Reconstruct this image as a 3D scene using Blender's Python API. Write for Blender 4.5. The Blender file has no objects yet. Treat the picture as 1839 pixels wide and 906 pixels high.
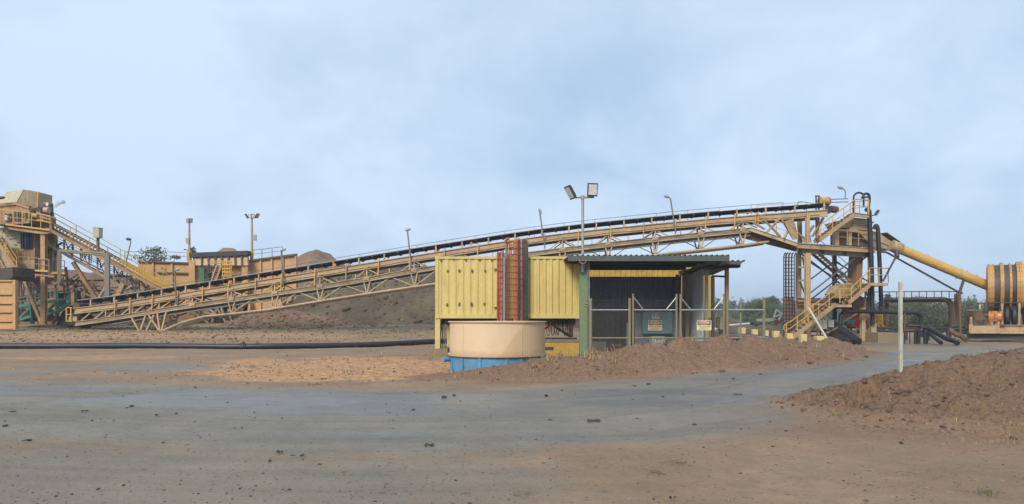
import bpy, bmesh, math, random
import numpy as np
from mathutils import Vector, Matrix
random.seed(7)
SC = bpy.context.scene
COL = SC.collection
F = 1200.0; CX = 919.5; HY = 570.0; EYE = 1.65

def V(*a): return Vector(a)
def P(px, py, Y):            # measured picture position at a known distance -> place in metres
    return Vector(((px-CX)/F*Y, Y, EYE+(HY-py)/F*Y))
def X(px, Y): return (px-CX)/F*Y
def Z(py, Y): return EYE+(HY-py)/F*Y

# ------------------------------------------------------------------ noise
def _h(ix, iy, s):
    n = (ix*374761393 + iy*668265263 + s*974711) & 0xffffffff
    n = ((n ^ (n >> 13))*1274126177) & 0xffffffff
    n = n ^ (n >> 16)
    return (n & 0xffff)/65535.0
def vn(x, y, s=0):
    x = np.asarray(x, float); y = np.asarray(y, float)
    ix = np.floor(x).astype(np.int64); iy = np.floor(y).astype(np.int64)
    fx = x-ix; fy = y-iy
    fx = fx*fx*fx*(fx*(fx*6-15)+10); fy = fy*fy*fy*(fy*(fy*6-15)+10)
    a = _h(ix, iy, s); b = _h(ix+1, iy, s); c = _h(ix, iy+1, s); d = _h(ix+1, iy+1, s)
    return (a*(1-fx)+b*fx)*(1-fy)+(c*(1-fx)+d*fx)*fy
def fbm(x, y, o=4, s=0, g=0.5):
    t = 0; a = 1; n = 0
    for i in range(o):
        t = t + a*(vn(x*2**i+17.3*i, y*2**i-9.1*i, s+i)-0.5); n += a; a *= g
    return t/n*2
def sst(a, b, x):
    t = np.clip((np.asarray(x, float)-a)/(b-a), 0, 1); return t*t*(3-2*t)

# ------------------------------------------------------------------ materials
MATS = {}
def _nt(name):
    m = bpy.data.materials.new(name); m.use_nodes = True
    nt = m.node_tree; nt.nodes.clear()
    out = nt.nodes.new('ShaderNodeOutputMaterial'); b = nt.nodes.new('ShaderNodeBsdfPrincipled')
    nt.links.new(b.outputs[0], out.inputs[0])
    return m, nt, b
def N(nt, typ, **kw):
    n = nt.nodes.new(typ)
    for k, v in kw.items():
        if k in n.inputs: n.inputs[k].default_value = v
        else: setattr(n, k, v)
    return n
def ramp(nt, src, lo, hi, c0=(0,0,0,1), c1=(1,1,1,1)):
    r = nt.nodes.new('ShaderNodeValToRGB'); e = r.color_ramp.elements
    e[0].position = lo; e[1].position = hi; e[0].color = c0; e[1].color = c1
    nt.links.new(src, r.inputs[0]); return r.outputs[0]
def mix(nt, fac, a, b, mode='MIX'):
    n = nt.nodes.new('ShaderNodeMix'); n.data_type = 'RGBA'; n.blend_type = mode
    for s, v in ((0, fac), (6, a), (7, b)):
        if hasattr(v, 'links'): nt.links.new(v, n.inputs[s])
        elif s == 0: n.inputs[0].default_value = v
        else: n.inputs[s].default_value = tuple(v)+((1,) if len(v) == 3 else ())
    return n.outputs[2]
def mth(nt, op, a, b=None, clamp=False):
    n = nt.nodes.new('ShaderNodeMath'); n.operation = op; n.use_clamp = clamp
    for i, v in enumerate((a, b)):
        if v is None: continue
        if hasattr(v, 'links'): nt.links.new(v, n.inputs[i])
        else: n.inputs[i].default_value = v
    return n.outputs[0]
def paint(name, c, rust=0.3, dirt=0.4, rough=0.55, rustc=(0.16, 0.065, 0.03), dirtc=(0.20, 0.13, 0.08), sc=1.0, metal=0.0, bump=0.15, var=.15):
    """weathered painted steel: broad dirt, vertical streaks, flecks of rust"""
    if name in MATS: return MATS[name]
    m, nt, b = _nt(name)
    tc = N(nt, 'ShaderNodeTexCoord')
    mp = N(nt, 'ShaderNodeMapping'); mp.inputs['Scale'].default_value = (3*sc, 3*sc, 0.35*sc)
    nt.links.new(tc.outputs['Object'], mp.inputs['Vector'])
    big = N(nt, 'ShaderNodeTexNoise', Scale=0.8*sc, Detail=6.0, Roughness=0.65); nt.links.new(tc.outputs['Object'], big.inputs['Vector'])
    strk = N(nt, 'ShaderNodeTexNoise', Scale=2.0, Detail=5.0, Roughness=0.7); nt.links.new(mp.outputs[0], strk.inputs['Vector'])
    fine = N(nt, 'ShaderNodeTexNoise', Scale=9*sc, Detail=5.0, Roughness=0.7); nt.links.new(tc.outputs['Object'], fine.inputs['Vector'])
    light = tuple(min(1, v*(1+var*.9)) for v in c); dark = tuple(v*(1-var*1.5) for v in c)
    col = mix(nt, ramp(nt, fine.outputs[0], .35, .7), dark, light)
    d = mth(nt, 'MULTIPLY', ramp(nt, big.outputs[0], .42, .68), dirt)
    col = mix(nt, d, col, dirtc)
    s = mth(nt, 'MULTIPLY', ramp(nt, strk.outputs[0], .55, .75), rust)
    col = mix(nt, s, col, rustc)
    f2 = mth(nt, 'MULTIPLY', ramp(nt, fine.outputs[0], .66, .72), min(1, rust*1.6))
    col = mix(nt, f2, col, tuple(v*0.7 for v in rustc))
    nt.links.new(col, b.inputs['Base Color'])
    r = mth(nt, 'ADD', mth(nt, 'MULTIPLY', fine.outputs[0], 0.3), rough-0.15, True); nt.links.new(r, b.inputs['Roughness'])
    b.inputs['Metallic'].default_value = metal
    bp = N(nt, 'ShaderNodeBump', Strength=bump, Distance=0.02); nt.links.new(fine.outputs[0], bp.inputs['Height'])
    nt.links.new(bp.outputs[0], b.inputs['Normal'])
    MATS[name] = m; return m

BEIGE = paint('beige_steel', (0.46, 0.325, 0.18), .65, .55, dirtc=(0.22, 0.145, 0.085))
BEIGEO = paint('ochre_beige_steel', (0.44, 0.265, 0.12), .6, .55, dirtc=(0.17, 0.095, 0.05))
BEIGE2 = paint('dusty_beige_steel', (0.44, 0.335, 0.21), .4, .62, dirtc=(0.17, 0.12, 0.075))
RCREAM = paint('rust_streaked_cream', (0.45, 0.34, 0.20), .9, .5, .6, rustc=(.26, .11, .05))
TAN = paint('tan_wall_steel', (0.54, 0.31, 0.125), .35, .35)
YEL = paint('safety_yellow', (0.60, 0.37, 0.09), .25, .25)
YELB = paint('bright_yellow', (0.62, 0.36, 0.03), .25, .2)
YCON = paint('container_yellow', (0.57, 0.45, 0.16), .30, .25, .6, sc=.8, var=.06, dirtc=(0.30, 0.22, 0.07))
YCON2 = paint('ochre_container', (0.46, 0.29, 0.05), .25, .3, .6, dirtc=(0.2, 0.12, 0.03))
DKST = paint('dark_steel', (0.035, 0.033, 0.032), .35, .3, .5, dirtc=(0.10, 0.075, 0.05))
BROWN = paint('brown_rusty_steel', (0.105, 0.062, 0.038), .5, .4, .7)
RUST = paint('rust_red_steel', (0.20, 0.085, 0.04), .5, .4, .75)
ORUST = paint('orange_rust_chute', (0.30, 0.16, 0.075), .7, .5, .7)
GALV = paint('galvanised_steel', (0.36, 0.37, 0.37), .12, .25, .42, metal=.35)
LGALV = paint('weathered_galvanised_post', (0.21, 0.19, 0.12), .35, .4, .6)
GREY = paint('grey_steel', (0.17, 0.165, 0.15), .25, .3, .55)
TEAL = paint('teal_green_steel', (0.035, 0.20, 0.15), .3, .5, .55)
GREENP = paint('pale_green_post', (0.14, 0.22, 0.115), .2, .3, .6)
GREENC = paint('green_cabinet_paint', (0.025, 0.15, 0.055), .2, .2, .5)
ROOFM = paint('grey_green_sheet', (0.085, 0.105, 0.095), .15, .2, .45, metal=.2)
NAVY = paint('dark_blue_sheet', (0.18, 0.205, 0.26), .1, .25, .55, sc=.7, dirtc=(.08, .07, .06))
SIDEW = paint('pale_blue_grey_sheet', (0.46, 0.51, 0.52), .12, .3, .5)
TANKM = paint('tank_beige', (0.64, 0.48, 0.31), .06, .22, .5, sc=.35, dirtc=(.50, .34, .19), var=.03)
def _tank_stain():     # damp rust-brown stain with a slanting edge on the lower right of the tank, and splashed mud at its foot
    nt = TANKM.node_tree; b = next(n for n in nt.nodes if n.type == 'BSDF_PRINCIPLED'); src = b.inputs['Base Color'].links[0].from_socket
    tc = next(n for n in nt.nodes if n.type == 'TEX_COORD'); sp = N(nt, 'ShaderNodeSeparateXYZ'); nt.links.new(tc.outputs['Object'], sp.inputs[0])
    nz = N(nt, 'ShaderNodeTexNoise', Scale=3.0, Detail=5.0); nt.links.new(tc.outputs['Object'], nz.inputs['Vector'])
    e = mth(nt, 'SUBTRACT', mth(nt, 'MULTIPLY', mth(nt, 'SUBTRACT', sp.outputs[0], .05), 1.3), mth(nt, 'SUBTRACT', sp.outputs[2], .62))
    e = mth(nt, 'ADD', e, mth(nt, 'MULTIPLY', mth(nt, 'SUBTRACT', nz.outputs[0], .5), .35))
    col = mix(nt, mth(nt, 'MULTIPLY', ramp(nt, e, .0, .10), .55), src, (0.50, 0.33, 0.17))
    lo = mth(nt, 'SUBTRACT', sp.outputs[2], mth(nt, 'MULTIPLY', nz.outputs[0], .22))
    col = mix(nt, mth(nt, 'MULTIPLY', ramp(nt, lo, .55, .68, (1, 1, 1, 1), (0, 0, 0, 1)), .5), col, (0.33, 0.22, 0.13))
    nt.links.new(col, b.inputs['Base Color'])
_tank_stain()
BLUE = paint('tank_blue', (0.10, 0.29, 0.49), .4, .45, .45, dirtc=(.12, .12, .09))
TRANS = paint('transformer_green', (0.10, 0.20, 0.215), .1, .2, .4)
LGREY = paint('light_grey_box', (0.30, 0.33, 0.33), .15, .2, .5)
CREAM = paint('cream_box', (0.42, 0.42, 0.30), .2, .3, .5)
BLOCK = paint('pale_yellow_concrete', (0.60, 0.48, 0.22), .15, .35, .8)
CONC = paint('stained_concrete', (0.24, 0.19, 0.12), .3, .5, .85)
ORANGE = paint('motor_orange', (0.58, 0.20, 0.04), .4, .35, .4)
RUBBER = paint('black_rubber', (0.022, 0.022, 0.025), .05, .3, .6, dirtc=(.07, .055, .04))
PIPEB = paint('black_poly_pipe', (0.013, 0.015, 0.021), .05, .15, .48, dirtc=(.05, .045, .04), bump=.05)
PURP = paint('purple_brown_liner', (0.036, 0.025, 0.032), .2, .3, .6)
REDP = paint('red_painted_steel', (0.42, 0.05, 0.03), .3, .3, .5)
POSTM = paint('post_cream', (0.45, 0.455, 0.39), .12, .45, .6)
WHITEP = paint('white_painted', (0.68, 0.68, 0.62), .08, .25, .55)
CREAMP = paint('cream_drum', (0.45, 0.40, 0.28), .3, .4, .6)
DRUMY = paint('drum_yellow', (0.52, 0.29, 0.065), .55, .6, .55)
CHUTEP = paint('yellow_chute_pipe', (0.56, 0.35, 0.10), .25, .25, .45)
CABO = paint('orange_cable', (0.46, 0.115, 0.04), .1, .15, .5)
CABR = paint('red_cable', (0.30, 0.045, 0.035), .1, .25, .5)
CABK = paint('black_cable', (0.02, 0.02, 0.022), .0, .25, .5)
CABP = paint('pink_cable', (0.45, 0.25, 0.21), .1, .3, .55)
LAMPB = paint('lamp_housing', (0.03, 0.033, 0.04), .05, .1, .4)
TARP = paint('navy_tarpaulin', (0.012, 0.018, 0.045), .0, .15, .6)
SIGNW = paint('sign_white', (0.74, 0.74, 0.70), .03, .1, .5)
SIGNR = paint('sign_red', (0.62, 0.06, 0.035), .02, .1, .5)
SIGNY = paint('sign_yellow', (0.70, 0.62, 0.25), .02, .1, .5)
SIGNK = paint('sign_black', (0.02, 0.02, 0.022), .0, .1, .5)
LENS = paint('lamp_lens', (0.62, 0.63, 0.62), .0, .1, .15)
BARK = paint('bark', (0.16, 0.125, 0.095), .2, .4, .9)
DRED = paint('dull_red', (0.34, 0.05, 0.045), .2, .2, .6)

def leafmat(name, c1, c2):
    m, nt, b = _nt(name)
    tc = N(nt, 'ShaderNodeTexCoord'); n = N(nt, 'ShaderNodeTexNoise', Scale=0.55, Detail=4.0)
    nt.links.new(tc.outputs['Object'], n.inputs['Vector'])
    n2 = N(nt, 'ShaderNodeTexNoise', Scale=7.0, Detail=2.0); nt.links.new(tc.outputs['Object'], n2.inputs['Vector'])
    f = mth(nt, 'ADD', mth(nt, 'MULTIPLY', n.outputs[0], .6), mth(nt, 'MULTIPLY', n2.outputs[0], .4))
    nt.links.new(mix(nt, ramp(nt, f, .35, .65), c1, c2), b.inputs['Base Color'])
    b.inputs['Roughness'].default_value = .6
    return m
LEAF1 = leafmat('gum_leaf', (0.035, 0.055, 0.022), (0.085, 0.11, 0.05))
LEAF2 = leafmat('bright_leaf', (0.05, 0.085, 0.028), (0.12, 0.16, 0.06))
LEAF3 = leafmat('dark_leaf', (0.022, 0.038, 0.02), (0.05, 0.075, 0.035))
LEAF4 = leafmat('olive_leaf', (0.05, 0.065, 0.025), (0.12, 0.13, 0.055))
DRYG = leafmat('dry_grass_blade', (0.22, 0.155, 0.065), (0.40, 0.30, 0.15))
WEED = leafmat('weed_leaf', (0.07, 0.12, 0.025), (0.17, 0.23, 0.06))

def ground_mat():
    m, nt, b = _nt('ground_dirt')
    geo = N(nt, 'ShaderNodeNewGeometry'); pos = geo.outputs['Position']
    a1 = N(nt, 'ShaderNodeAttribute', attribute_name='mask'); a2 = N(nt, 'ShaderNodeAttribute', attribute_name='mask2')
    s1 = N(nt, 'ShaderNodeSeparateColor'); nt.links.new(a1.outputs['Color'], s1.inputs[0])
    s2 = N(nt, 'ShaderNodeSeparateColor'); nt.links.new(a2.outputs['Color'], s2.inputs[0])
    road, wet, clay = s1.outputs; skirt_ = a1.outputs['Alpha']; mound, dry, green = s2.outputs
    def nz(sc, det, ro=.6):
        n = N(nt, 'ShaderNodeTexNoise', Scale=sc, Detail=det, Roughness=ro); nt.links.new(pos, n.inputs['Vector']); return n.outputs[0]
    n1 = nz(.5, 8., .7); n2 = nz(4., 8., .72); n3 = nz(15., 6., .75); n4 = nz(60., 3.)
    vo = N(nt, 'ShaderNodeTexVoronoi', Scale=26.0, Randomness=1.0); nt.links.new(pos, vo.inputs['Vector'])
    def e(fac, k=.5, w=.18):   # ragged edge: attribute mask broken up by noise
        t = mth(nt, 'ADD', fac, mth(nt, 'MULTIPLY', mth(nt, 'SUBTRACT', n2, .5), .9))
        return ramp(nt, t, k-w, k+w)
    dirt = mix(nt, ramp(nt, n1, .35, .65), (0.215, 0.138, 0.078), (0.310, 0.210, 0.128))
    dirt = mix(nt, mth(nt, 'MULTIPLY', ramp(nt, n2, .4, .7), .6), dirt, (0.130, 0.088, 0.050))
    rd = mix(nt, ramp(nt, n1, .38, .62), (0.160, 0.150, 0.126), (0.215, 0.190, 0.150))
    rd = mix(nt, mth(nt, 'MULTIPLY', ramp(nt, n2, .5, .72), .5), rd, (0.245, 0.195, 0.135))
    col = mix(nt, e(road, .5, .3), dirt, rd)
    cl = mix(nt, ramp(nt, n2, .40, .60), (0.56, 0.30, 0.135), (0.25, 0.14, 0.07))
    col = mix(nt, e(clay, .52, .2), col, cl)
    col = mix(nt, mth(nt, 'MULTIPLY', e(skirt_, .5, .3), .8), col, (0.29, 0.168, 0.095))
    md = mix(nt, ramp(nt, n2, .35, .7), (0.132, 0.071, 0.036), (0.205, 0.118, 0.063))
    md = mix(nt, mth(nt, 'MULTIPLY', skirt_, .5), md, (0.31, 0.175, 0.092))
    md = mix(nt, mth(nt, 'MULTIPLY', ramp(nt, n3, .42, .66), .85), md, (0.062, 0.038, 0.025))
    col = mix(nt, mound, col, md)
    col = mix(nt, mth(nt, 'MULTIPLY', e(dry, .55, .2), .75), col, (0.27, 0.19, 0.10))
    col = mix(nt, mth(nt, 'MULTIPLY', e(green, .6, .2), .75), col, (0.13, 0.14, 0.045))
    tk = mth(nt, 'MULTIPLY', ramp(nt, mth(nt, 'ADD', a2.outputs['Alpha'], mth(nt, 'MULTIPLY', mth(nt, 'SUBTRACT', n2, .5), .5)), .45, .75), mth(nt, 'ADD', mth(nt, 'MULTIPLY', road, .22), .06))
    col = mix(nt, tk, col, (0.078, 0.066, 0.054))
    w = e(wet, .55, .38)
    col = mix(nt, mth(nt, 'MULTIPLY', w, .55), col, (0.075, 0.076, 0.080))
    # grit: pale and dark specks
    col = mix(nt, mth(nt, 'MULTIPLY', ramp(nt, n4, .56, .68), .45), col, (0.34, 0.28, 0.22))
    col = mix(nt, mth(nt, 'MULTIPLY', ramp(nt, n3, .57, .68), .65), col, (0.055, 0.042, 0.034))
    # half-buried pebbles and crumbs of mixed size and tone
    for scv, lo_, hi_, thr in ((5.0, .10, .15, .72), (13.0, .17, .25, .62)):
        vv = N(nt, 'ShaderNodeTexVoronoi', Scale=scv, Randomness=1.0); nt.links.new(pos, vv.inputs['Vector'])
        sp = N(nt, 'ShaderNodeSeparateColor'); nt.links.new(vv.outputs['Color'], sp.inputs[0])
        rad_ = mth(nt, 'ADD', vv.outputs['Distance'], mth(nt, 'MULTIPLY', mth(nt, 'SUBTRACT', n3, .5), .25))
        mk_ = mth(nt, 'MULTIPLY', ramp(nt, rad_, lo_, hi_, (1, 1, 1, 1), (0, 0, 0, 1)), mth(nt, 'GREATER_THAN', sp.outputs[0], thr))
        pc = mix(nt, ramp(nt, sp.outputs[1], .55, .8), (0.045, 0.038, 0.034), (0.27, 0.21, 0.16))
        col = mix(nt, mth(nt, 'MULTIPLY', mk_, .8), col, pc)
    nt.links.new(col, b.inputs['Base Color'])
    r = mth(nt, 'SUBTRACT', .88, mth(nt, 'MULTIPLY', w, .42))
    r = mth(nt, 'SUBTRACT', r, mth(nt, 'MULTIPLY', mth(nt, 'MULTIPLY', e(road, .5, .3), ramp(nt, n1, .3, .7)), .22), True)
    nt.links.new(r, b.inputs['Roughness'])
    hgt = mth(nt, 'ADD', mth(nt, 'MULTIPLY', n3, .5), mth(nt, 'MULTIPLY', n2, 1.0))
    hgt = mth(nt, 'ADD', hgt, mth(nt, 'MULTIPLY', n4, .15))
    st = mth(nt, 'SUBTRACT', .62, mth(nt, 'MULTIPLY', w, .45)); st = mth(nt, 'ADD', st, mth(nt, 'MULTIPLY', mound, .25), True)
    bp = N(nt, 'ShaderNodeBump', Distance=0.05); nt.links.new(hgt, bp.inputs['Height']); nt.links.new(st, bp.inputs['Strength'])
    nt.links.new(bp.outputs[0], b.inputs['Normal'])
    return m
def soil(name, c1, c2, c3, big=.8, moss=0.0):
    m, nt, b = _nt(name)
    geo = N(nt, 'ShaderNodeNewGeometry'); pos = geo.outputs['Position']
    def nz(sc, det, ro=.65):
        n = N(nt, 'ShaderNodeTexNoise', Scale=sc, Detail=det, Roughness=ro); nt.links.new(pos, n.inputs['Vector']); return n.outputs[0]
    n1 = nz(big*.35, 7.); n2 = nz(big*3, 7.); n3 = nz(14., 4.)
    col = mix(nt, ramp(nt, n1, .4, .6), c1, c2)
    col = mix(nt, mth(nt, 'MULTIPLY', ramp(nt, n2, .45, .68), .8), col, c3)
    col = mix(nt, mth(nt, 'MULTIPLY', ramp(nt, n3, .62, .70), .6), col, tuple(v*2.2 for v in c2))
    if moss: col = mix(nt, mth(nt, 'MULTIPLY', ramp(nt, mth(nt, 'ADD', mth(nt, 'MULTIPLY', n1, .5), mth(nt, 'MULTIPLY', n2, .5)), .50, .60), moss), col, (0.115, 0.115, 0.045))
    nt.links.new(col, b.inputs['Base Color']); b.inputs['Roughness'].default_value = .95
    bp = N(nt, 'ShaderNodeBump', Strength=.8, Distance=.15); nt.links.new(mth(nt, 'ADD', n2, mth(nt, 'MULTIPLY', n3, .4)), bp.inputs['Height'])
    nt.links.new(bp.outputs[0], b.inputs['Normal'])
    return m
GROUND = ground_mat()
SPOIL = soil('spoil_soil', (0.088, 0.064, 0.041), (0.140, 0.102, 0.063), (0.048, 0.037, 0.025), .8, .55)
SPOIL2 = soil('brown_spoil', (0.17, 0.105, 0.065), (0.22, 0.14, 0.09), (0.10, 0.06, 0.04))
SPOIL3 = soil('tan_spoil', (0.185, 0.125, 0.08), (0.25, 0.17, 0.11), (0.12, 0.08, 0.052))
ROCKM = soil('rock', (0.055, 0.05, 0.05), (0.10, 0.09, 0.085), (0.03, 0.03, 0.032), 6)
ROCKT = soil('tan_rock', (0.27, 0.20, 0.15), (0.33, 0.27, 0.21), (0.18, 0.13, 0.10), 6)
CLOD = soil('clod', (0.15, 0.09, 0.058), (0.20, 0.125, 0.082), (0.09, 0.055, 0.038), 6)

# ------------------------------------------------------------------ mesh building
ORG = {}
ALLLAB = []
class MB:
    def __init__(s): s.v = []; s.f = []
    def add(s, vs, fs):
        o = len(s.v); s.v += [tuple(v) for v in vs]; s.f += [tuple(i+o for i in f) for f in fs]; return s
    def box(s, c, size, rot=None):
        c = Vector(c); hx, hy, hz = (t/2 for t in size)
        vs = [Vector((sx*hx, sy*hy, sz*hz)) for sz in (-1, 1) for sy in (-1, 1) for sx in (-1, 1)]
        if rot is not None: vs = [rot @ v for v in vs]
        return s.add([v+c for v in vs], [(0, 2, 3, 1), (4, 5, 7, 6), (0, 1, 5, 4), (2, 6, 7, 3), (0, 4, 6, 2), (1, 3, 7, 5)])
    def b2(s, a, b):        # box between two corners
        a = Vector(a); b = Vector(b)
        return s.box((a+b)/2, tuple(abs(b[i]-a[i]) for i in range(3)))
    def b2s(s, a, b):       # two corners sighted at different distances: square box from the nearer plane back to the farther
        a = Vector(a); b = Vector(b); yn, yf = min(a.y, b.y), max(a.y, b.y)
        def n(p): return Vector((p.x/p.y*yn, 0, EYE+(p.z-EYE)/p.y*yn))
        a2, b2_ = n(a), n(b); a2.y = yn; b2_.y = yf
        return s.b2(a2, b2_)
    def sweep(s, path, prof, closed=True, side=None):
        path = [Vector(p) for p in path]; n = len(prof); rings = []
        for i, p in enumerate(path):
            d = (path[min(i+1, len(path)-1)]-path[max(i-1, 0)]).normalized()
            sd = side
            if sd is None:
                sd = d.cross(Vector((0, 0, 1)))
                if sd.length < .05: sd = Vector((1, 0, 0))
            sd = (sd-d*sd.dot(d)).normalized(); up = sd.cross(d).normalized()
            rings.append([p+sd*a+up*b for a, b in prof])
        vs = [v for r in rings for v in r]; fs = []
        for i in range(len(path)-1):
            for j in range(n if closed else n-1):
                k = (j+1) % n
                fs.append((i*n+j, i*n+k, (i+1)*n+k, (i+1)*n+j))
        if closed: fs.append(tuple(range(n-1, -1, -1))); fs.append(tuple((len(path)-1)*n+j for j in range(n)))
        return s.add(vs, fs)
    def bar(s, p, q, w, h=None, side=None):
        h = h or w
        return s.sweep([p, q], [(-w/2, -h/2), (w/2, -h/2), (w/2, h/2), (-w/2, h/2)], side=side)
    def ib(s, path, w, h, t=None, side=None):   # I-section
        t = t or h*.1; a = w/2; b = h/2; c = min(w*.12, .02)
        return s.sweep(path, [(-a, -b), (a, -b), (a, -b+t), (c, -b+t), (c, b-t), (a, b-t), (a, b), (-a, b), (-a, b-t), (-c, b-t), (-c, -b+t), (-a, -b+t)], side=side)
    def tube(s, path, r, n=8):
        path = [Vector(p) for p in path]
        d0 = (path[-1]-path[0]); ref = Vector((0, 0, 1))
        if abs(d0.normalized().z) > .8: ref = Vector((0, 1, 0))
        prev = None; rings = []; m = len(path)
        for i, p in enumerate(path):
            d = (path[min(i+1, m-1)]-path[max(i-1, 0)]).normalized()
            if prev is None:
                a = d.cross(ref)
                if a.length < .01: a = d.cross(Vector((1, 0, 0)))
            else: a = prev-d*prev.dot(d)
            a.normalize(); prev = a; b = d.cross(a)
            rr = r[i] if isinstance(r, (list, tuple)) else r
            rings.append([p+(a*math.cos(2*math.pi*k/n)+b*math.sin(2*math.pi*k/n))*rr for k in range(n)])
        fs = []
        for i in range(m-1):
            for j in range(n):
                k = (j+1) % n; fs.append((i*n+j, (i+1)*n+j, (i+1)*n+k, i*n+k))
        fs.append(tuple(range(n))); fs.append(tuple((m-1)*n+j for j in range(n-1, -1, -1)))
        return s.add([v for r_ in rings for v in r_], fs)
    def prism(s, poly, d):   # polygon (3D points) pushed along vector d
        poly = [Vector(p) for p in poly]; d = Vector(d); n = len(poly)
        fs = [tuple(range(n)), tuple(2*n-1-i for i in range(n))]
        for i in range(n):
            k = (i+1) % n; fs.append((i, n+i, n+k, k))
        return s.add(poly+[p+d for p in poly], fs)
    def lathe(s, c, axis, prof, n=32, cap=True):   # prof: (along axis, radius)
        c = Vector(c); ax = Vector(axis).normalized()
        a = ax.cross(Vector((0, 0, 1)));
        if a.length < .01: a = Vector((1, 0, 0))
        a.normalize(); b = ax.cross(a); vs = []; fs = []
        for t, r in prof:
            for k in range(n):
                th = 2*math.pi*k/n; vs.append(c+ax*t+(a*math.cos(th)+b*math.sin(th))*r)
        for i in range(len(prof)-1):
            for j in range(n):
                k = (j+1) % n; fs.append((i*n+j, i*n+k, (i+1)*n+k, (i+1)*n+j))
        if cap: fs.append(tuple(range(n-1, -1, -1))); fs.append(tuple((len(prof)-1)*n+j for j in range(n)))
        return s.add(vs, fs)
    def build(s, name, mat, parent=None, smooth=False, bevel=0):
        o0 = ORG.get(parent.name, Vector((0, 0, 0))) if parent else Vector((0, 0, 0))
        me = bpy.data.meshes.new(name)
        me.from_pydata([(v[0]-o0[0], v[1]-o0[1], v[2]-o0[2]) for v in s.v], [], s.f)
        bm = bmesh.new(); bm.from_mesh(me); bmesh.ops.recalc_face_normals(bm, faces=bm.faces)
        if bevel: bmesh.ops.bevel(bm, geom=[e for e in bm.edges if e.calc_face_angle(0) > .6], offset=bevel, segments=1, affect='EDGES', clamp_overlap=True)
        bm.to_mesh(me); bm.free()
        if smooth:
            for p in me.polygons: p.use_smooth = True
            try: me.set_sharp_from_angle(angle=math.radians(38))
            except Exception: pass
        me.materials.append(mat)
        o = bpy.data.objects.new(name, me); COL.objects.link(o)
        if parent: o.parent = parent; ORG[o.name] = o0
        return o
def thing(name, label, cat, loc, group=None):
    o = bpy.data.objects.new(name, None); COL.objects.link(o); o.empty_display_size = .2
    o.location = loc; o['label'] = label; o['category'] = cat
    if group: o['group'] = group
    ORG[o.name] = Vector(loc); return o
def tag(o, label=None, cat=None, group=None, kind=None):
    if label: o['label'] = label
    if cat: o['category'] = cat
    if group: o['group'] = group
    if kind: o['kind'] = kind
    return o
def solo(mb, name, mat, label, cat, group=None, smooth=False):
    """one-mesh thing with its origin at its own base"""
    vs = np.array(mb.v); c = Vector((float(vs[:, 0].mean()), float(vs[:, 1].mean()), float(vs[:, 2].min())))
    mb.v = [(v[0]-c.x, v[1]-c.y, v[2]-c.z) for v in mb.v]
    o = mb.build(name, mat, None, smooth); o.location = c
    return tag(o, label, cat, group)
def copy_tree(o, loc=None, parent=None):
    c = o.copy(); COL.objects.link(c)
    if parent: c.parent = parent
    if loc is not None: c.location = loc
    for ch in list(o.children): copy_tree(ch, None, c)
    return c
def bar(par, name, p, q, w, h=None, mat=BEIGE, side=None): return MB().bar(p, q, w, h, side).build(name, mat, par)
def ibar(par, name, p, q, w, h, mat=BEIGE, side=None): return MB().ib([p, q], w, h, None, side).build(name, mat, par)
def pipe(par, name, pts, r, mat=DKST, n=8): return MB().tube(pts, r, n).build(name, mat, par, True)
def bend(pts, rad=.3, k=5):
    """round the corners of a polyline"""
    pts = [Vector(p) for p in pts]; out = [pts[0]]
    for i in range(1, len(pts)-1):
        a, b, c = pts[i-1], pts[i], pts[i+1]
        r = min(rad, (a-b).length*.48, (c-b).length*.48)
        s = b+(a-b).normalized()*r; e = b+(c-b).normalized()*r
        for j in range(k+1):
            t = j/k; out.append(s*(1-t)**2+b*2*t*(1-t)+e*t*t)
    out.append(pts[-1]); return out
def samp(path, d):
    """points every d metres along a path"""
    path = [Vector(p) for p in path]; out = [path[0].copy()]; acc = 0
    L = [(path[i+1]-path[i]).length for i in range(len(path)-1)]; tot = sum(L); n = max(1, round(tot/d)); st = tot/n
    for k in range(1, n+1):
        t = k*st; i = 0
        while i < len(L)-1 and t > L[i]: t -= L[i]; i += 1
        out.append(path[i].lerp(path[i+1], min(1, t/max(L[i], 1e-6))))
    return out
def handrail(par, path, h=1.05, d=1.5, mat=YEL, r=.022, mid=True, posts=True):
    """rails as one part, each post a sub-part"""
    up = Vector((0, 0, h)); m = MB()
    m.tube([p+up for p in map(Vector, path)], r, 6)
    if mid: m.tube([p+up*.55 for p in map(Vector, path)], r*.8, 6)
    o = m.build('handrail', mat, par, True)
    if posts:
        for p in samp(path, d): MB().tube([p, p+up], r*1.1, 6).build('post', mat, o, True)
    return o
def stair(par, a, b, wid, n, mat=BEIGE, sh=.24, treadm=None):
    """a = bottom, b = top of the near stringer; wid = vector to the far stringer"""
    a, b, wid = Vector(a), Vector(b), Vector(wid)
    for k in (0, 1):
        MB().bar(a+wid*k, b+wid*k, .06, sh).build('stringer', mat, par)
    run = Vector((b.x-a.x, b.y-a.y, 0)).normalized()
    for i in range(n):
        c = a.lerp(b, (i+.6)/n)+wid*.5+Vector((0, 0, .13))
        m = MB().bar(c-wid*.48, c+wid*.48, .24, .035)
        m.build('tread', treadm or mat, par)
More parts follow.
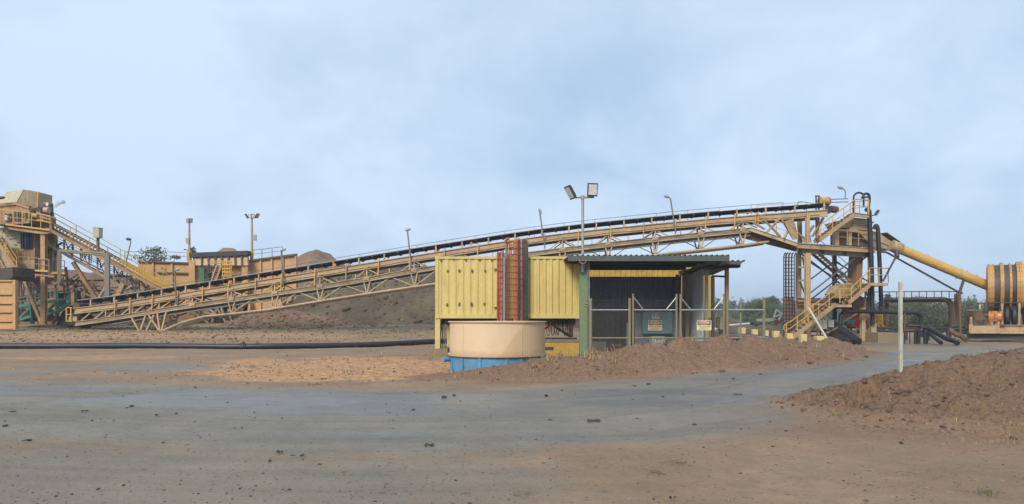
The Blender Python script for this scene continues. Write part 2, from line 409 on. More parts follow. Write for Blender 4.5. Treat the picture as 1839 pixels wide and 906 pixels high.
# ================================================================== camera, sky, sun
cam = bpy.data.cameras.new('camera'); co = bpy.data.objects.new('camera', cam); COL.objects.link(co)
co.location = (0, 0, EYE); co.rotation_euler = (math.pi/2, 0, 0)
cam.sensor_width = 36; cam.lens = 36*F/1839; cam.shift_y = 117/1839; cam.clip_end = 6000; cam.clip_start = .1
SC.camera = co
SUN_EL = math.radians(36); SUN_AZ = math.radians(205)     # high, behind the viewer's left shoulder
w = bpy.data.worlds.new('World'); SC.world = w; w.use_nodes = True
nt = w.node_tree; nt.nodes.clear()
wo = nt.nodes.new('ShaderNodeOutputWorld'); bg = nt.nodes.new('ShaderNodeBackground'); nt.links.new(bg.outputs[0], wo.inputs[0])
sky = nt.nodes.new('ShaderNodeTexSky'); sky.sky_type = 'NISHITA'; sky.sun_disc = False
sky.sun_elevation = SUN_EL; sky.sun_rotation = SUN_AZ; sky.air_density = 1.0; sky.dust_density = 2.0; sky.ozone_density = 1.2
tc = nt.nodes.new('ShaderNodeTexCoord')
sep = nt.nodes.new('ShaderNodeSeparateXYZ'); nt.links.new(tc.outputs['Generated'], sep.inputs[0])
# cloud deck: direction projected on a layer overhead, so clouds flatten towards the horizon
zz = mth(nt, 'ADD', mth(nt, 'MAXIMUM', sep.outputs[2], 0.0), .50)
cb = nt.nodes.new('ShaderNodeCombineXYZ')
nt.links.new(mth(nt, 'DIVIDE', sep.outputs[0], zz), cb.inputs[0]); nt.links.new(mth(nt, 'DIVIDE', sep.outputs[1], zz), cb.inputs[1])
cb.inputs[2].default_value = 3.7
def cn(scale, det, ro, dist=0.0):
    n = N(nt, 'ShaderNodeTexNoise', Scale=scale, Detail=det, Roughness=ro, Distortion=dist); nt.links.new(cb.outputs[0], n.inputs['Vector']); return n.outputs[0]
c1 = cn(1.1, 4., .5, .25); c2 = cn(3.2, 7., .60, .3)
f = mth(nt, 'ADD', mth(nt, 'MULTIPLY', c1, .60), mth(nt, 'MULTIPLY', c2, .40))
CLOUD_D = (2.95, 4.15, 5.9); CLOUD_L = (5.05, 6.2, 7.65)
cl = mix(nt, ramp(nt, f, .40, .60), CLOUD_D, CLOUD_L)
el = ramp(nt, sep.outputs[2], .0, .13, (1, 1, 1, 1), (0, 0, 0, 1))
cl = mix(nt, mth(nt, 'MULTIPLY', el, .40), cl, (4.5, 6.2, 8.0))
hi = ramp(nt, sep.outputs[2], .22, .50)
cl = mix(nt, mth(nt, 'MULTIPLY', hi, .45), cl, (5.9, 6.9, 7.9))
fin = mix(nt, .90, sky.outputs[0], cl)
nt.links.new(fin, bg.inputs[0]); bg.inputs[1].default_value = 0.059
sl = bpy.data.lights.new('sun', 'SUN'); sl.energy = 1.5; sl.angle = math.radians(20); sl.color = (1.0, .91, .78)
so = bpy.data.objects.new('sun', sl); COL.objects.link(so); so.location = (-20, -30, 40)
sd = Vector((math.sin(SUN_AZ)*math.cos(SUN_EL), math.cos(SUN_AZ)*math.cos(SUN_EL), math.sin(SUN_EL)))
so.rotation_euler = (-sd).to_track_quat('-Z', 'Y').to_euler()
SC.view_settings.view_transform = 'Standard'; SC.view_settings.look = 'None'; SC.view_settings.gamma = 1
SC.view_settings.exposure = 1.25; SC.view_settings.use_curve_mapping = False
SC.render.engine = 'CYCLES'; SC.cycles.max_bounces = 5; SC.cycles.transparent_max_bounces = 8; SC.cycles.volume_bounces = 0

# ================================================================== terrain
def ridge(x, y, pts):
    """pts (x, y, height, half width): height of a dumped pile along a ridge line, plus its 0..1 mask"""
    x = np.asarray(x, float); y = np.asarray(y, float)
    best = np.full(x.shape, -1.0); hh = np.zeros(x.shape); bw = np.full(x.shape, 1e9)
    for (x0, y0, h0, w0), (x1, y1, h1, w1) in zip(pts[:-1], pts[1:]):
        dx, dy = x1-x0, y1-y0; L2 = dx*dx+dy*dy
        t = np.clip(((x-x0)*dx+(y-y0)*dy)/L2, 0, 1)
        d = np.hypot(x-x0-t*dx, y-y0-t*dy); H = h0+t*(h1-h0); W = w0+t*(w1-w0)
        u = d/W; m = u < bw; bw = np.where(m, u, bw); hh = np.where(m, H, hh)
    return bw, hh
BERM = [(-1.6, 18.6, .10, 1.0), (.5, 18.9, .42, 1.7), (2.2, 19.5, .62, 1.9), (4.4, 20.4, .84, 2.1), (7.3, 22.4, .93, 2.3), (9.3, 24.3, .80, 2.3), (11.6, 26.4, .66, 2.1), (13.9, 29.0, .66, 2.0), (16.2, 32.6, .12, 1.6)]
MOUND = [(6.15, 11.3, .08, .8), (6.65, 11.65, .45, 1.55), (7.1, 11.85, .70, 2.4), (8.2, 11.7, .93, 3.1), (9.6, 12.2, 1.02, 3.3), (13, 13.0, 1.02, 3.4), (18, 14, .7, 3.2)]
ROADC = [(-40, 18), (-22, 15.5), (-10.5, 13.2), (-3.2, 11.9), (.8, 12.0), (5.3, 15.0), (10, 20.5), (17.2, 28.3), (25.3, 33.4), (60, 46)]
def pile(x, y, pts, s, rough=1.0):
    wob = fbm(x*.55, y*.55, 3, s)*.30
    u, H = ridge(x, y, pts); u = u+wob*np.clip(u, 0, 1.2)
    p = np.clip(1-u, 0, 1); p = p*p*(3-2*p)*.45+p*.55
    h = H*p*(1+fbm(x*1.3, y*1.3, 3, s+9)*.28)
    m = sst(0, .22, p)
    n = fbm(x*4, y*4, 4, s+4, .6)*.065+np.maximum(0, fbm(x*9, y*9, 3, s+6, .6)-.05)*.075
    return h+n*m*rough*np.clip(H*1.6, .3, 1), m
def terrain(x, y, full=False):
    x = np.asarray(x, float); y = np.asarray(y, float)
    r = np.hypot(x, y)
    h = fbm(x*.12, y*.12, 3, 1)*.07*sst(3, 12, r)+fbm(x*.9, y*.9, 4, 2, .55)*.022
    lf = sst(14, 0, x)
    h = h+(sst(36, 49, y)*.68+sst(50, 60, y)*.45)*lf*sst(230, 90, y)
    h = h-sst(80, 150, r)*3.0-sst(150, 600, r)*6
    rug = fbm(x*3.1, y*3.1, 3, 14, .6)
    un, Hc = ridge(x, y, [(px, py, 1, 3.3) for px, py in ROADC])
    rd = sst(1.25, .75, un+fbm(x*.6, y*.6, 3, 21)*.22)
    rd = np.maximum(rd, sst(9.6, 7.6, y-0.02*x+fbm(x*.4, y*.4, 3, 22)*1.5)*sst(3.2, -2.5, x+fbm(x*.3, y*.3, 3, 23)*2)*.66)
    rd = np.maximum(rd, sst(-11, -14, x+fbm(x*.3, y*.3, 3, 24)*2)*sst(22, 19, y)*.7)
    cl = sst(1.15, .65, np.hypot((x+5.4)/6.0, (y-22.6)/6.3)+fbm(x*.5, y*.5, 4, 31)*.38)
    cl = np.maximum(cl, .62*sst(.9, .6, np.hypot((x+24)/18, (y-44)/3.4)+fbm(x*.25, y*.7, 4, 33)*.5))
    cl = np.maximum(cl, .6*sst(1., .6, np.hypot((x+17)/5, (y-27.5)/2.2)+fbm(x*.4, y*.9, 4, 34)*.5))
    h = h+cl*(np.abs(rug)*.035)*sst(60, 20, y)+(1-rd)*rug*.02
    hb, mb_ = pile(x, y, BERM, 41); hm, mm = pile(x, y, MOUND, 57)
    h = h*(1-.5*np.maximum(mb_, mm))+hb+hm
    # ruts along the haul road
    h = h-rd*.02*sst(.2, 0, np.abs(np.abs(un*3.3)-1.1))
    if not full: return h
    wet = sst(.10, .42, fbm(x*.28, y*.75, 4, 61)+.06)*sst(1.15, .55, un)
    wet = np.maximum(wet, .95*sst(1.05, .55, np.hypot((x+4.6)/4.6, (y-13.4)/1.5)+fbm(x*.6, y*1.1, 4, 62)*.5))
    wet = np.maximum(wet, .8*sst(1.1, .55, np.hypot((x-9.5)/6.5, (y-20.2+(9.5-x)*.75)/1.6)+fbm(x*.5, y*.8, 4, 63)*.5))
    wet = np.maximum(wet, 1.0*sst(1.05, .6, np.hypot((x+12.5)/4.4, (y-22.2)/1.7)+fbm(x*.5, y*1.1, 4, 64)*.4))
    wet = np.maximum(wet, .6*sst(1., .5, np.hypot((x+6)/6, (y-34.3)/1.3)+fbm(x*.4, y*1.1, 4, 65)*.4))
    wet = np.maximum(wet, .85*sst(1., .5, np.hypot((x-24)/9, (y-40.5)/3.0)+fbm(x*.4, y*.9, 4, 66)*.5))
    wet = wet*(1-np.maximum(mb_, mm))
    rd = rd*(1-np.maximum(mb_, mm))
    skirt = np.clip(sst(1.9, .9, ridge(x, y, MOUND)[0]+fbm(x*.7, y*.7, 3, 71)*.4)*.75, 0, 1)
    skirt = np.maximum(skirt, sst(1.6, .9, ridge(x, y, BERM)[0]+fbm(x*.7, y*.7, 3, 72)*.4)*.8)
    md = np.maximum(np.maximum(mb_, mm), skirt*(1-rd*.6))
    dry = sst(.05, .5, fbm(x*.35, y*.6, 4, 81))*sst(36, 44, y)*lf*.9
    dry = np.maximum(dry, .55*sst(-.1, .4, fbm(x*.7, y*.7, 4, 82))*sst(1.4, .7, np.hypot((x+2)/9, (y-27)/4)))
    dry = np.maximum(dry, .5*sst(0, .4, fbm(x*.9, y*.9, 4, 84))*sst(1.2, .6, np.hypot((x-7)/3, (y-8.3)/1.2)))
    grn = sst(.12, .5, fbm(x*.4, y*.7, 4, 83))*sst(40, 47, y)*lf
    grn = np.maximum(grn, sst(70, 110, r)*.8)
    return h, mb_, mm, rd, wet, cl, md, dry, grn, un
_T = {}
def gz(x, y): return float(terrain(np.array([x]), np.array([y]))[0])
def build_ground():
    az = np.concatenate([np.linspace(-180, -50, 60, endpoint=False), np.linspace(-50, 50, 800, endpoint=False), np.linspace(50, 180, 60, endpoint=False)])
    az = np.radians(az); nA = len(az)
    rr = [1.2]
    while rr[-1] < 5: rr.append(rr[-1]*1.018)
    while rr[-1] < 36: rr.append(rr[-1]*1.005)
    while rr[-1] < 90: rr.append(rr[-1]*1.012)
    while rr[-1] < 1500: rr.append(rr[-1]*1.07)
    rr = np.array(rr); nR = len(rr)
    R, A = np.meshgrid(rr, az, indexing='ij')
    x = (R*np.sin(A)).ravel(); y = (R*np.cos(A)).ravel()
    h, mbm, mm, rd, wet, cl, md, dry, grn, un = terrain(x, y, True)
    co_ = np.stack([x, y, h], 1)
    co_ = np.vstack([co_, [[0, 0, 0]]])
    i = np.arange(nR-1)[:, None]; j = np.arange(nA)[None, :]; k = (j+1) % nA
    q = np.stack([i*nA+j, i*nA+k, (i+1)*nA+k, (i+1)*nA+j], -1).reshape(-1, 4)[:, ::-1]
    sk = sst(2.2, .8, ridge(x, y, MOUND)[0]+fbm(x*.6, y*.6, 3, 71)*.5)*sst(11.5, 8, x)*(1-mm*.6); sk = np.maximum(sk, sst(1.7, .9, ridge(x, y, BERM)[0]+fbm(x*.6, y*.6, 3, 72)*.4)*.9); m1 = np.stack([rd, wet, cl, sk*(1-.7*rd)], 1); m2 = np.stack([md, dry, grn, np.clip(.5+fbm(x*.10, un*9, 3, 91)*.55+fbm(x*.5, un*20, 2, 92)*.2, 0, 1)], 1)
    m1 = np.vstack([m1, [[.6, 0, 0, 1]]]); m2 = np.vstack([m2, [[0, 0, 0, 1]]])
    def fm(a): return a[q].mean(1)
    u = np.append(un, 9); isr = (fm(np.append(mbm, 0)) < .12) & (fm(np.append(mm, 0)) < .12) & (fm(u) < 1.0)
    isb = fm(np.append(mbm, 0)) >= .12; ism = fm(np.append(mm, 0)) >= .12
    def mk(name, sel, extra=None):
        f = q[sel]; used = np.unique(f); mp = np.full(len(co_), -1); mp[used] = np.arange(len(used))
        vs = co_[used]; me = bpy.data.meshes.new(name)
        ff = mp[f]; fl = ff.tolist()
        if extra: fl += [[int(mp[e]) for e in t] for t in extra if all(mp[e] >= 0 for e in t)]
        me.from_pydata(vs.tolist(), [], fl)
        for nm, arr in (('mask', m1), ('mask2', m2)):
            at = me.color_attributes.new(nm, 'FLOAT_COLOR', 'POINT'); at.data.foreach_set('color', arr[used].astype(np.float32).ravel())
        me.polygons.foreach_set('use_smooth', np.ones(len(me.polygons), bool))
        me.materials.append(GROUND); o = bpy.data.objects.new(name, me); COL.objects.link(o); return o
    g = mk('ground', ~(isr | isb | ism)); tag(g, kind='structure')
    r = mk('road', isr); tag(r, kind='structure')
    b = mk('earth_berm', isb); tag(b, kind='structure')
    m = mk('earth_mound', ism); tag(m, kind='structure')
    # the little disc under the camera
    mb = MB(); n = 24
    mb.add([(1.3*math.sin(2*math.pi*t/n), 1.3*math.cos(2*math.pi*t/n), -.01) for t in range(n)], [tuple(range(n-1, -1, -1))])
    d = mb.build('ground', GROUND); tag(d, kind='structure')
build_ground()

HEAPS = {}
def heap(name, pts, mat, res, label, cat, s, rough=1.0, group=None, base=None):
    xs = [p[0] for p in pts]; ys = [p[1] for p in pts]; W = max(p[3] for p in pts)*1.25
    gx = np.arange(min(xs)-W, max(xs)+W, res); gy = np.arange(min(ys)-W, max(ys)+W, res)
    Xg, Yg = np.meshgrid(gx, gy, indexing='ij'); sh = Xg.shape
    x = Xg.ravel(); y = Yg.ravel()
    u, H = ridge(x, y, pts); sc = np.median([p[3] for p in pts])
    u = u+fbm(x*3/sc, y*3/sc, 4, s)*.16*np.clip(u*1.5, .15, 1)
    p = np.clip(1-u, -.2, 1); p = np.where(p > 0, p*.7+.3*p*p*(3-2*p), p)
    n = fbm(x*9/sc, y*9/sc, 5, s+3, .6)*.035*H+np.maximum(0, fbm(x*1.7, y*1.7, 4, s+8, .6))*.16*rough
    h = H*p+n*sst(0, .15, p)*rough
    t = terrain(x, y) if base is None else np.full(x.shape, base)
    z = t+h-.06
    i = np.arange(sh[0]-1)[:, None]; j = np.arange(sh[1]-1)[None, :]
    q = np.stack([i*sh[1]+j, (i+1)*sh[1]+j, (i+1)*sh[1]+j+1, i*sh[1]+j+1], -1).reshape(-1, 4)
    q = q[(p[q] > -.02).any(1)]
    used = np.unique(q); mp = np.full(len(x), -1); mp[used] = np.arange(len(used))
    c = np.array([x[used].mean(), y[used].mean(), 0])
    me = bpy.data.meshes.new(name); me.from_pydata((np.stack([x, y, z], 1)[used]-c).tolist(), [], mp[q].tolist())
    me.polygons.foreach_set('use_smooth', np.ones(len(me.polygons), bool))
    me.materials.append(mat); o = bpy.data.objects.new(name, me); o.location = c.tolist(); COL.objects.link(o)
    HEAPS[s] = (gx, gy, z.reshape(sh), p.reshape(sh))
    return tag(o, label, cat, group)
heap('stockpile', [(-17.2, 67, 5.7, 9), (-15, 67, 5.9, 10.5), (-7, 67, 5.7, 11), (2, 68, 5.2, 11), (10, 72, 3.4, 9), (18, 76, 3.4, 8), (24, 77, 1.9, 6)], SPOIL, .28, 'long dark grey-brown spoil heap behind the conveyor and left of the yellow container', 'stockpile', 101)
heap('stockpile', [(-22.6, 57.5, .9, 2.6), (-20.5, 57.6, 1.45, 3.2), (-18.4, 57.2, 1.2, 2.9), (-15.6, 56.6, .8, 2.4)], SPOIL2, .2, 'low reddish-brown pile tipped at the foot of the dark spoil heap', 'stockpile', 111)
heap('stockpile', [(-21.7, 73.5, 8.1, 10), (-21.2, 74, 8.1, 10)], SPOIL3, .3, 'pointed tan pile peeking over the conveyor at the right end of the tan steel wall', 'stockpile', 121, 1.2)
heap('stockpile', [(-36.2, 84, 9.5, 10), (-35.4, 84, 9.6, 10)], SPOIL3, .4, 'tan pile showing above the black-topped feed bin between the two floodlight poles', 'stockpile', 131, 1.0)
heap('stockpile', [(18.6, 50, 1.0, 2.4), (19.6, 51, 1.1, 2.6)], SPOIL, .15, 'small dark heap beyond the fence with a white frame standing behind it', 'stockpile', 141)
heap('stockpile', [(-46, 66, 5.5, 9), (-40, 68, 5.0, 8.5), (-35, 73, 3, 6)], SPOIL2, .35, 'reddish-brown spoil bank behind the braced legs of the left inclined conveyor', 'stockpile', 151)
# ================================================================== yellow shipping containers
def corrugate(x0, x1, z0, z1, y, pitch, depth, vertical_axis='x', thick=.02, taper=.25):
    """trapezoid-corrugated sheet facing -Y, as a folded strip with thickness"""
    pts = []; n = max(1, round((x1-x0)/pitch)); p = (x1-x0)/n
    for k in range(n):
        a = x0+k*p
        pts += [(a, 0), (a+p*.5-p*taper*.5, 0), (a+p*.5, depth), (a+p-p*taper*.5, depth)]
    pts.append((x1, 0)); mb = MB(); m = len(pts)
    vs = [(a, y+d, z) for z in (z0, z1) for a, d in pts]+[(a, y+d+thick, z) for z in (z0, z1) for a, d in pts]
    fs = [(i, i+1, m+i+1, m+i) for i in range(m-1)]+[(2*m+i+1, 2*m+i, 3*m+i, 3*m+i+1) for i in range(m-1)]
    fs += [(m+i, m+i+1, 3*m+i+1, 3*m+i) for i in range(m-1)]+[(i+1, i, 2*m+i, 2*m+i+1) for i in range(m-1)]
    fs += [(0, m, 3*m, 2*m), (m-1, 3*m-1, 4*m-1, 2*m-1)]
    mb.add(vs, fs); return mb
def container(label, x0, x1, y0, y1, z0, z1, mat, split=None):
    t = thing('shipping_container', label, 'shipping container', ((x0+x1)/2, (y0+y1)/2, z0))
    c = .14
    for x in (x0+c/2, x1-c/2):
        for y in (y0+c/2, y1-c/2): MB().box((x, y, (z0+z1)/2), (c, c, z1-z0)).build('corner_post', mat, t)
    for y in (y0+.05, y1-.05):
        MB().box(((x0+x1)/2, y, z0+.09), (x1-x0-2*c, .09, .178)).build('rail', mat, t); MB().box(((x0+x1)/2, y, z1-.055), (x1-x0-2*c, .09, .10)).build('rail', mat, t)
    for x in (x0+.05, x1-.05):
        MB().box((x, (y0+y1)/2, z0+.09), (.09, y1-y0-2*c, .178)).build('rail', mat, t); MB().box((x, (y0+y1)/2, z1-.055), (.09, y1-y0-2*c, .10)).build('rail', mat, t)
    if split:
        corrugate(x0+c, split, z0+.18, z1-.11, y0+.035, .30, .03, taper=.4).build('front_panel', mat, t)
        corrugate(split+.02, x1-c, z0+.18, z1-.11, y0+.03, .272, .045).build('front_panel', mat, t)
        sb = MB().box((split+.01, y0+.05, (z0+z1)/2), (.09, .12, z1-z0-.3)); sb.build('door_jamb', mat, t)
    else:
        corrugate(x0+c, x1-c, z0+.18, z1-.11, y0+.03, .272, .045).build('front_panel', mat, t)
    e = MB()
    for x, s in ((x0+.03, 1), (x1-.03, -1)): e.box((x, (y0+y1)/2, (z0+z1)/2), (.03, y1-y0-2*c, z1-z0-.3))
    e.build('end_panel', mat, t)
    MB().box(((x0+x1)/2, y1-.06, (z0+z1)/2), (x1-x0-2*c, .03, z1-z0-.3)).build('rear_panel', mat, t)
    MB().box(((x0+x1)/2, (y0+y1)/2, z1-.02), (x1-x0-.2, y1-y0-.2, .03)).build('roof', mat, t)
    MB().box(((x0+x1)/2, (y0+y1)/2, z0+.1), (x1-x0-.2, y1-y0-.2, .04)).build('floor', mat, t)
    for x in (x0+.085, x1-.085):
        for z in (z0+.055, z1-.055): MB().box((x, y0+.07, z), (.18, .17, .12)).build('corner_casting', mat, t)
    return t
CY = 28.0
c1 = container('faded yellow shipping container behind the beige tank, with dark marks on its left half', -3.22, 2.82, CY, CY+2.44, 1.60, 4.2, YCON, split=-.62)
for r in ([(792, 468), (815, 466), (837, 466), (861, 466), (883, 466)], [(804, 487), (825, 487), (848, 487), (871, 487)], [(803, 548), (825, 547), (847, 547), (870, 547)]):
    for px, py in r:
        h = random.uniform(.13, .20); p = P(px, py, CY)
        m = MB(); n = 7
        pr = [(p.x+.052*math.cos(a)*random.uniform(.7, 1.2), CY+.016, p.z+h/2*math.sin(a)*random.uniform(.8, 1.2)) for a in [2*math.pi*k/n for k in range(n)]]
        m.prism(pr, (0, .03, 0)).build('patch', BROWN, c1)
for z in (2.05, 3.65):
    for dx in (-.06,): MB().box((-.62+dx, CY-.02, z), (.14, .06, .06)).build('hinge', DKST, c1)
c2 = container('long ochre shipping container behind the shed, mostly hidden by its dark wall', -1.2, X(1277, 34), 34.0, 36.44, 1.62, 4.2, YCON2)
for x in (X(1258, 34.3), X(1272, 34.3)):
    pass
MB().b2((X(1254, 34.2), 34.12, .05), (X(1276, 34.2), 34.9, 1.615)).build('support_leg', YCON2, c2)
MB().b2((-1.0, 34.2, .05), (-.6, 34.9, 1.615)).build('support_leg', YCON2, c2)

# stand under the first container
st = thing('container_stand', 'yellow and grey steel stand with a slotted ochre base under the faded yellow container', 'stand', (0, 29.2, 0))
MB().b2((X(781, CY), CY+.03, .33), (X(790, CY), CY+.28, 1.595)).build('leg', YCON, st)
MB().b2((X(794, CY), CY+2.1, .33), (X(803, CY), CY+2.3, 1.595)).build('leg', YCON, st)
MB().b2((2.55, CY+2.1, 0), (2.75, CY+2.3, 1.595)).build('leg', YCON, st)
MB().ib([(-3.0, CY+.5, 1.46), (2.7, CY+.5, 1.46)], .2, .26).build('beam', DKST, st)
MB().ib([(-3.0, CY+2.0, 1.46), (2.7, CY+2.0, 1.46)], .2, .26).build('beam', DKST, st)
MB().ib([(.9, CY+.35, .70), (2.75, CY+.35, .70)], .2, .2).build('beam', GREY, st)
bs = MB(); bs.b2((.6, CY+.28, -.2), (2.84, CY+1.6, .575))
bs.build('base', YCON2, st)
MB().b2((X(979, CY+.27), CY+.265, .255), (X(994, CY+.27), CY+.30, .39)).build('slot', DKST, st)
bar(st, 'brace', (1.5, CY+1.4, 1.5), (2.75, CY+.9, .65), .09, .09, DKST)
bar(st, 'brace', (.9, CY+1.6, .65), (1.9, CY+1.5, 1.5), .08, .08, BROWN)
ft = MB().b2((X(770, CY), CY-.15, -.2), (X(804, CY), CY+.75, .335)); solo(ft, 'concrete_footing', CONC, 'stained concrete footing under the left leg of the yellow container stand', 'footing')
hs = thing('cable_loops', 'row of dark drooping cable loops hanging under the yellow container right of the tank', 'cables', (1.9, CY+.4, 1.0))
for k in range(11):
    x = X(988+k*4.3, CY)+random.uniform(-.02, .02); dpt = random.uniform(.45, .72); sp = random.uniform(.05, .14)
    pipe(hs, 'cable', [(x-sp*(math.cos(a)+1)*.9, CY+.22+k*.03+.12*math.sin(a), 1.52-dpt*math.sin(a)) for a in [math.pi*j/12 for j in range(13)]], .017, random.choice([CABK, CABK, CABR, BROWN]), 5)
hs = thing('cable_loops', 'grey and black cables dropping to the concrete footing beside the left yellow leg', 'cables', (-2.8, CY+.4, .4))
for k in range(5):
    x = X(792+k*2.6, CY)
    pipe(hs, 'cable', bend([(x, CY+.35, 1.55), (x-.05-.02*k, CY+.3, 1.2), (x-.16+.03*k, CY+.28, .8), (x-.1, CY+.25, .34)], .3), .017, random.choice([CABK, GREY, CABK]), 5)

# ------------------------------------------------------------------ rack of cables in front of the container
rk = thing('cable_rack', 'tall cable ladder with orange, red and black cables climbing the front of the yellow container', 'cable rack', (X(920, 27.6), 27.6, .9))
def riser(px, top, y, r, mat, z0=.95):
    x = X(px, y)+random.uniform(-.006, .006); zt = Z(top, y); j = [random.uniform(-.012, .012) for _ in range(4)]
    pts = [(x, y, z0), (x+j[0], y+j[1], 2.2), (x+j[2], y+j[3], 3.4), (x, y, zt-.30)]
    pts += [(x, y+.32*(1-math.cos(a)), zt-.30+.30*math.sin(a)) for a in [math.pi/2*k/5 for k in range(1, 6)]]
    pts += [(x, y+1.1, zt-.05), (x, y+1.5, 4.28)]
    MB().tube(pts, r, 6).build('cable', mat, rk, True)
for px in (893.5, 895.5): riser(px, 450+random.uniform(0, 4), 27.75, .030, DRED)
for px in (898, 900.5): riser(px, 450+random.uniform(0, 4), 27.72, .026, CABP if px > 900 else DRED)
riser(903.5, 449, 27.7, .022, CABR)
for px, m, r in ((911.5, CABR, .018), (914.4, DRED, .016), (917.8, CABO, .015), (923.5, CABO, .05), (926.8, CABO, .042), (929.6, CABO, .02), (935.8, CABP, .030), (938, DRED, .022)):
    riser(px, 429+random.uniform(-1, 2), 27.68, r, m)
for px in (931.6, 933.4, 940.3, 942.2, 944.0, 945.6): riser(px, 430+random.uniform(-2, 2), 27.66, .036, CABK)
for px in (909, 931, 947.5):
    x = X(px, 27.8); MB().b2((x-.025, 27.74, .9), (x+.025, 27.84, Z(427, 27.8))).build('ladder_rail', GREENP if px > 940 else GREY, rk)
k = 0
for z in np.linspace(1.75, 4.75, 13):
    MB().tube([(X(908, 27.62), 27.62, z), (X(948, 27.62), 27.62, z)], .012, 5).build('rung', BROWN, rk)
    if z < 4.5: MB().tube([(X(892, 27.66), 27.66, z+.05), (X(905, 27.66), 27.66, z+.05)], .011, 5).build('rung', BROWN, rk)
MB().tube([(X(905.5, 27.6), 27.6, .9), (X(905.5, 27.6), 27.6, Z(462, 27.6))], .035, 8).build('conduit', GALV, rk, True)
MB().tube(bend([P(913, 437, 27.6), P(908, 437, 27.5), P(908, 431, 27.5), P(913, 431, 27.6), P(913, 426, 27.6)], .1), .035, 6).build('clamp', DRED, rk, True)

# ------------------------------------------------------------------ beige and blue tank
TY = 21.05; TX = X(893.5, TY); TR = 1.50
g0 = gz(TX, TY-1.5)
tk = thing('tank', 'round open-topped beige tank on a bright blue base, half buried by the brown berm', 'tank', (TX, TY, -.12))
zt = 1.525; zm = .50
m = MB().lathe((TX, TY, 0), (0, 0, 1), [(zm+.03, TR), (zt-.03, TR), (zt-.03, TR+.055), (zt, TR+.055), (zt, TR-.03), (zt-.04, TR-.03), (zm+.02, TR-.03)], 72, cap=False); m.build('shell', TANKM, tk, True)
for a in (-2.3, -1.05): MB().box((TX+(TR+.004)*math.cos(a), TY+(TR+.004)*math.sin(a), (zm+zt)/2), (.03, .012, zt-zm-.07), Matrix.Rotation(a+math.pi/2, 3, 'Z')).build('weld_seam', TANKM, tk)
m = MB().lathe((TX, TY, 0), (0, 0, 1), [(zm-.03, TR+.07), (zm+.03, TR+.07), (zm+.03, TR-.02), (zm-.03, TR-.02), (zm-.03, TR+.07)], 72, cap=False); m.build('flange', TANKM, tk, True)
for k in range(40):
    a = 2*math.pi*k/40+.03; MB().lathe((TX+(TR+.04)*math.cos(a), TY+(TR+.04)*math.sin(a), zm-.055), (0, 0, 1), [(0, .017), (.025, .017)], 6).build('bolt', DKST, tk)
m = MB().lathe((TX, TY, 0), (0, 0, 1), [(-.13, TR-.05), (.0, TR-.02), (zm-.035, TR-.01)], 72); m.build('base', BLUE, tk, True)
for k in range(8):
    a = -2.75+k*.42
    if abs(a+1.57) < .1: a += .12
    MB().box((TX+(TR+.005)*math.cos(a), TY+(TR+.005)*math.sin(a), .17), (.03, .09, .56), Matrix.Rotation(a-math.pi/2+math.pi/2, 3, 'Z')).build('stiffener', BLUE, tk)
MB().tube([(TX-TR+.1, TY-.3, .35), (TX-TR-.16, TY-.55, .35)], .075, 12).build('spigot', BLUE, tk, True)
MB().lathe((TX, TY, 0), (0, 0, 1), [(zm+.2, TR-.04), (zm+.21, 0.02)], 48, cap=False).build('floor', BROWN, tk)

# ================================================================== electrical shed
sh = thing('electrical_shed', 'open-fronted grey-green sheet metal shed with dark back wall and flat roof', 'shed', (5.8, 29, 0))
RY0, RY1 = 25.6, 32.2
def ribbed_roof(x0, x1, y0, y1, z0, z1):
    mb = MB(); n = int((x1-x0)/.2); p = (x1-x0)/n; pr = []
    for k in range(n): pr += [(k*p, 0), (k*p+p*.62, 0), (k*p+p*.7, .045), (k*p+p*.92, .045)]
    pr.append((x1-x0, 0)); m_ = len(pr)
    vs = [(x0+a, y0, z0+d) for a, d in pr]+[(x0+a, y1, z1+d) for a, d in pr]
    vs += [(x0+a, y0, z0+d-.008) for a, d in pr]+[(x0+a, y1, z1+d-.008) for a, d in pr]
    fs = [(i, i+1, m_+i+1, m_+i) for i in range(m_-1)]+[(2*m_+i+1, 2*m_+i, 3*m_+i, 3*m_+i+1) for i in range(m_-1)]
    fs += [(i+1, i, 2*m_+i, 2*m_+i+1) for i in range(m_-1)]+[(m_+i, m_+i+1, 3*m_+i+1, 3*m_+i) for i in range(m_-1)]
    return mb.add(vs, fs)
xa, xb = X(1020, RY0), X(1310, RY0)
zr = Z(459.5, RY0)
ribbed_roof(xa, xb, RY0, RY1, zr, 4.06).build('roof', ROOFM, sh)
MB().b2((xa, RY0-.012, zr-.21), (xb, RY0+.05, zr-.012)).build('fascia', ROOFM, sh)
ribbed_roof(X(1266, 26.2), X(1335, 26.2), 26.0, 30.4, Z(470, 26.2), 3.55).build('roof', ROOFM, sh)
MB().b2((X(1266, 26.2), 25.97, Z(470, 26.2)-.13), (X(1328, 26.2), 26.03, Z(470, 26.2)-.01)).build('fascia', ROOFM, sh)
for y in (27.4, 29.6, 31.6):
    z = zr+(4.06-zr)*(y-RY0)/(RY1-RY0)
    MB().ib([(xa+.1, y, z-.10), (xb-.1, y, z-.10)], .08, .16).build('purlin', DKST, sh)
for x in (2.95, 8.02):
    MB().ib([(x, RY0+.1, zr-.28), (x, RY1-.1, 4.06-.28)], .1, .13).build('rafter', DKST, sh)
xw0, xw1, yb = X(1055, 31.5), 8.02, 31.5
corrugate(xw0, xw1-.05, .05, 3.56, yb, .30, .05).build('back_wall', NAVY, sh)
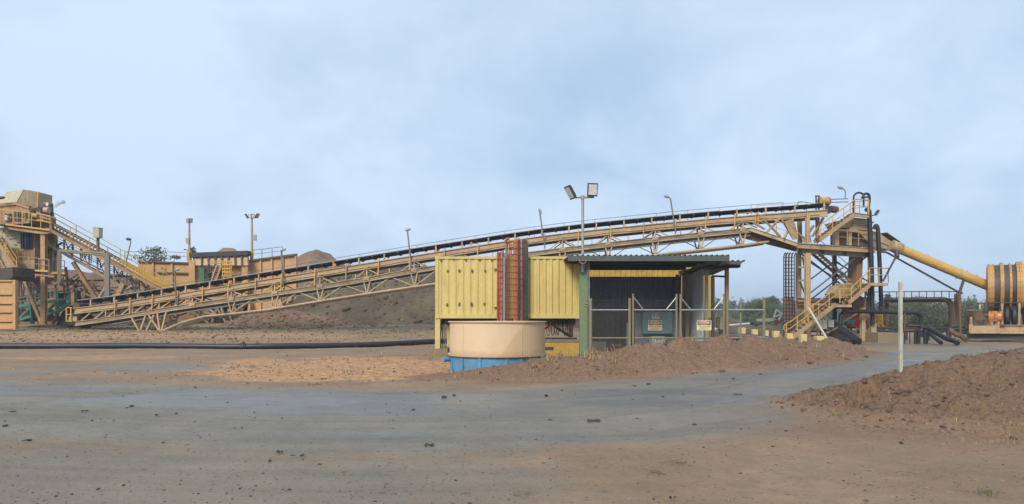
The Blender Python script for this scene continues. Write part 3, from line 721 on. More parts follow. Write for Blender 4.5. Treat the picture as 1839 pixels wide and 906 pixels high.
# right-hand side wall, corrugated, facing left
mb = MB(); pr = []; n = 22; y0w, y1w = 28.0, 31.4; p = (y1w-y0w)/n
for k in range(n): pr += [(y0w+k*p, 0), (y0w+k*p+p*.45, 0), (y0w+k*p+p*.5, -.03), (y0w+k*p+p*.95, -.03)]
pr.append((y1w, 0)); M_ = len(pr)
def ztop(y): return 3.98-(y-28)*.075
vs = [(xw1+d, y, .05) for y, d in pr]+[(xw1+d, y, ztop(y)) for y, d in pr]+[(xw1+d+.012, y, .05) for y, d in pr]+[(xw1+d+.012, y, ztop(y)) for y, d in pr]
fs = [(i, i+1, M_+i+1, M_+i) for i in range(M_-1)]+[(2*M_+i, 2*M_+i+1, 3*M_+i+1, 3*M_+i) for i in range(M_-1)]+[(M_+i, M_+i+1, 3*M_+i+1, 3*M_+i) for i in range(M_-1)]+[(0, M_, 3*M_, 2*M_)]
mb.add(vs, fs); mb.build('side_wall', SIDEW, sh)
MB().b2((X(1041, 26.3), 26.2, -.05), (X(1055, 26.3), 26.42, zr-.32)).build('post', GREENP, sh)
MB().b2((X(1056.3, 26.4), 26.30, -.05), (X(1058.3, 26.4), 26.40, zr-.32)).build('post', GALV, sh)
MB().b2((8.06, 27.86, -.05), (8.19, 27.98, 3.92)).build('post', GALV, sh)
MB().b2((7.9-.02, 31.30, -.05), (7.93, 31.44, 3.6)).build('post', LGALV, sh)
MB().b2((X(1214, 30.9), 30.85, -.05), (X(1219, 30.9), 30.97, 3.62)).build('post', LGALV, sh)
MB().b2((X(1230, 29.6), 29.5, -.05), (X(1236.5, 29.6), 29.62, 3.7)).build('post', LGALV, sh)
MB().b2((X(1278, 30), 29.95, -.05), (X(1283, 30), 30.1, 3.5)).build('post', LGALV, sh)
MB().b2((X(1302.5, 27), 26.95, -.05), (X(1308.5, 27), 27.1, Z(476, 27))).build('post', ORUST, sh)
bar(sh, 'brace', (X(1280, 30), 30.02, Z(496, 30)), (X(1304, 27), 27.05, Z(497, 27)), .05, .08, DKST)
bar(sh, 'beam', (X(1262, 27.4), 27.4, 3.78), (X(1326, 27.4), 27.4, Z(479, 27.4)), .08, .14, DKST)
bar(sh, 'beam', (X(1268, 27), 27.1, 3.62), (X(1330, 26.6), 26.6, Z(478, 26.6)), .06, .12, DKST)
slab = MB().b2((3.0, 26.6, -.3), (8.2, 31.6, .04)); slab.build('slab', CONC, sh)

tr = thing('transformer', 'blue-green transformer cabinet with danger signs inside the shed', 'transformer', (X(1185, 29.3), 29.6, .04))
MB().b2((X(1154, 29), 29.0, Z(600, 29)), (X(1208, 29), 30.1, Z(560, 29))).build('cabinet', TRANS, tr, bevel=.015)
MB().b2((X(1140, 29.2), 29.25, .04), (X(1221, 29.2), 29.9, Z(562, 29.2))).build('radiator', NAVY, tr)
MB().b2((X(1138, 29.3), 29.2, Z(585, 29.3)), (X(1153.3, 29.3), 29.8, Z(563, 29.3))).build('side_box', TRANS, tr)
for k in range(26):
    x = X(1141+k*3.1, 29.2); MB().box((x, 29.235, .5), (.02, .05, .8)).build('fin', NAVY, tr)
MB().b2((X(1170, 28.8), 28.75, .04), (X(1194, 28.8), 29.0, Z(604.5, 28.8))).build('lower_box', LGREY, tr)
MB().b2((X(1165, 28.9), 28.85, .04), (X(1169.4, 28.9), 29.0, Z(604.8, 28.9))).build('lower_box', GREY, tr)
cb_ = MB().b2((X(1064, 28.2), 28.0, .04), (X(1087, 28.2), 28.6, Z(614, 28.2))); solo(cb_, 'junction_box', GREY, 'low grey metal box on the slab at the left inside the shed', 'box')
gb = MB().b2((X(1126, 28.6), 28.6, .04), (X(1131, 28.6), 28.9, Z(580, 28.6))); solo(gb, 'meter_box', TRANS, 'narrow blue-green box standing behind the second fence post of the shed', 'box')
bn = thing('bench', 'small low rusty bench frame on the shed floor behind the fence', 'bench', (X(1105, 29), 29, .04))
MB().b2((X(1096, 29), 28.9, .42), (X(1116, 29), 29.3, .47)).build('seat', RUST, bn)
for px in (1098, 1114): MB().b2((X(px, 29)-.03, 29.0, .04), (X(px, 29)+.03, 29.2, .415)).build('leg', RUST, bn)
jb = thing('control_box', 'cream control box on a dark stand beside the rusty post right of the shed', 'box', (X(1294, 29), 29, 0))
MB().b2((X(1292, 29), 28.9, Z(592, 29)), (X(1300, 29), 29.2, Z(569, 29))).build('box', CREAM, jb)
MB().b2((X(1288, 29), 28.95, Z(590, 29)), (X(1291.6, 29), 29.2, Z(570, 29))).build('hinged_door', GREENP, jb)
MB().b2((X(1293, 29), 29.0, -.05), (X(1299, 29), 29.15, Z(592.3, 29))).build('stand', DKST, jb)

# ------------------------------------------------------------------ lettering and danger signs
DG = None
def text(par, s, loc, size, mat, name='lettering', xs=1.0):
    c = bpy.data.curves.new('t', 'FONT'); c.body = s; c.size = size; c.align_x = 'CENTER'; c.align_y = 'CENTER'; c.extrude = .002
    o = bpy.data.objects.new('t', c); COL.objects.link(o)
    dg = bpy.context.evaluated_depsgraph_get(); dg.update()
    me = bpy.data.meshes.new_from_object(o.evaluated_get(dg)); bpy.data.objects.remove(o)
    vs = [(v.co.x*xs+loc[0], loc[1]-v.co.z, v.co.y+loc[2]) for v in me.vertices]; fs = [tuple(p.vertices) for p in me.polygons]
    bpy.data.meshes.remove(me)
    m = MB().add(vs, fs); return m.build(name, mat, par)
def danger_sign(px0, px1, py0, py1, Y, label):
    x0, x1 = X(px0, Y), X(px1, Y); z1, z0 = Z(py0, Y), Z(py1, Y); cx = (x0+x1)/2; h = z1-z0; w_ = x1-x0
    t = thing('danger_sign', label, 'sign', (cx, Y, z0))
    MB().b2((x0, Y-.006, z0), (x1, Y+.006, z1)).build('plate', SIGNW, t)
    MB().b2((x0+.02, Y-.010, z0+h*.555), (x1-.02, Y-.0065, z1-.02)).build('header', SIGNK, t)
    MB().b2((x0+.02, Y-.010, z0+.02), (x1-.02, Y-.0065, z0+h*.525)).build('notice_panel', SIGNY, t)
    zc = z0+h*.765; n = 24
    MB().prism([(cx+w_*.44*math.cos(2*math.pi*k/n), Y-.014, zc+h*.165*math.sin(2*math.pi*k/n)) for k in range(n)], (0, .003, 0)).build('oval', SIGNW, t)
    MB().prism([(cx+w_*.42*math.cos(2*math.pi*k/n), Y-.018, zc+h*.145*math.sin(2*math.pi*k/n)) for k in range(n)], (0, .003, 0)).build('oval', SIGNR, t)
    text(t, 'DANGER', (cx, Y-.021, zc), h*.24, SIGNW)
    text(t, 'HIGH VOLTAGE', (cx, Y-.013, z0+h*.40), h*.165, SIGNK, xs=.92)
    dm = MB()
    for q, (zz_, ln) in enumerate(((.24, .26), (.12, .36))):
        for k in range(4):
            a = cx+w_*ln*(-1+k*.5); dm.b2((a, Y-.0125, z0+h*zz_-.008), (a+w_*ln*.42, Y-.0105, z0+h*zz_+.008))
    dm.build('small_print', GREY, t)
    return t
danger_sign(1164, 1189, 576, 594, 28.96, 'larger red, white and yellow danger high voltage sign on the transformer cabinet')
danger_sign(1251.5, 1277.5, 576, 593.5, 25.9, 'danger high voltage sign hung on the fence in front of the pale side wall')
def small_sign(px0, px1, py0, py1, Y, label):
    x0, x1 = X(px0, Y), X(px1, Y); z1, z0 = Z(py0, Y), Z(py1, Y); cx = (x0+x1)/2; h = z1-z0; w_ = x1-x0
    t = thing('danger_sign', label, 'sign', (cx, Y, z0))
    MB().b2((x0, Y-.006, z0), (x1, Y+.006, z1)).build('plate', SIGNW, t)
    MB().b2((x0+.008, Y-.010, z0+h*.5), (x1-.008, Y-.0065, z1-.01)).build('header', SIGNK, t)
    n = 20; zc = z0+h*.74
    MB().prism([(cx+w_*.43*math.cos(2*math.pi*k/n), Y-.014, zc+h*.15*math.sin(2*math.pi*k/n)) for k in range(n)], (0, .003, 0)).build('oval', SIGNR, t)
    text(t, 'DANGER', (cx, Y-.017, zc), h*.24, SIGNW, xs=.85)
    dm = MB()
    for zz_ in (.36, .16):
        for a in (-.42, .04): dm.b2((cx+w_*a, Y-.0095, z0+h*(zz_-.06)), (cx+w_*(a+.38), Y-.0065, z0+h*(zz_+.06)))
    dm.build('small_print', SIGNK, t)
small_sign(1171.5, 1184, 562.5, 572.5, 28.96, 'small black, red and white danger sign at the top of the transformer cabinet')
small_sign(1177, 1189.5, 606, 615.5, 28.7, 'small black and white danger sign on the light grey box under the transformer')

# ------------------------------------------------------------------ wire fence round the shed
fn = thing('wire_fence', 'rusty galvanised pipe fence with chain mesh and wire strands in front of the shed', 'fence', (5.6, 26, 0))
FY = 26.0
fposts = [(1061, 536, 26.05), (1131, 536, 26), (1137, 527.5, 25.98), (1215, 528, 25.98), (1222, 528, 25.98), (1300, 528, 25.98), (1306.5, 537, 26.05), (1330, 540, 26.1), (1372, 538, 26.2)]
for px, py, Y in fposts:
    MB().tube([(X(px, Y), Y, -.1), (X(px, Y), Y, Z(py, Y))], .058 if px in (1061, 1131, 1306.5, 1372) else .04, 8).build('post', LGALV, fn, True)
for a, b in ((1061, 1131), (1137, 1215), (1222, 1300), (1306.5, 1372)):
    for py in (557, 607.5):
        MB().tube([(X(a, FY), FY, Z(py, FY)), (X(b, FY), FY, Z(py, FY))], .03, 8).build('rail', GALV if py < 600 else LGALV, fn, True)
for p, q in (((1137, 533), (1155, 556)), ((1197, 556), (1215, 534)), ((1222, 534), (1240, 556)), ((1282, 556), (1300, 534))):
    MB().tube([P(*p, 25.97), P(*q, 25.97)], .022, 6).build('brace', GALV, fn, True)
for k, py in enumerate((539, 545, 551)):
    for a, b in ((1061, 1131), (1137, 1215)):
        pts = [P(a+(b-a)*t, py+1.5*math.sin(t*3.1+k)+.6*math.sin(t*17), 26.0) for t in np.linspace(0, 1, 12)]
        MB().tube(pts, .0045, 4).build('wire', LGALV, fn)
P0 = [(1050, 538), (1050, 545), (1050, 550)]
for px, py in P0: MB().tube([P(px, py, 26.2), P(1061, py+1.5, 26.05)], .012, 5).build('wire', GALV, fn)
for a, b in ((1061, 1131), (1137, 1215), (1222, 1300)):
    x0, x1 = X(a, FY), X(b, FY); z0, z1 = .12, Z(557, FY); mb = MB(); st_ = .085; H_ = z1-z0
    for sgn in (1, -1):
        k = -H_
        while k < x1-x0:
            if sgn > 0: u0, v0, u1, v1 = k, 0, k+H_, H_
            else: u0, v0, u1, v1 = k+H_, 0, k, H_
            # clip to the bay
            def at(t): return u0+(u1-u0)*t
            ts = sorted([(0-u0)/(u1-u0), (x1-x0-u0)/(u1-u0)]); t0, t1 = max(0, ts[0]), min(1, ts[1])
            if t1-t0 > .02:
                p = V(x0+at(t0), FY+.03*sgn*.2, z0+v0+(v1-v0)*t0); q = V(x0+at(t1), FY+.03*sgn*.2, z0+v0+(v1-v0)*t1)
                mb.bar(p, q, .003, .003, side=V(0, 1, 0))
            k += st_
    mb.build('chain_mesh', LGALV, fn)

# ------------------------------------------------------------------ lights on poles
def flood(par, c, size, face, tilt=0.5, name='lamp_head'):
    """a flat LED floodlight: finned housing, glass and bracket; face = direction the glass looks"""
    c = Vector(c); f = Vector(face).normalized(); s = f.cross(V(0, 0, 1)).normalized(); u = s.cross(f)
    R = Matrix((s, f, u)).transposed(); w_, h_, d_ = size
    o = MB().box(c, (w_, d_, h_), R).build(name, LAMPB, par, bevel=min(w_, d_)*.12)
    MB().box(c+f*(d_/2+.004), (w_*.82, .012, h_*.80), R).build('glass', LENS, o)
    fb = MB()
    for k in range(5): fb.box(c-f*(d_/2+.02)+s*w_*(-.36+.18*k), (.02, .05, h_*.8), R)
    fb.build('fins', LAMPB, o)
    return o
fp = thing('floodlight_pole', 'tall grey pole with two square floodlights rising from the left post of the shed', 'floodlight', (X(1046.5, 26.1), 26.1, zr-.5))
FYp = 26.1; fx = X(1046.5, FYp)
MB().tube([(fx, FYp, zr-.6), (fx, FYp, Z(357, FYp))], .055, 10).build('pole', GALV, fp, True)
MB().tube([(fx, FYp, Z(352, FYp)), (fx, FYp, Z(358, FYp))], .075, 10).build('collar', GALV, fp, True)
MB().tube([P(1030, 355, FYp), P(1067, 354.5, FYp)], .04, 8).build('crossarm', GALV, fp, True)
flood(fp, P(1064, 341, FYp-.15), (.40, .50, .10), (.12, -1, -.22))
for px in (1056.5, 1071): MB().tube([P(px+.3, 344, FYp-.1), P(px+1, 354, FYp)], .012, 6).build('bracket', DKST, fp, True)
flood(fp, P(1024, 346, FYp-.1), (.44, .56, .09), (-.80, -.30, -.52))
MB().tube([P(1028, 352, FYp-.05), P(1034, 355, FYp)], .02, 6).build('bracket', DKST, fp, True)
MB().b2((fx-.14, FYp-.13, Z(466, FYp)), (fx-.02, FYp-.06, Z(459, FYp))).build('junction_box', LGREY, fp)
MB().tube([P(1040+6.5*(1-math.cos(a)), 467+7*math.sin(a), 25.5) for a in [math.pi*k/9 for k in range(10)]], .014, 6).build('cable', CABP, fp, True)
for zz_ in (zr-.35, zr-.12): MB().box((fx, FYp+.0, zz_), (.16, .15, .05)).build('clamp', GALV, fp)
def cobra(name, label, pts, r, head, hd, size=(.5, .16, .10), mat=GREY, lens=True):
    t = thing(name, label, 'lamp', tuple(pts[0]))
    MB().tube(bend(pts, .35), r, 8).build('pole', mat, t, True)
    h = Vector(head); d = Vector(hd).normalized()
    o = MB().tube([h-d*size[0]*.5, h-d*size[0]*.2, h+d*size[0]*.2, h+d*size[0]*.5], [size[1]*.35, size[1]*.55, size[1]*.6, size[1]*.3], 10).build('lamp_head', LGREY if lens else LAMPB, t, True)
    return t
# ================================================================== the long main conveyor
A2 = V(-33.15, 50.5, 0); D2 = V(21.2, 45.0, 0)-A2
NRM = V(-D2.y, D2.x, 0).normalized()          # points away from the viewer
def yline(px):
    k = (px-CX)/F; t = (k*A2.y-A2.x)/(D2.x-k*D2.y); return A2.y+t*D2.y
def C(px, py, off=0.0):
    p = P(px, py, yline(px)); return p+NRM*off
def interp(pts, px):
    xs = [p[0] for p in pts]
    for i in range(len(xs)-1):
        if px <= xs[i+1] or i == len(xs)-2:
            p0 = pts[max(i-1, 0)][1]; p1 = pts[i][1]; p2 = pts[i+1][1]; p3 = pts[min(i+2, len(xs)-1)][1]
            h = xs[i+1]-xs[i]; t = (px-xs[i])/h
            m1 = (p2-p0)/(xs[i+1]-xs[max(i-1, 0)])*h; m2 = (p3-p1)/(xs[min(i+2, len(xs)-1)]-xs[i])*h
            return (2*t**3-3*t*t+1)*p1+(t**3-2*t*t+t)*m1+(-2*t**3+3*t*t)*p2+(t**3-t*t)*m2
TOP = [(134, 553), (200, 545), (320, 527), (460, 504.5), (600, 482), (782, 453), (990, 422), (1200, 400), (1350, 387), (1486, 377)]
LOW = [(135, 577), (200, 567.5), (320, 548), (460, 527.5), (600, 507), (782, 476), (990, 447), (1200, 423), (1348, 408.5)]
BOT = [(290, 593), (349, 570), (410, 562.5), (476, 555), (600, 535), (781, 508), (990, 479), (1189, 455), (1350, 437), (1382, 432)]
def curve(pts, dy=0, off=0, n=40, a=None, b=None):
    a = pts[0][0] if a is None else a; b = pts[-1][0] if b is None else b
    return [C(px, interp(pts, px)+dy, off) for px in np.linspace(a, b, n)]
cv = thing('main_conveyor', 'long dusty beige belt conveyor on a steel truss climbing rightwards across the yard', 'conveyor', tuple(C(132, 600)))
GA = 1.5
for off in (0, GA):
    MB().ib(curve(TOP, 6, off), .22, .47, .05).build('upper_beam', BEIGE, cv)
    MB().ib(curve(LOW, 5, off), .20, .34, .04).build('lower_beam', BEIGE2, cv)
    MB().tube(curve(BOT, 2, off, 30), .085, 8).build('bottom_chord', BEIGE2, cv, True)
MB().sweep(curve(LOW, 9.5, GA*.5, 30), [(-.62, -.05), (.62, -.05), (.62, .05), (-.62, .05)]).build('walkway', DKST, cv)
MB().tube(curve(LOW, 15, .1, 30, 200), .055, 6).build('service_pipe', GREY, cv, True)
belt = [(-.62, .16), (-.28, 0), (.28, 0), (.62, .16), (.62, .13), (.28, -.03), (-.28, -.03), (-.62, .13)]
MB().sweep(curve(TOP, -8.5, GA*.5, 50, 140), belt).build('belt', RUBBER, cv)
MB().sweep(curve(TOP, 1.5, GA*.5, 50, 140), [(-.55, -.015), (.55, -.015), (.55, .015), (-.55, .015)]).build('return_belt', RUBBER, cv)
# belt guard rail on stubs, idlers
MB().tube(curve(TOP, -12.5, -.08, 50, 140, 1290), .026, 6).build('guard_rail', GALV, cv, True)
ml = curve(TOP, 0, 0, 300, 142, 1480); ml2 = samp(ml, .62)
for k, p in enumerate(samp(ml, .95)[1:]):
    px = CX+F*p.x/p.y; q = C(px, interp(TOP, px), 0)
    if k % 2 == 0:
        MB().bar(q+V(0, 0, -.03), q+V(0, 0, .50), .10, .10, NRM).build('idler_bracket', BEIGE2, cv)
    i0 = q+V(0, 0, .28)+NRM*(GA*.5-.27); i1 = i0+NRM*.54
    r_ = MB(); r_.tube([i0, i1], .05, 6); r_.tube([i0-NRM*.02, i0-NRM*.36+V(0, 0, .15)], .05, 6); r_.tube([i1+NRM*.02, i1+NRM*.36+V(0, 0, .15)], .05, 6)
    r_.build('idler_roller', BROWN if k % 5 else RUST, cv)
# rear handrail
hr = MB()
pr = curve(TOP, 0, GA+.15, 60, 180, 1420)
for hh_ in (.62, .95): hr.tube([p+V(0, 0, hh_) for p in pr], .02, 5)
hro = hr.build('handrail', GREY, cv, True)
for p in samp(pr, 2.2): MB().tube([p-V(0, 0, .2), p+V(0, 0, .95)], .02, 5).build('post', BEIGE2, hro)
# front uprights: yellow posts between the chords
fpx = [208, 235, 275, 320, 365, 411, 460, 506, 566, 622, 680, 736, 798, 858, 913, 978, 1038, 1096, 1155, 1212, 1266, 1318, 1360]
for k, px in enumerate(fpx):
    MB().bar(C(px, interp(LOW, px)+2, -.14), C(px+1.2, interp(TOP, px)-5, -.14), .07, .07, NRM).build('handrail_post', YEL if k % 3 else BEIGE, cv)
# web members between the two front chords and the bracing of the deep truss below
for k, px in enumerate(range(146, 330, 24)):
    a, b = px, px+20
    for off in (0, GA):
        MB().bar(C(a, interp(LOW, a)+1, off), C(b, interp(TOP, b)+10, off), .08, .08, NRM).build('diagonal', BEIGE, cv)
        if k % 2: MB().bar(C(b, interp(LOW, b)+1, off), C(b, interp(TOP, b)+10, off), .08, .08, NRM).build('upright', BEIGE, cv)
nodes = [346, 416, 494, 575, 659, 744, 829, 914, 1010, 1093, 1177, 1259, 1334]
for i, px in enumerate(nodes):
    for off in (0, GA):
        MB().bar(C(px, interp(LOW, px)+3, off), C(px, interp(TOP, px)+10, off), .12, .10, NRM).build('upright', BEIGE, cv)
        for s in (-1, 1):
            MB().bar(C(px, interp(TOP, px)+11, off), C(px+s*25, interp(LOW, px+s*25)+2, off), .07, .07, NRM).build('diagonal', BEIGE, cv)
    if px > 360 and px < 1345:
        for s in (-1, 1):
            MB().bar(C(px+s*6, interp(LOW, px)+8, 0), C(px, interp(BOT, px)+2, 0), .09, .09, NRM).build('strut', BEIGE2, cv)
            MB().bar(C(px+s*6, interp(LOW, px)+8, GA), C(px, interp(BOT, px)+2, GA), .09, .09, NRM).build('strut', BEIGE2, cv)
    if i < len(nodes)-1 and px > 360:
        n2 = nodes[i+1]; mp = (px+n2)/2
        th = .05 if px > 1000 else .07; mt = DKST if px > 1000 else BEIGE2
        MB().bar(C(mp, interp(LOW, mp)+8, .05), C(n2, interp(BOT, n2)+1, .05), th, th, NRM).build('tie', mt, cv)
        MB().bar(C(mp, interp(LOW, mp)+8, .05), C(px, interp(BOT, px)+1, .05), th, th, NRM).build('tie', mt, cv)
        MB().bar(C(px, interp(LOW, px)+6, 0), C(n2, interp(LOW, n2)+6, GA), .06, .06).build('cross_tie', BEIGE2, cv)
for i, px in enumerate(nodes):
    q = C(px, interp(LOW, px)+3.5, -.115); MB().box(q, (.42, .02, .26), Matrix.Rotation(.1, 3, 'Y')).build('gusset', BEIGE2 if i % 2 else BEIGE, cv)
    q = C(px, interp(TOP, px)+9, -.125); MB().box(q, (.34, .02, .22), Matrix.Rotation(-.1, 3, 'Y')).build('gusset', BEIGE2, cv)
MB().tube([p+V(0, -.13, .03*math.sin(i*1.3)) for i, p in enumerate(curve(TOP, 9.5, 0, 70, 150, 1470))], .022, 5).build('cable', CABK, cv, True)
MB().tube([p+V(0, -.12, .04*math.sin(i*1.7+1)) for i, p in enumerate(curve(LOW, 4.5, 0, 60, 150, 1340))], .018, 5).build('cable', BROWN, cv, True)
# short posts seen against the sky under the upper beam
for px in (640, 700, 763, 885, 1028, 1063, 1128, 1222):
    MB().bar(C(px, interp(LOW, px)+1, -.1), C(px, interp(LOW, px)-7, -.1), .06, .06, NRM).build('stub', BEIGE2, cv)
# trestle
for a, b in (((236, 569), (251, 594)), ((262, 567), (252, 594)), ((267, 565), (288, 595)), ((299, 560), (290, 595)), ((283, 563), (288, 595)), ((277, 566), (262, 594))):
    for off in (0, GA):
        MB().bar(C(*a, off), C(b[0], b[1]+2, off), .14, .12, NRM).build('trestle_leg', BEIGE, cv)
MB().bar(C(233, 597.5, -.2), C(293, 598.5, -.2), .4, .22).build('trestle_sill', WHITEP, cv)
MB().bar(C(296, 595, GA), C(350, 573, GA), .08, .08).build('bottom_chord', BEIGE2, cv)
# tail end: guard, tail pulley, skirts
tp = C(134, 551, GA*.5)
MB().tube([tp-NRM*.6, tp+NRM*.6], .30, 16).build('tail_pulley', BROWN, cv, True)
for px in (124, 132):
    MB().bar(C(px, 553, -.25), C(px, 578, -.25), .07, .07, NRM).build('tail_guard', YEL, cv)
for py in (553, 565, 577): MB().bar(C(124, py, -.25), C(134, py, -.25), .06, .06, NRM).build('tail_guard', YEL, cv)
MB().b2s(C(127, 577, -.2), C(136, 569, .1)).build('tail_plate', BEIGE, cv)
MB().prism([C(112, 582, .3), C(128, 558, .3), C(138, 560, .3), C(150, 575, .3), C(140, 590, .3)], NRM*1.0).build('tail_boot', DKST, cv)
for k in range(3):
    MB().b2s(C(170+k*34, 561-k*5, .6), C(176+k*34, 555-k*5, 1.0)).build('junction_box', CREAM if k != 1 else YEL, cv)
MB().b2s(C(778, 452, .2), C(785, 447, .6)).build('motor', ORANGE, cv)
for px in (413, 508, 600, 845): MB().b2s(C(px, interp(TOP, px)-2, -.2), C(px+3, interp(TOP, px)-8, .0)).build('pull_switch', ORANGE, cv)

# lamp posts standing on the conveyor (each a thing)
def conv_lamp(px0, py0, px1, py1, label, head, hd, lens=True):
    a = C(px0, py0, -.2); b = P(px1, py1, a.y-.1)
    t = thing('lamp_post', label, 'lamp', tuple(a), 'lamp posts fixed along the main conveyor')
    MB().tube([a, b], .05, 7).build('pole', GREY if lens else BEIGE2, t, True)
    h = P(*head, a.y-.12); d = Vector(hd).normalized()
    MB().tube([b, h], .03, 6).build('arm', GREY, t, True)
    MB().tube([h-d*.2, h, h+d*.2], [.06, .11, .06], 8).build('lamp_head', LGREY, t, True)
conv_lamp(740, 480, 731.5, 413, 'thin leaning lamp post on the conveyor left of the yellow container', (732.5, 413), (1, 0, .3))
conv_lamp(979, 445, 969, 379, 'thin leaning lamp post on the conveyor left of the twin floodlight pole', (970, 380), (.4, 0, -.9))
conv_lamp(1213, 420, 1204, 357, 'grey lamp post with a short arm on the conveyor above the shed', (1197.5, 353.5), (-1, 0, .35))
conv_lamp(319, 547, 314, 482, 'short lamp post at the foot of the yellow-railed walkway on the conveyor', (318, 484.5), (1, 0, .35))
conv_lamp(511, 515, 505, 450, 'short lamp post on the conveyor in front of the right end of the tan wall', (508.5, 449), (1, 0, .35))

# ================================================================== right-hand transfer tower
tw = thing('transfer_tower', 'tall beige steel transfer tower with stairs and platforms at the head of the conveyor', 'tower', (22.5, 46, 0))
def T(px, py, dy=0.0):           # tower front plane recedes to the right
    Y = 44.6+(px-1430)*.018+dy; return P(px, py, Y)
DP = 3.0
def tb(name, a, b, w, h=None, mat=BEIGE, dy=0.0, dy2=None): return MB().bar(T(*a, dy), T(*b, dy if dy2 is None else dy2), w, h, V(0, 1, 0)).build(name, mat, tw)
# columns
MB().ib([T(1450, 612), T(1450, 455)], .34, .3, .05, V(1, 0, 0)).build('column', BEIGE, tw)
MB().ib([T(1434, 608, DP), T(1434, 455, DP)], .3, .3, .05, V(1, 0, 0)).build('column', BEIGE2, tw)
MB().bar(T(1498.5, 606, DP), T(1498.5, 455, DP), .24, .24, V(1, 0, 0)).build('column', PIPEB, tw)
MB().ib([T(1549, 613, .2), T(1549, 553, .2)], .26, .3, .05, V(1, 0, 0)).build('column', BEIGE, tw)
MB().bar(T(1567, 613, -.1), T(1567, 582, -.1), .36, .36, V(1, 0, 0)).build('column_base', BEIGE, tw)
MB().ib([T(1562.5, 583, .3), T(1562.5, 458, .3)], .22, .26, .05, V(1, 0, 0)).build('column', BEIGE2, tw)
MB().ib([T(1436, 455, DP), T(1436, 384, DP)], .26, .26, .05, V(1, 0, 0)).build('column', BEIGE2, tw)
MB().ib([T(1450, 436), T(1450, 384)], .22, .26, .05, V(1, 0, 0)).build('column', BEIGE, tw)
MB().ib([T(1468, 436, .6), T(1468, 390, .6)], .2, .2, .05, V(1, 0, 0)).build('column', BEIGE2, tw)
# main deck
MB().prism([T(1431, 436), T(1572, 446), T(1572, 448, DP), T(1431, 440, DP)], (0, 0, -.07)).build('deck', GREY, tw)
MB().ib([T(1431, 441.5, -.05), T(1572, 450.5, -.05)], .16, .34).build('deck_beam', BEIGE, tw)
MB().ib([T(1438, 450, .5), T(1568, 458.5, .5)], .2, .40).build('deck_beam', BEIGE2, tw)
MB().ib([T(1438, 449, DP), T(1568, 457, DP)], .2, .40).build('deck_beam', BROWN, tw)
for px in (1440, 1480, 1520, 1560): MB().ib([T(px, 450+(px-1440)*.068, .1), T(px, 450+(px-1440)*.068, DP)], .15, .3).build('joist', BROWN, tw)
# bracing under the deck
for a, b, m_ in (((1440, 457), (1523, 521), DKST), ((1559, 459), (1458, 537), DKST), ((1539, 461), (1456, 526), GREY), ((1441, 462), (1447, 490), BEIGE2), ((1436, 505), (1446, 529), BEIGE2)):
    tb('brace', a, b, .09, .09, m_, .5, DP-.3)
for a, b in (((1434, 480), (1450, 481)), ((1434, 504), (1450, 504)), ((1434, 541), (1450, 541))): tb('tie', a, b, .08, .1, BEIGE2, .3)
tb('tie', (1437, 541), (1562, 541), .12, .16, BROWN, DP-.4)
tb('tie', (1437, 547), (1505, 547), .10, .12, BEIGE2, .6)
for a, b in (((1549, 585), (1566, 612)), ((1512, 580), (1541, 562)), ((1556, 563), (1566, 582)), ((1480, 600), (1510, 586)), ((1555, 520), (1552, 560)), ((1500, 575), (1549, 612))): tb('brace', a, b, .1, .1, BEIGE2, .35)
for k in range(9):
    a = random.uniform(1470, 1560); tb('tie', (a, random.uniform(585, 605)), (a+random.uniform(-35, 35), random.uniform(585, 606)), .07, .07, random.choice([DKST, BROWN, RUST]), random.uniform(1, DP))
for a, b, m_, q in (((1452, 470), (1500, 500), BEIGE2, 2.6), ((1500, 470), (1562, 508), DKST, 2.6), ((1500, 505), (1545, 470), GREY, 2.8), ((1452, 505), (1498, 470), GREY, 2.8), ((1510, 500), (1560, 530), BEIGE2, 1.5), ((1500, 540), (1532, 512), BEIGE2, 2.0), ((1552, 515), (1566, 552), REDP, 1.2), ((1520, 556), (1548, 586), BEIGE2, 1.4), ((1455, 560), (1480, 585), BROWN, 1.4), ((1478, 553), (1458, 590), BEIGE2, 1.0), ((1566, 520), (1552, 558), BEIGE2, 1.5)): tb('brace', a, b, .08, .08, m_, q)
for py in (588, 596, 603): tb('tie', (1452, py), (1545, py+1), .08, .10, BROWN, 1.4)
# stairs: two flights in front, one dark flight inside, one to the top
wd = V(0, .85, 0)
stair(tw, T(1420, 610, -1.2), T(1501, 547, -1.2), wd, 12, BEIGE)
MB().b2s(T(1500, 552, -1.2), T(1530, 547.5, -.3)).build('landing', BEIGE, tw)
stair(tw, T(1524, 545, -1.2), T(1563, 512, -1.2), wd, 8, BEIGE)
MB().b2s(T(1562, 513.5, -1.3), T(1595, 508.5, .6)).build('landing', BEIGE, tw)
def srail(pts, dy, h=.95, mat=YEL, d=1.1):
    handrail(tw, [T(*p, dy) for p in pts], h, d, mat, .028)
for dy in (-1.25, -.3):
    srail([(1412, 608), (1420, 604), (1501, 544.5), (1527, 544.5), (1562, 510)], dy)
    MB().tube([T(1412, 583, dy), T(1407.5, 586, dy), T(1407, 591, dy), T(1411, 595, dy)], .028, 6).build('rail_end', YEL, tw, True)
srail([(1562, 509), (1595, 509)], -1.3, 1.05); handrail(tw, [T(1595, 509, -1.3), T(1595, 509, .5)], 1.05, 1, YEL, .028); srail([(1562, 508.5), (1595, 508.5)], .5, 1.05)
stair(tw, T(1530, 507, 1.9), T(1466, 452, 1.9), wd, 13, BEIGE2, .2, DKST)
handrail(tw, [T(1530, 505, 1.9), T(1468, 452, 1.9)], .95, 1.6, GREY, .022)
stair(tw, T(1472, 432, -.7), T(1536, 385, -.7), wd, 11, BEIGE)
for dy in (-.72, .15): srail([(1474, 429), (1536, 383), (1559, 384)], dy, .95, YEL, 1.2)
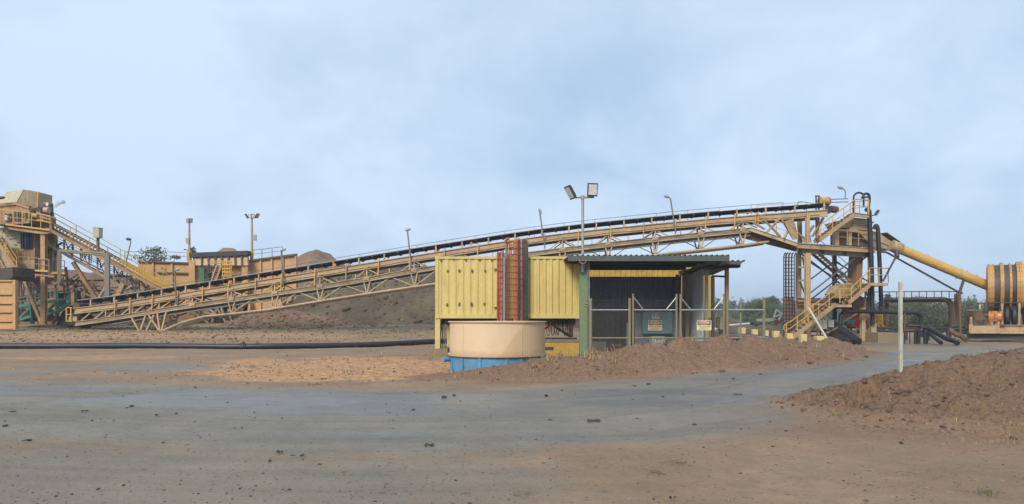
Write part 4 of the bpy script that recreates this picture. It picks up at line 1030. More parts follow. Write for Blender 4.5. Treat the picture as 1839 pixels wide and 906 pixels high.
# top platform, head box, chute
MB().prism([T(1534, 382, -.7), T(1560, 385.5, -.7), T(1560, 386, 1.8), T(1534, 383, 1.8)], (0, 0, -.06)).build('top_deck', GREY, tw)
MB().ib([T(1534, 385.5, -.72), T(1560, 389, -.72)], .14, .24).build('deck_beam', BEIGE, tw)
handrail(tw, [T(1560, 385, -.7), T(1560, 385, 1.7)], 1.0, 1, YEL, .026); srail([(1527, 389), (1560, 385)], 1.7, 1.0)
MB().prism([T(1534, 391, .1), T(1562, 394, .1), T(1562, 425, .1), T(1562, 437, .1), T(1541, 416, .1), T(1525, 416, .1), T(1525, 409, .1), T(1533, 407, .1)], (0, 2.2, 0)).build('head_box', BEIGE2, tw)
for py in (404, 412): tb('rib', (1542, py), (1560, py+1.5), .08, .06, BEIGE, .05)
MB().prism([T(1500, 398, .6), T(1528, 392, .6), T(1528, 408, .6), T(1508, 410, .6)], (0, 1.6, 0)).build('transfer_chute', BEIGE2, tw)
for px, w_ in ((1500, 7), (1524, 6)): MB().b2s(T(px, 441, .3), T(px+w_, 414, .6)).build('chute_leg', BEIGE, tw)
MB().b2s(T(1508, 440, .9), T(1524, 418, 2.0)).build('screen_box', BROWN, tw)
MB().b2s(T(1532, 442, .9), T(1556, 424, 2.0)).build('screen_box', BROWN, tw)
srail([(1501, 438.5), (1562, 444)], -.05, .95, BEIGE, 1.0)
tb('beam', (1500, 413.5), (1545, 415.5), .12, .14, BEIGE, .2)
MB().prism([T(1567, 415, .6), T(1579, 419, .6), T(1604, 436, .6), T(1601, 449, .6), T(1567, 444, .6)], (0, 1.3, 0)).build('outlet_hood', BEIGE2, tw)
MB().bar(T(1579, 420, 1.2), T(1603, 436.5, 1.2), 1.3, .05).build('hood_cover', BROWN, tw)
tb('rib', (1569, 430), (1602, 443), .06, .06, BEIGE, .55)
# rust-stained hopper and yellow guards lower down
MB().prism([T(1541, 458, .9), T(1550, 458, .9), T(1548, 512, .9), T(1537, 512, .9)], (0, 1.3, 0)).build('discharge_chute', ORUST, tw)
MB().prism([T(1500, 527, .4), T(1510, 513, .4), T(1524, 509, .4), T(1537, 517, .4), T(1538, 534, .4), T(1503, 536, .4)], (0, 1.6, 0)).build('guard_cover', BEIGE, tw)
MB().b2s(T(1532, 564, .8), T(1562, 534, 1.9)).build('inner_frame_panel', BROWN, tw)
for a, b in (((1530, 585), (1538, 562)), ((1541, 588), (1549, 565)), ((1555, 575), (1563, 592)), ((1540, 530), (1562, 545))): tb('brace', a, b, .14, .12, REDP, .7)
MB().b2s(T(1529, 588, 1.0), T(1552, 564, 1.8)).build('pump_frame', REDP, tw)
MB().b2s(T(1573, 588, 1.8), T(1583, 563, 2.4)).build('yellow_guard', YELB, tw)
MB().tube([T(1583, 582, 1.4), T(1594, 595, 1.2)], .06, 6).build('yellow_pipe', YELB, tw, True)
MB().tube([T(1515, 578, .9), T(1530, 578, .9)], .28, 14).build('motor', TRANS, tw, True)
for a, b, c_ in (((1471, 591), (1485, 575), CREAM), ((1487, 588), (1498, 575), LGREY)): MB().b2s(T(*a, -.1), T(*b, .2)).build('control_cabinet', c_, tw)
MB().b2s(T(1441, 590, -.15), T(1449, 575, -.05)).build('control_cabinet', YEL, tw)
MB().prism([T(1455, 553, .2), T(1463, 545, .2), T(1461, 560, .2)], (0, .3, 0)).build('yellow_guard', YELB, tw)
for py, r_, m_ in ((537, .05, DKST), (543, .13, BROWN), (548.5, .10, RUST), (553, .06, BROWN)):
    MB().tube([T(1432, py, 1.6), T(1500, py+.4, 1.6), T(1566, py+.8, 1.6)], r_, 8).build('service_pipe', m_, tw, True)
for k in range(14):
    a = 1506+k*4.3; MB().bar(T(a, 552, 1.0), T(a, 538, 1.0), .05, .05, V(1, 0, 0)).build('grille_bar', BROWN if k % 3 else RUST, tw)
for py in (539, 545.5, 551.5): tb('grille_rail', (1503, py), (1566, py+1), .06, .07, RUST, 1.0)
for k in range(7):
    a = 1456+k*12; tb('inner_post', (a, 606), (a+random.uniform(-3, 3), 572+random.uniform(0, 14)), .09, .09, random.choice([BROWN, BEIGE2, DKST, RUST]), random.uniform(.6, 2.2))
for k in range(9):
    a = 1500+k*6; tb('inner_brace', (a, 606-random.uniform(0, 10)), (a+random.uniform(6, 22), 560+random.uniform(0, 20)), .08, .08, random.choice([BROWN, BEIGE2, REDP, RUST]), random.uniform(.8, 2.2))
for py in (567, 574, 581): tb('ladder_rung', (1571, py), (1584, py), .06, .06, YELB, 1.5)
for px in (1571, 1577, 1584): tb('ladder_post', (px, 590), (px, 564), .07, .07, YELB, 1.5)
MB().b2s(T(1500, 604, 1.2), T(1540, 594, 2.2)).build('pump_base', BROWN, tw)
for dy in (.2, 1.6): handrail(tw, [T(1500, 536, dy), T(1530, 536, dy)], 1.0, .9, YEL, .026)
# conveyor head: sloping walkway bays joining the truss
wl = [(1346, 410), (1432, 437)]
MB().ib([C(1346, 412, -.1), T(1432, 440, -.1)], .16, .26).build('walkway_beam', BEIGE, tw)
MB().ib([C(1332, 422, .4), T(1431, 449, .6)], .2, .26).build('walkway_beam', BROWN, tw)
MB().prism([C(1340, 413, 0), T(1432, 442, 0), T(1432, 444, 1.4), C(1340, 415, 1.4)], (0, 0, -.06)).build('walkway_deck', DKST, tw)
handrail(tw, [C(1318, 411, -.15), C(1350, 408, -.15), T(1432, 437, -.15)], .98, 1.3, YEL, .026)
for a, b in (((1372, 395), (1400, 425)), ((1400, 392), (1376, 418)), ((1402, 392), (1425, 430)), ((1425, 392), (1408, 428)), ((1350, 398), (1372, 412)), ((1460, 405), (1441, 434)), ((1478, 391), (1458, 425)), ((1425, 412), (1450, 434))):
    MB().bar(T(*a, .3), T(*b, .3), .09, .09, V(0, 1, 0)).build('brace', BEIGE, tw)
    MB().bar(T(a[0]+2, a[1]+1, 1.9), T(b[0]+2, b[1], 1.9), .08, .08, V(0, 1, 0)).build('brace', BEIGE2, tw)
MB().prism([T(1408, 398, .1), T(1420, 394, .1), T(1428, 402, .1), T(1434, 430, .1), T(1424, 430, .1)], (0, .06, 0)).build('gusset', BEIGE, tw)
MB().prism([T(1444, 436, -.02), T(1447, 420, -.02), T(1455, 420, -.02), T(1458, 436, -.02)], (0, .05, 0)).build('gusset', BEIGE, tw)
# drive at the head
MB().tube([T(1486, 377, .2), T(1486, 377, 1.8)], .30, 18).build('head_pulley', RUBBER, tw, True)
MB().tube([T(1492, 376, .3), T(1502, 377, .3)], .24, 14).build('gearbox', BROWN, tw, True)
for px in (1465.5, 1470.5): MB().bar(T(px, 378, .2), T(px, 352.5, .2), .07, .07, V(1, 0, 0)).build('drive_frame', DKST, tw)
tb('drive_frame', (1464.5, 352.5), (1471.5, 352.5), .08, .08, DKST, .2)
MB().tube([T(1472, 361, .4), T(1485, 362, .4)], .27, 14).build('drive_motor', YEL, tw, True)
MB().tube([T(1484.5, 362, .4), T(1487, 362, .4)], .30, 14).build('motor_fan', ORUST, tw, True)
for y0_, y1_ in ((358.5, 357.5), (364, 363)): MB().tube([T(1485, y0_, .6), T(1523, y1_, .6)], .03, 6).build('cable_rail', DKST, tw, True)
for k in range(2): MB().tube(bend([T(1432-k*2, 372, .2), T(1434-k, 362, .2), T(1462, 366, .2)], .3), .02, 6).build('rail_end', GREY, tw, True)
handrail(tw, [C(1370, 384, GA), C(1462, 377.5, GA)], .8, 1.6, YEL, .022)
# caged cable riser
cr = thing('cable_riser', 'rounded-top cage of dark hoops full of rust-coloured cables left of the tower stairs', 'cable riser', tuple(T(1417, 606, .9)))
r_pts = [(-9.5, 0), (-5, 0), (0, 0), (5, 0), (9.5, 0)]
for dx, _ in r_pts:
    pts = [T(1417+dx, 606, .7), T(1417+dx, 470, .7), T(1417+dx, 462, .75), T(1418+dx, 457, 1.0), T(1420+dx, 454, 1.5)]
    MB().tube(pts, .035, 6).build('rail', DKST, cr, True)
for k in range(22):
    py = 463+k*6.5
    MB().tube([T(1407, py, .66), T(1427, py, .66)], .026, 5).build('rung', DKST, cr)
for k in range(10):
    px = 1409+k*1.8; ptb = [T(px, 606, 1.0), T(px, 548, 1.0), T(px+.5, 532+(k*7) % 11, 1.0)]
    if k % 3 == 1: ptb = [T(px, 606, 1.0), T(px, 520, 1.0), T(px, 463, 1.0), T(px+1, 456, 1.6)]
    MB().tube(ptb, .05, 6).build('cable', RUST if k % 3 else CABP, cr, True)
MB().prism([T(1408, 606, 1.1), T(1428, 606, 1.1), T(1428, 540, 1.1), T(1408, 540, 1.1)], (0, .05, 0)).build('backing_plate', RUST, cr)
# black pipes on the tower
def bpipe(label, pts, r, rad=.45, mat=PIPEB):
    t = thing('black_pipe', label, 'pipe', tuple(pts[0])); MB().tube(bend(pts, rad, 7), r, 12).build('pipe', mat, t, True); return t
t = bpipe('long vertical black pipe strapped to the right corner of the transfer tower', [T(1567, 583, -.35), T(1565, 470, -.35), T(1561, 378, -.35), T(1556, 377, .1)], .15, .3)
for py in (400, 452, 530): MB().lathe(T(1565+(py-470)*.02, py, -.35), (0, 0, 1), [(-.04, .19), (.04, .19)], 12).build('strap', DKST, t)
t = bpipe('shorter black pipe with a hooked top, right of the tower corner pipe', [T(1570, 412, .3), T(1573, 404, .2), T(1576.5, 410, .1), T(1580, 480, 0), T(1583, 557, 0)], .14, .5)
MB().lathe(T(1583, 553, 0), (0, 0, 1), [(-.12, .21), (.12, .21)], 12).build('flange', DKST, t)
HP = bpipe('black pipe running level at waist height from the tower and elbowed down at both ends', [T(1509, 606, -.5), T(1509.5, 562, -.5), T(1530, 559.5, -.5), T(1560, 560, -.6), T(1654, 562.5, -1.6), T(1654, 606, -1.6)], .145, .5)
for p in (T(1509.5, 580, -.5), T(1653.9, 584, -1.6)): MB().lathe(p, (0, 0, 1), [(-.06, .23), (.06, .23)], 12).build('flange', DKST, HP)
MB().tube([T(1625, 612, -1.5), T(1625, 563, -1.5)], .06, 8).build('stand', BROWN, HP, True)
bpipe('thin black hose arching over the top platform of the tower', [T(1532.5, 384, .6), T(1533, 352, .6), T(1538, 347, .6), T(1545, 346, .6), T(1551, 350, .6), T(1551, 372, .6)], .065, .5)
t = bpipe('black hose looped into a valve head above the top platform of the tower', [T(1549, 356, .3), T(1551, 350, .3), T(1556, 347.5, .3), T(1561, 350, .3), T(1562, 358, .3), T(1559, 380, .2)], .085, .4)
MB().bar(T(1548, 355.5, .3), T(1562, 353.5, .3), .16, .12).build('valve', PIPEB, t)
# lamps on the tower
lp = T(1518, 358, .5)
cobra('lamp_post', 'swan-neck lamp leaning left above the head of the conveyor', [lp, T(1518, 343, .5), T(1515, 340, .5), T(1511, 339, .5)], .035, T(1509, 337.5, .5), (-1, 0, .35), (.42, .17, .1))
t = thing('floodlight', 'small dark floodlight pointing outward at the right corner of the tower top', 'floodlight', tuple(T(1569, 390, 0)))
MB().tube([T(1563, 388, 0), T(1572, 386.5, 0)], .04, 6).build('bracket', DKST, t, True)
flood(t, T(1575.5, 382.5, 0), (.3, .42, .12), (.55, -.4, -.5))

# leaning white pipe in front of the stairs
m = MB().tube([T(1452, 553, -1.6), T(1488, 613, -1.9)], .075, 10); o = m.build('leaning_pole', WHITEP, None, True)
t = solo(MB().tube([T(1452, 553, -1.7), T(1487, 612, -2.3)], .072, 10), 'leaning_pole', WHITEP, 'white pole leaning against the lower stair of the transfer tower', 'pole', smooth=True)
bpy.data.objects.remove(o)

# ------------------------------------------------------------------ sloping chute pipe, its ties
ch = thing('chute_pipe', 'fat yellow-beige pipe sloping down from the tower into the drum', 'pipe', tuple(P(1612, 446, 47)))
pa = P(1604, 442.5, 47.2); pb = P(1785, 518, 46.6); d = (pb-pa)
MB().tube([pa+d*.07, pb], .33, 20).build('pipe', CHUTEP, ch, True)
MB().tube([pa-d*.02, pa+d*.02, pa+d*.068], [.42, .40, .36], 20).build('transition', BEIGE, ch, True)
for t_ in (.035, .06, .075, .66): MB().tube([pa+d*(t_-.004), pa+d*(t_+.004)], .43 if t_ < .1 else .37, 20).build('flange', BEIGE, ch, True)
for t_ in (.33, .72, .82): MB().b2(pa+d*t_+V(-.12, -.10, .30), pa+d*t_+V(.12, .1, .38)).build('lug', CHUTEP, ch)
MB().tube([P(1578, 452, 46.6), P(1592, 453.5, 46.6), P(1723, 526, 46.2)], .07, 8).build('tie_bar', DKST, ch, True)
MB().tube([P(1610, 460, 46.6), P(1586, 505, 46.4)], .07, 8).build('prop', DKST, ch, True)
MB().tube([P(1610, 452, 46.8), P(1611, 462, 46.6)], .16, 8).build('saddle', DKST, ch, True)
for k in (0, 2.2): MB().tube([P(1729+k, 505, 46.4), P(1722+k, 526, 46.2)], .06, 8).build('prop', DKST, ch, True)
MB().tube([P(1723, 526, 46.2), P(1725, 601, 46.2)], .10, 8).build('leg', BROWN, ch, True)
MB().tube([P(1720, 525, 46.2), P(1728, 527, 46.2)], .08, 8).build('joint', DKST, ch, True)
# ================================================================== rotating drum on its skid
AX = V(.835, -.55, 0).normalized(); DC = P(1774, 519, 46.6); R0 = 1.66
SIDE = V(-AX.y, AX.x, 0)*-1          # towards the viewer
dr = thing('scrubber_drum', 'huge ribbed yellow drum with dark rubber bands at the right edge of the yard', 'drum', (DC.x+2, DC.y-.8, .3))
def tt(px): return (px-1773)*.032
def band(name, a, b, r, mat, n=64):
    return MB().lathe(DC, AX, [(tt(a), R0-.25), (tt(a), r), (tt(b), r), (tt(b), R0-.25)], n).build(name, mat, dr, True)
band('end_flange', 1772, 1783, R0+.03, DRUMY); band('liner_band', 1783, 1793, R0-.03, PURP); band('shell_ring', 1793, 1799.5, R0+.10, DRUMY)
band('liner_band', 1799.5, 1809, R0-.03, PURP); band('shell_ring', 1809, 1813, R0+.04, DRUMY); band('liner_band', 1813, 1821, R0-.03, PURP)
band('shell_ring', 1821, 1825.5, R0+.12, DRUMY); band('shell_ring', 1826, 1832, R0+.14, DRUMY); band('shell', 1832, 1850, R0-.01, CREAMP)
band('shell_ring', 1850, 1857, R0+.12, DRUMY); band('liner_band', 1857, 1866, R0-.03, PURP); band('shell', 1866, 1900, R0-.01, DRUMY)
a_ = AX.cross(V(0, 0, 1)).normalized(); b_ = AX.cross(a_)
for px, r in ((1774, R0+.03), (1782, R0+.03), (1796, R0+.10), (1811, R0+.04), (1823, R0+.12), (1829, R0+.14)):
    m = MB()
    for k in range(30):
        th = 2*math.pi*k/30; rd_ = a_*math.cos(th)+b_*math.sin(th)
        m.tube([DC+AX*tt(px)+rd_*(r-.02), DC+AX*tt(px)+rd_*(r+.035)], .024, 6)
    m.build('bolt_ring', BROWN, dr)
MB().lathe(DC, AX, [(tt(1772)-.03, .5), (tt(1772)-.03, R0-.1), (tt(1772)+.05, R0-.1), (tt(1772)+.05, .5)], 48).build('end_ring', DRUMY, dr, True)
def D(px, py, side=1.9, dz=0):     # point on the skid: along the axis by px, in front of the axis by side
    t = (px-1773)*.032; p = DC+AX*t+SIDE*side; p.z = EYE+(HY-py)/F*p.y+dz; return p
for a, b in ((1799, 1810), (1811.5, 1822), (1831, 1842), (1843.5, 1854)):
    c = DC+SIDE*1.15; c.z = Z(567.5, 44.9)
    MB().lathe(c, AX, [(tt(a), .25), (tt(a)+.02, .56), (tt(a)+.09, .66), (tt(b)-.09, .66), (tt(b)-.02, .56), (tt(b), .25)], 36).build('tyre', RUBBER, dr, True)
    MB().lathe(c, AX, [(tt(a)-.01, .0), (tt(a)-.01, .26), (tt(b)+.01, .26), (tt(b)+.01, .0)], 20).build('hub', BROWN, dr, True)
for px in (1825, 1796, 1858):
    p = D(px, 585, 1.35); MB().bar(p, p+V(0, 0, 1.5), .12, .18, AX).build('tyre_bracket', BEIGE2, dr)
# skid
MB().bar(D(1739, 591, 2.0), D(1789, 591, 2.0), .3, .62).build('skid_plate', BEIGE, dr)
MB().ib([D(1789, 589.5, 1.9), D(1900, 589.5, 1.9)], .3, .42).build('skid_beam', BEIGE, dr)
MB().ib([D(1745, 598, 1.5), D(1900, 598, 1.5)], .3, .30).build('skid_beam', BROWN, dr)
MB().bar(D(1785, 597.5, 1.95), D(1900, 597.5, 1.95), .16, .16).build('grease_pipe', BEIGE, dr)
MB().bar(D(1745, 584, 1.7), D(1800, 584, 1.7), .9, .1).build('skid_deck', BROWN, dr)
for px in (1739, 1789): MB().bar(D(px, 598, 2.17), D(px, 583, 2.17), .08, .10, AX).build('skid_rib', BEIGE, dr)
MB().bar(D(1735, 604, .9), D(1900, 604, .9), 1.6, .32).build('underframe', DKST, dr)
mo = D(1772, 569, 1.75); mq = D(1792, 569, 1.75)
m = MB().tube([mo, mo+(mq-mo)*.75], .36, 20); m.build('motor', ORANGE, dr, True)
MB().tube([mo+(mq-mo)*.75, mo+(mq-mo)*.80, mo+(mq-mo)*1.12, mo+(mq-mo)*1.2], [.38, .385, .36, .2], 20).build('motor_fan_cover', ORANGE, dr, True)
fm = MB()
for k in range(18):
    th = 2*math.pi*k/18; rr_ = a_*math.cos(th)+b_*math.sin(th)
    fm.bar(mo+(mq-mo)*.05+rr_*.37, mo+(mq-mo)*.70+rr_*.37, .02, .05)
fm.build('motor_fins', ORANGE, dr)
MB().box(mo+(mq-mo)*.35+V(0, -.36, .05), (.3, .14, .3)).build('terminal_box', ORANGE, dr)
for t_ in (.1, .65): MB().box(mo+(mq-mo)*t_+V(0, 0, -.42), (.12, .5, .2)).build('motor_foot', BEIGE, dr)
MB().b2s(D(1745, 576, 1.5), D(1766, 560, .9)).build('gearbox', BROWN, dr)
MB().tube([D(1757, 568, 1.75), D(1757, 568, 1.4)], .33, 18).build('coupling_guard', BROWN, dr, True)
MB().tube([D(1764, 567, 1.7), D(1773, 567, 1.7)], .12, 10).build('shaft', BROWN, dr, True)
for px in (1741, 1748, 1757, 1765): MB().b2s(D(px, 584, 1.8), D(px+3.2, 572+random.uniform(-3, 3), 1.6)).build('bearing_stand', random.choice([BROWN, BEIGE2]), dr)
MB().b2s(D(1737, 558.5, 1.3), D(1762, 556, 1.0)).build('gear_cover', GREY, dr)
for k in range(5): MB().b2s(D(1734+k*2.2, 590, .6), D(1735.5+k*2.2, 560-k, .4)).build('side_frame', BROWN, dr)
for px, nm in ((1754, 0), (1770, 0)):
    pass
handrail(dr, [D(1753, 560, 2.1), D(1772, 560, 2.1), D(1790, 561, 2.1)], .58, .35, DKST, .025)
handrail(dr, [D(1772, 557, 2.2), D(1850, 557, 2.2)], .48, 1.2, DKST, .03, mid=False)
MB().b2s(D(1756, 555, 2.0), D(1759, 547, 1.9)).build('gauge', WHITEP, dr)
MB().tube([D(1760, 612, 2.6), D(1800, 611, 2.6), D(1850, 609, 2.6)], .05, 6).build('cable', CABK, dr, True)

# ------------------------------------------------------------------ pipe bridge and ground pipes on the right
pb_ = thing('pipe_bridge', 'rusty pipe bridge with railings behind the white post, in front of the trees', 'pipe bridge', (X(1660, 49), 49, 0))
BY = 49.0
MB().ib([P(1588, 542, BY), P(1708, 540.5, BY)], .25, .2).build('deck_beam', DKST, pb_)
MB().bar(P(1588, 539, BY+.6), P(1708, 537.5, BY+.6), 1.2, .06).build('deck', BROWN, pb_)
for dy in (-.1, 1.1): handrail(pb_, [P(1570, 537.5, BY+dy), P(1695, 536, BY+dy), P(1718, 537, BY+dy)], .52, .55, DKST, .028, mid=False)
for k, (px, r) in enumerate(((1706, .07), (1709, .085), (1712.5, .08))):
    MB().tube(bend([P(1600, 538.5-k, BY-.15+k*.15), P(px, 537.5-k, BY-.15+k*.15), P(px+1.5, 590, BY-.3), P(px+8+k*2, 597, BY-1.2), P(1742, 599+k, BY-2)], .9, 7), r, 9).build('pipe', BROWN if k else DKST, pb_, True)
for px in (1706, 1716, 1719): MB().bar(P(px, 606, BY+.5), P(px, 528 if px > 1710 else 541, BY+.5), .13, .13, V(1, 0, 0)).build('leg', BROWN, pb_)
MB().bar(P(1592, 606, BY+.5), P(1592, 541, BY+.5), .2, .2, V(1, 0, 0)).build('leg', BROWN, pb_)
MB().tube([P(1588+(1695-1588)*t, 545+17*math.sin(math.pi*t)-3*t, BY+.3) for t in np.linspace(0, 1, 14)], .022, 5).build('slack_cable', CABK, pb_, True)
bpipe('rusty pipe bent up out of the ground at the left of the drum skid', [P(1707, 593, 45), P(1714, 600, 44.5), P(1729, 605, 44), P(1735, 611, 43.5)], .16, .5, BROWN)
rl_ = thing('pipe_rail', 'low dark pipe rail on stub posts behind the concrete block and white post', 'pipe rail', (X(1650, 48), 47.5, 0))
for k, (py0, py1) in enumerate(((588, 590), (593.5, 595))):
    MB().tube([P(1570, py0, 47.5), P(1610, py0+2.5, 47.5), P(1690, py1, 47.5), P(1722, py0-1, 47.5), P(1742, py0-1, 47)], .07, 7).build('pipe', DKST, rl_, True)
for px in (1602, 1628, 1668, 1701, 1707): MB().tube([P(px, 612, 47.5), P(px, 588, 47.5)], .07, 7).build('post', DKST, rl_, True)
solo(MB().b2((X(1571, 44), 43.6, -.2), (X(1608, 44), 45.2, Z(598, 43.6))), 'concrete_block', CONC, 'long stained concrete block on the ground right of the tower base', 'block')
mf = thing('pipe_manifold', 'cluster of dark upright pipe stubs and valves on the ground right of the white post', 'manifold', (X(1645, 42), 42, 0))
for px, w_, top in ((1625, .07, 591), (1634, .05, 592), (1644, .16, 590), (1650, .17, 588), (1662.5, .24, 592)):
    MB().tube([P(px, 618, 42), P(px, top, 42)], w_*.55, 10).build('stub', PIPEB, mf, True)
MB().tube([P(1622, 594, 42), P(1656, 592.5, 42)], .07, 8).build('header', BROWN, mf, True)
for px in (1636, 1642, 1647): MB().lathe(P(px, 587, 42), (0, 0, 1), [(0, .03), (.05, .16), (.09, .16), (.12, .03)], 12).build('valve_wheel', BROWN, mf, True)
bpipe('upper of two black pipes slanting down to the ground right of the white post', [P(1655, 589, 42.3), P(1668, 590, 42), P(1700, 609, 40.2), P(1716, 613, 39.5), P(1719, 617, 39.2)], .15, .6)
bpipe('lower of two black pipes slanting down to the ground right of the white post', [P(1660, 595, 42.3), P(1668, 598, 41.8), P(1690, 616, 39.6)], .12, .6)
bpipe('thick black pipe lying on a slant at the foot of the tower', [P(1509, 594, 43.2), P(1516, 594, 43), P(1541, 614, 41)], .24, .4)
bpipe('black pipe lying on a slant under the thick one at the foot of the tower', [P(1502, 607, 42.6), P(1514, 608, 42.2), P(1530, 616, 41.2)], .22, .4)
bpipe('short dark hose curled on the ground left of the slanting black pipes', [P(1496, 616, 41.8), P(1498, 611, 41.8), P(1505, 611, 42), P(1512, 617, 41)], .13, .3, CABK)

# ------------------------------------------------------------------ pale yellow concrete bollards and the cable run between them
def bollard(px0, px1, py0, Y, label, grp='pale yellow concrete bollards along the cable run', lean=0):
    x0, x1 = X(px0, Y), X(px1, Y); g = gz((x0+x1)/2, Y)-.15
    o = MB().b2((x0, Y, g), (x1, Y+(x1-x0), Z(py0, Y)))
    t = solo(o, 'bollard', BLOCK, label, 'bollard', grp); bm = bmesh.new(); bm.from_mesh(t.data); bmesh.ops.bevel(bm, geom=bm.edges, offset=.02, segments=1, affect='EDGES'); bm.to_mesh(t.data); bm.free()
bollard(1329, 1339.5, 589, 40.5, 'pale yellow concrete bollard seen between the last two posts of the fence, nearest the shed')
bollard(1352, 1361.5, 592, 40.3, 'pale yellow concrete bollard just left of the last fence post')
bollard(1374.5, 1381, 594, 40.0, 'narrow-looking pale yellow bollard just right of the last fence post')
bollard(1390, 1400.5, 595, 39.8, 'pale yellow bollard beyond the cables, left of the caged riser')
bollard(1414, 1425, 599, 35.0, 'tallest pale yellow bollard at the bottom of the tower stairs')
bollard(1438.5, 1450, 601, 37.5, 'pale yellow bollard under the tower stairs, between its two neighbours on the berm')
bollard(1467.5, 1481.5, 604, 37.0, 'squat wide pale yellow bollard beside the foot of the leaning white pole')
cbn = thing('cable_run', 'sheaf of black, grey and rusty cables running past the yellow bollards', 'cables', (X(1350, 39), 39, .2))
for k in range(9):
    c_ = [CABK, CABK, GREY, CABK, RUST, CABK, LGALV, CABP, CABK][k]; o_ = k*.16
    MB().tube(bend([P(1270, 598+k*1.3, 38.2-o_), P(1310, 599.5+k*1.2, 38.2-o_), P(1345, 601+k*1.1, 38.1-o_), P(1385, 606+k*1.2, 37.6-o_), P(1404-k*2.0, 612+k*1.2, 36.8-o_), P(1416-k*4.5, 622+k*.3, 35.8-o_)], 1.5, 6), .05, 6).build('cable', c_, cbn, True)
tg = MB().bar(P(1282, 606, 38.6), P(1402, 609, 38.4), .6, .08); tg.build('tray', BROWN, cbn)
for px in (1290, 1324, 1369, 1396): MB().bar(P(px, 620, 38.5), P(px, 607, 38.5), .1, .1, V(1, 0, 0)).build('tray_leg', DKST, cbn)
bpipe('dark pipe curving over the bank beyond the fence right of the shed', [P(1270, 592, 45), P(1300, 589, 46), P(1318, 582.5, 47), P(1352, 581, 48)], .11, 1.5, CABK)
bpipe('white pipe with a rounded bend lying beyond the shed fence', [P(1284, 591, 44), P(1300, 586, 44.5), P(1322, 584, 46), P(1345, 582, 47.5)], .09, 1.5, WHITEP)
wf = thing('white_frame', 'tilted white metal frame with red corners standing beyond the small dark heap', 'frame', (X(1395, 54), 54, .5))
fr = [(1388, 576), (1394.5, 556), (1404, 563.5), (1397, 578), (1388, 572)]
for a, b in zip(fr[:-1], fr[1:]): MB().bar(P(*a, 54), P(*b, 54), .10, .10, V(0, 1, 0)).build('bar', WHITEP, wf)
MB().bar(P(1390, 570.5, 54), P(1403, 564, 54), .09, .09, V(0, 1, 0)).build('bar', WHITEP, wf)
for p in ((1395, 577), (1409, 570.5)): MB().box(P(*p, 53.9), (.3, .12, .2)).build('reflector', REDP, wf)
MB().bar(P(1361, 575.5, 54.5), P(1388, 574.5, 54.5), .5, .22).build('base', WHITEP, wf)

# ------------------------------------------------------------------ white post and the long black ground pipe
wp = MB().bar(V(X(1617.5, 12.0), 12.0, .30), V(X(1617, 12.0), 12.0, Z(506, 12)), .052, .052, V(1, 0, 0))
t = solo(wp, 'marker_post', POSTM, 'plain white marker post stuck in the near dirt mound beside the road', 'post')
lp_ = thing('ground_pipe', 'long black pipe lying across the yard at the left, ending by the yellow container', 'pipe', (-18, 36.5, .1))
pts = [(-40, 34.6)]+[(X(px, y), y) for px, y in ((0, 35.2), (120, 35.5), (240, 35.3), (330, 35.1), (430, 35.0), (500, 35.3), (600, 36.3), (700, 37.6), (780, 39.0), (860, 40.5))]
pp = [V(x, y, max(gz(x, y), -.02)+.13+.02*math.sin(x*.9)) for x, y in pts]
MB().tube(bend(pp, 3, 6), .155, 14).build('pipe', PIPEB, lp_, True)
jp = pp[5].lerp(pp[6], .1); MB().lathe(jp, (pp[6]-pp[5]), [(-.16, .17), (-.14, .20), (-.05, .20), (-.05, .24), (.05, .24), (.05, .20), (.14, .20), (.16, .17)], 14).build('coupling', PIPEB, lp_)

# ================================================================== feed bin and tan retaining wall behind the conveyor
BW = 63.0
fb_ = thing('feed_bin', 'tan steel feed bin with a black-topped hopper mouth and riveted wing walls behind the conveyor', 'feed bin', (X(400, BW), BW, 1.0))
def wall(name, pts, Y, th=.3, mat=TAN): return MB().prism([P(a, b, Y) for a, b in pts], (0, th, 0)).build(name, mat, fb_)
wall('wing_wall', [(248, 470), (347, 473.5), (347, 585), (248, 585)], BW)
wall('wing_wall', [(446, 469), (532, 458), (534, 500), (534, 512), (505, 580), (446, 580)], BW)
wall('hopper_front', [(352, 477), (446, 477), (446, 538), (352, 538)], BW-.3)
for px in (347.5, 440.5): MB().bar(P(px, 582, BW-.5), P(px-1 if px < 400 else px+1, 468, BW-.5), .55, .5, V(1, 0, 0)).build('buttress', TAN, fb_)
MB().bar(P(445, 582, BW-.4), P(445, 545, BW-.4), .7, .7, V(1, 0, 0)).build('buttress', TAN, fb_)
for px in (275, 309, 342): MB().bar(P(px, 580, BW-.08), P(px, 470, BW-.08), .16, .16, V(1, 0, 0)).build('rib', TAN, fb_)
for px in (468, 488, 508, 531): MB().bar(P(px, 578, BW-.08), P(px, 470-(px-446)*.13, BW-.08), .16, .16, V(1, 0, 0)).build('rib', TAN, fb_)
MB().bar(P(248, 469.8, BW-.05), P(347, 473, BW-.05), .4, .12).build('cap_rail', BROWN, fb_)
MB().bar(P(446, 469, BW-.05), P(533, 457.5, BW-.05), .4, .16).build('cap_rail', BROWN, fb_)
MB().bar(P(283, 490, BW-.1), P(347, 491.5, BW-.1), .3, .12).build('waler', BROWN, fb_)
MB().bar(P(345, 459.5, BW-.2), P(449, 455.5, BW-.2), 1.2, .42).build('rubber_lip', RUBBER, fb_)
for k in range(8):
    a = 350+k*12; MB().prism([P(a, 461, BW-.5), P(a+11, 460.5, BW-.5), P(a+12, 477, BW-.9), P(a+1.5, 477, BW-.9)], (0, .15, 0)).build('apron_plate', BEIGE, fb_)
    MB().bar(P(a+11.5, 461, BW-.7), P(a+12.5, 477, BW-1.0), .12, .12).build('apron_rib', BROWN, fb_)
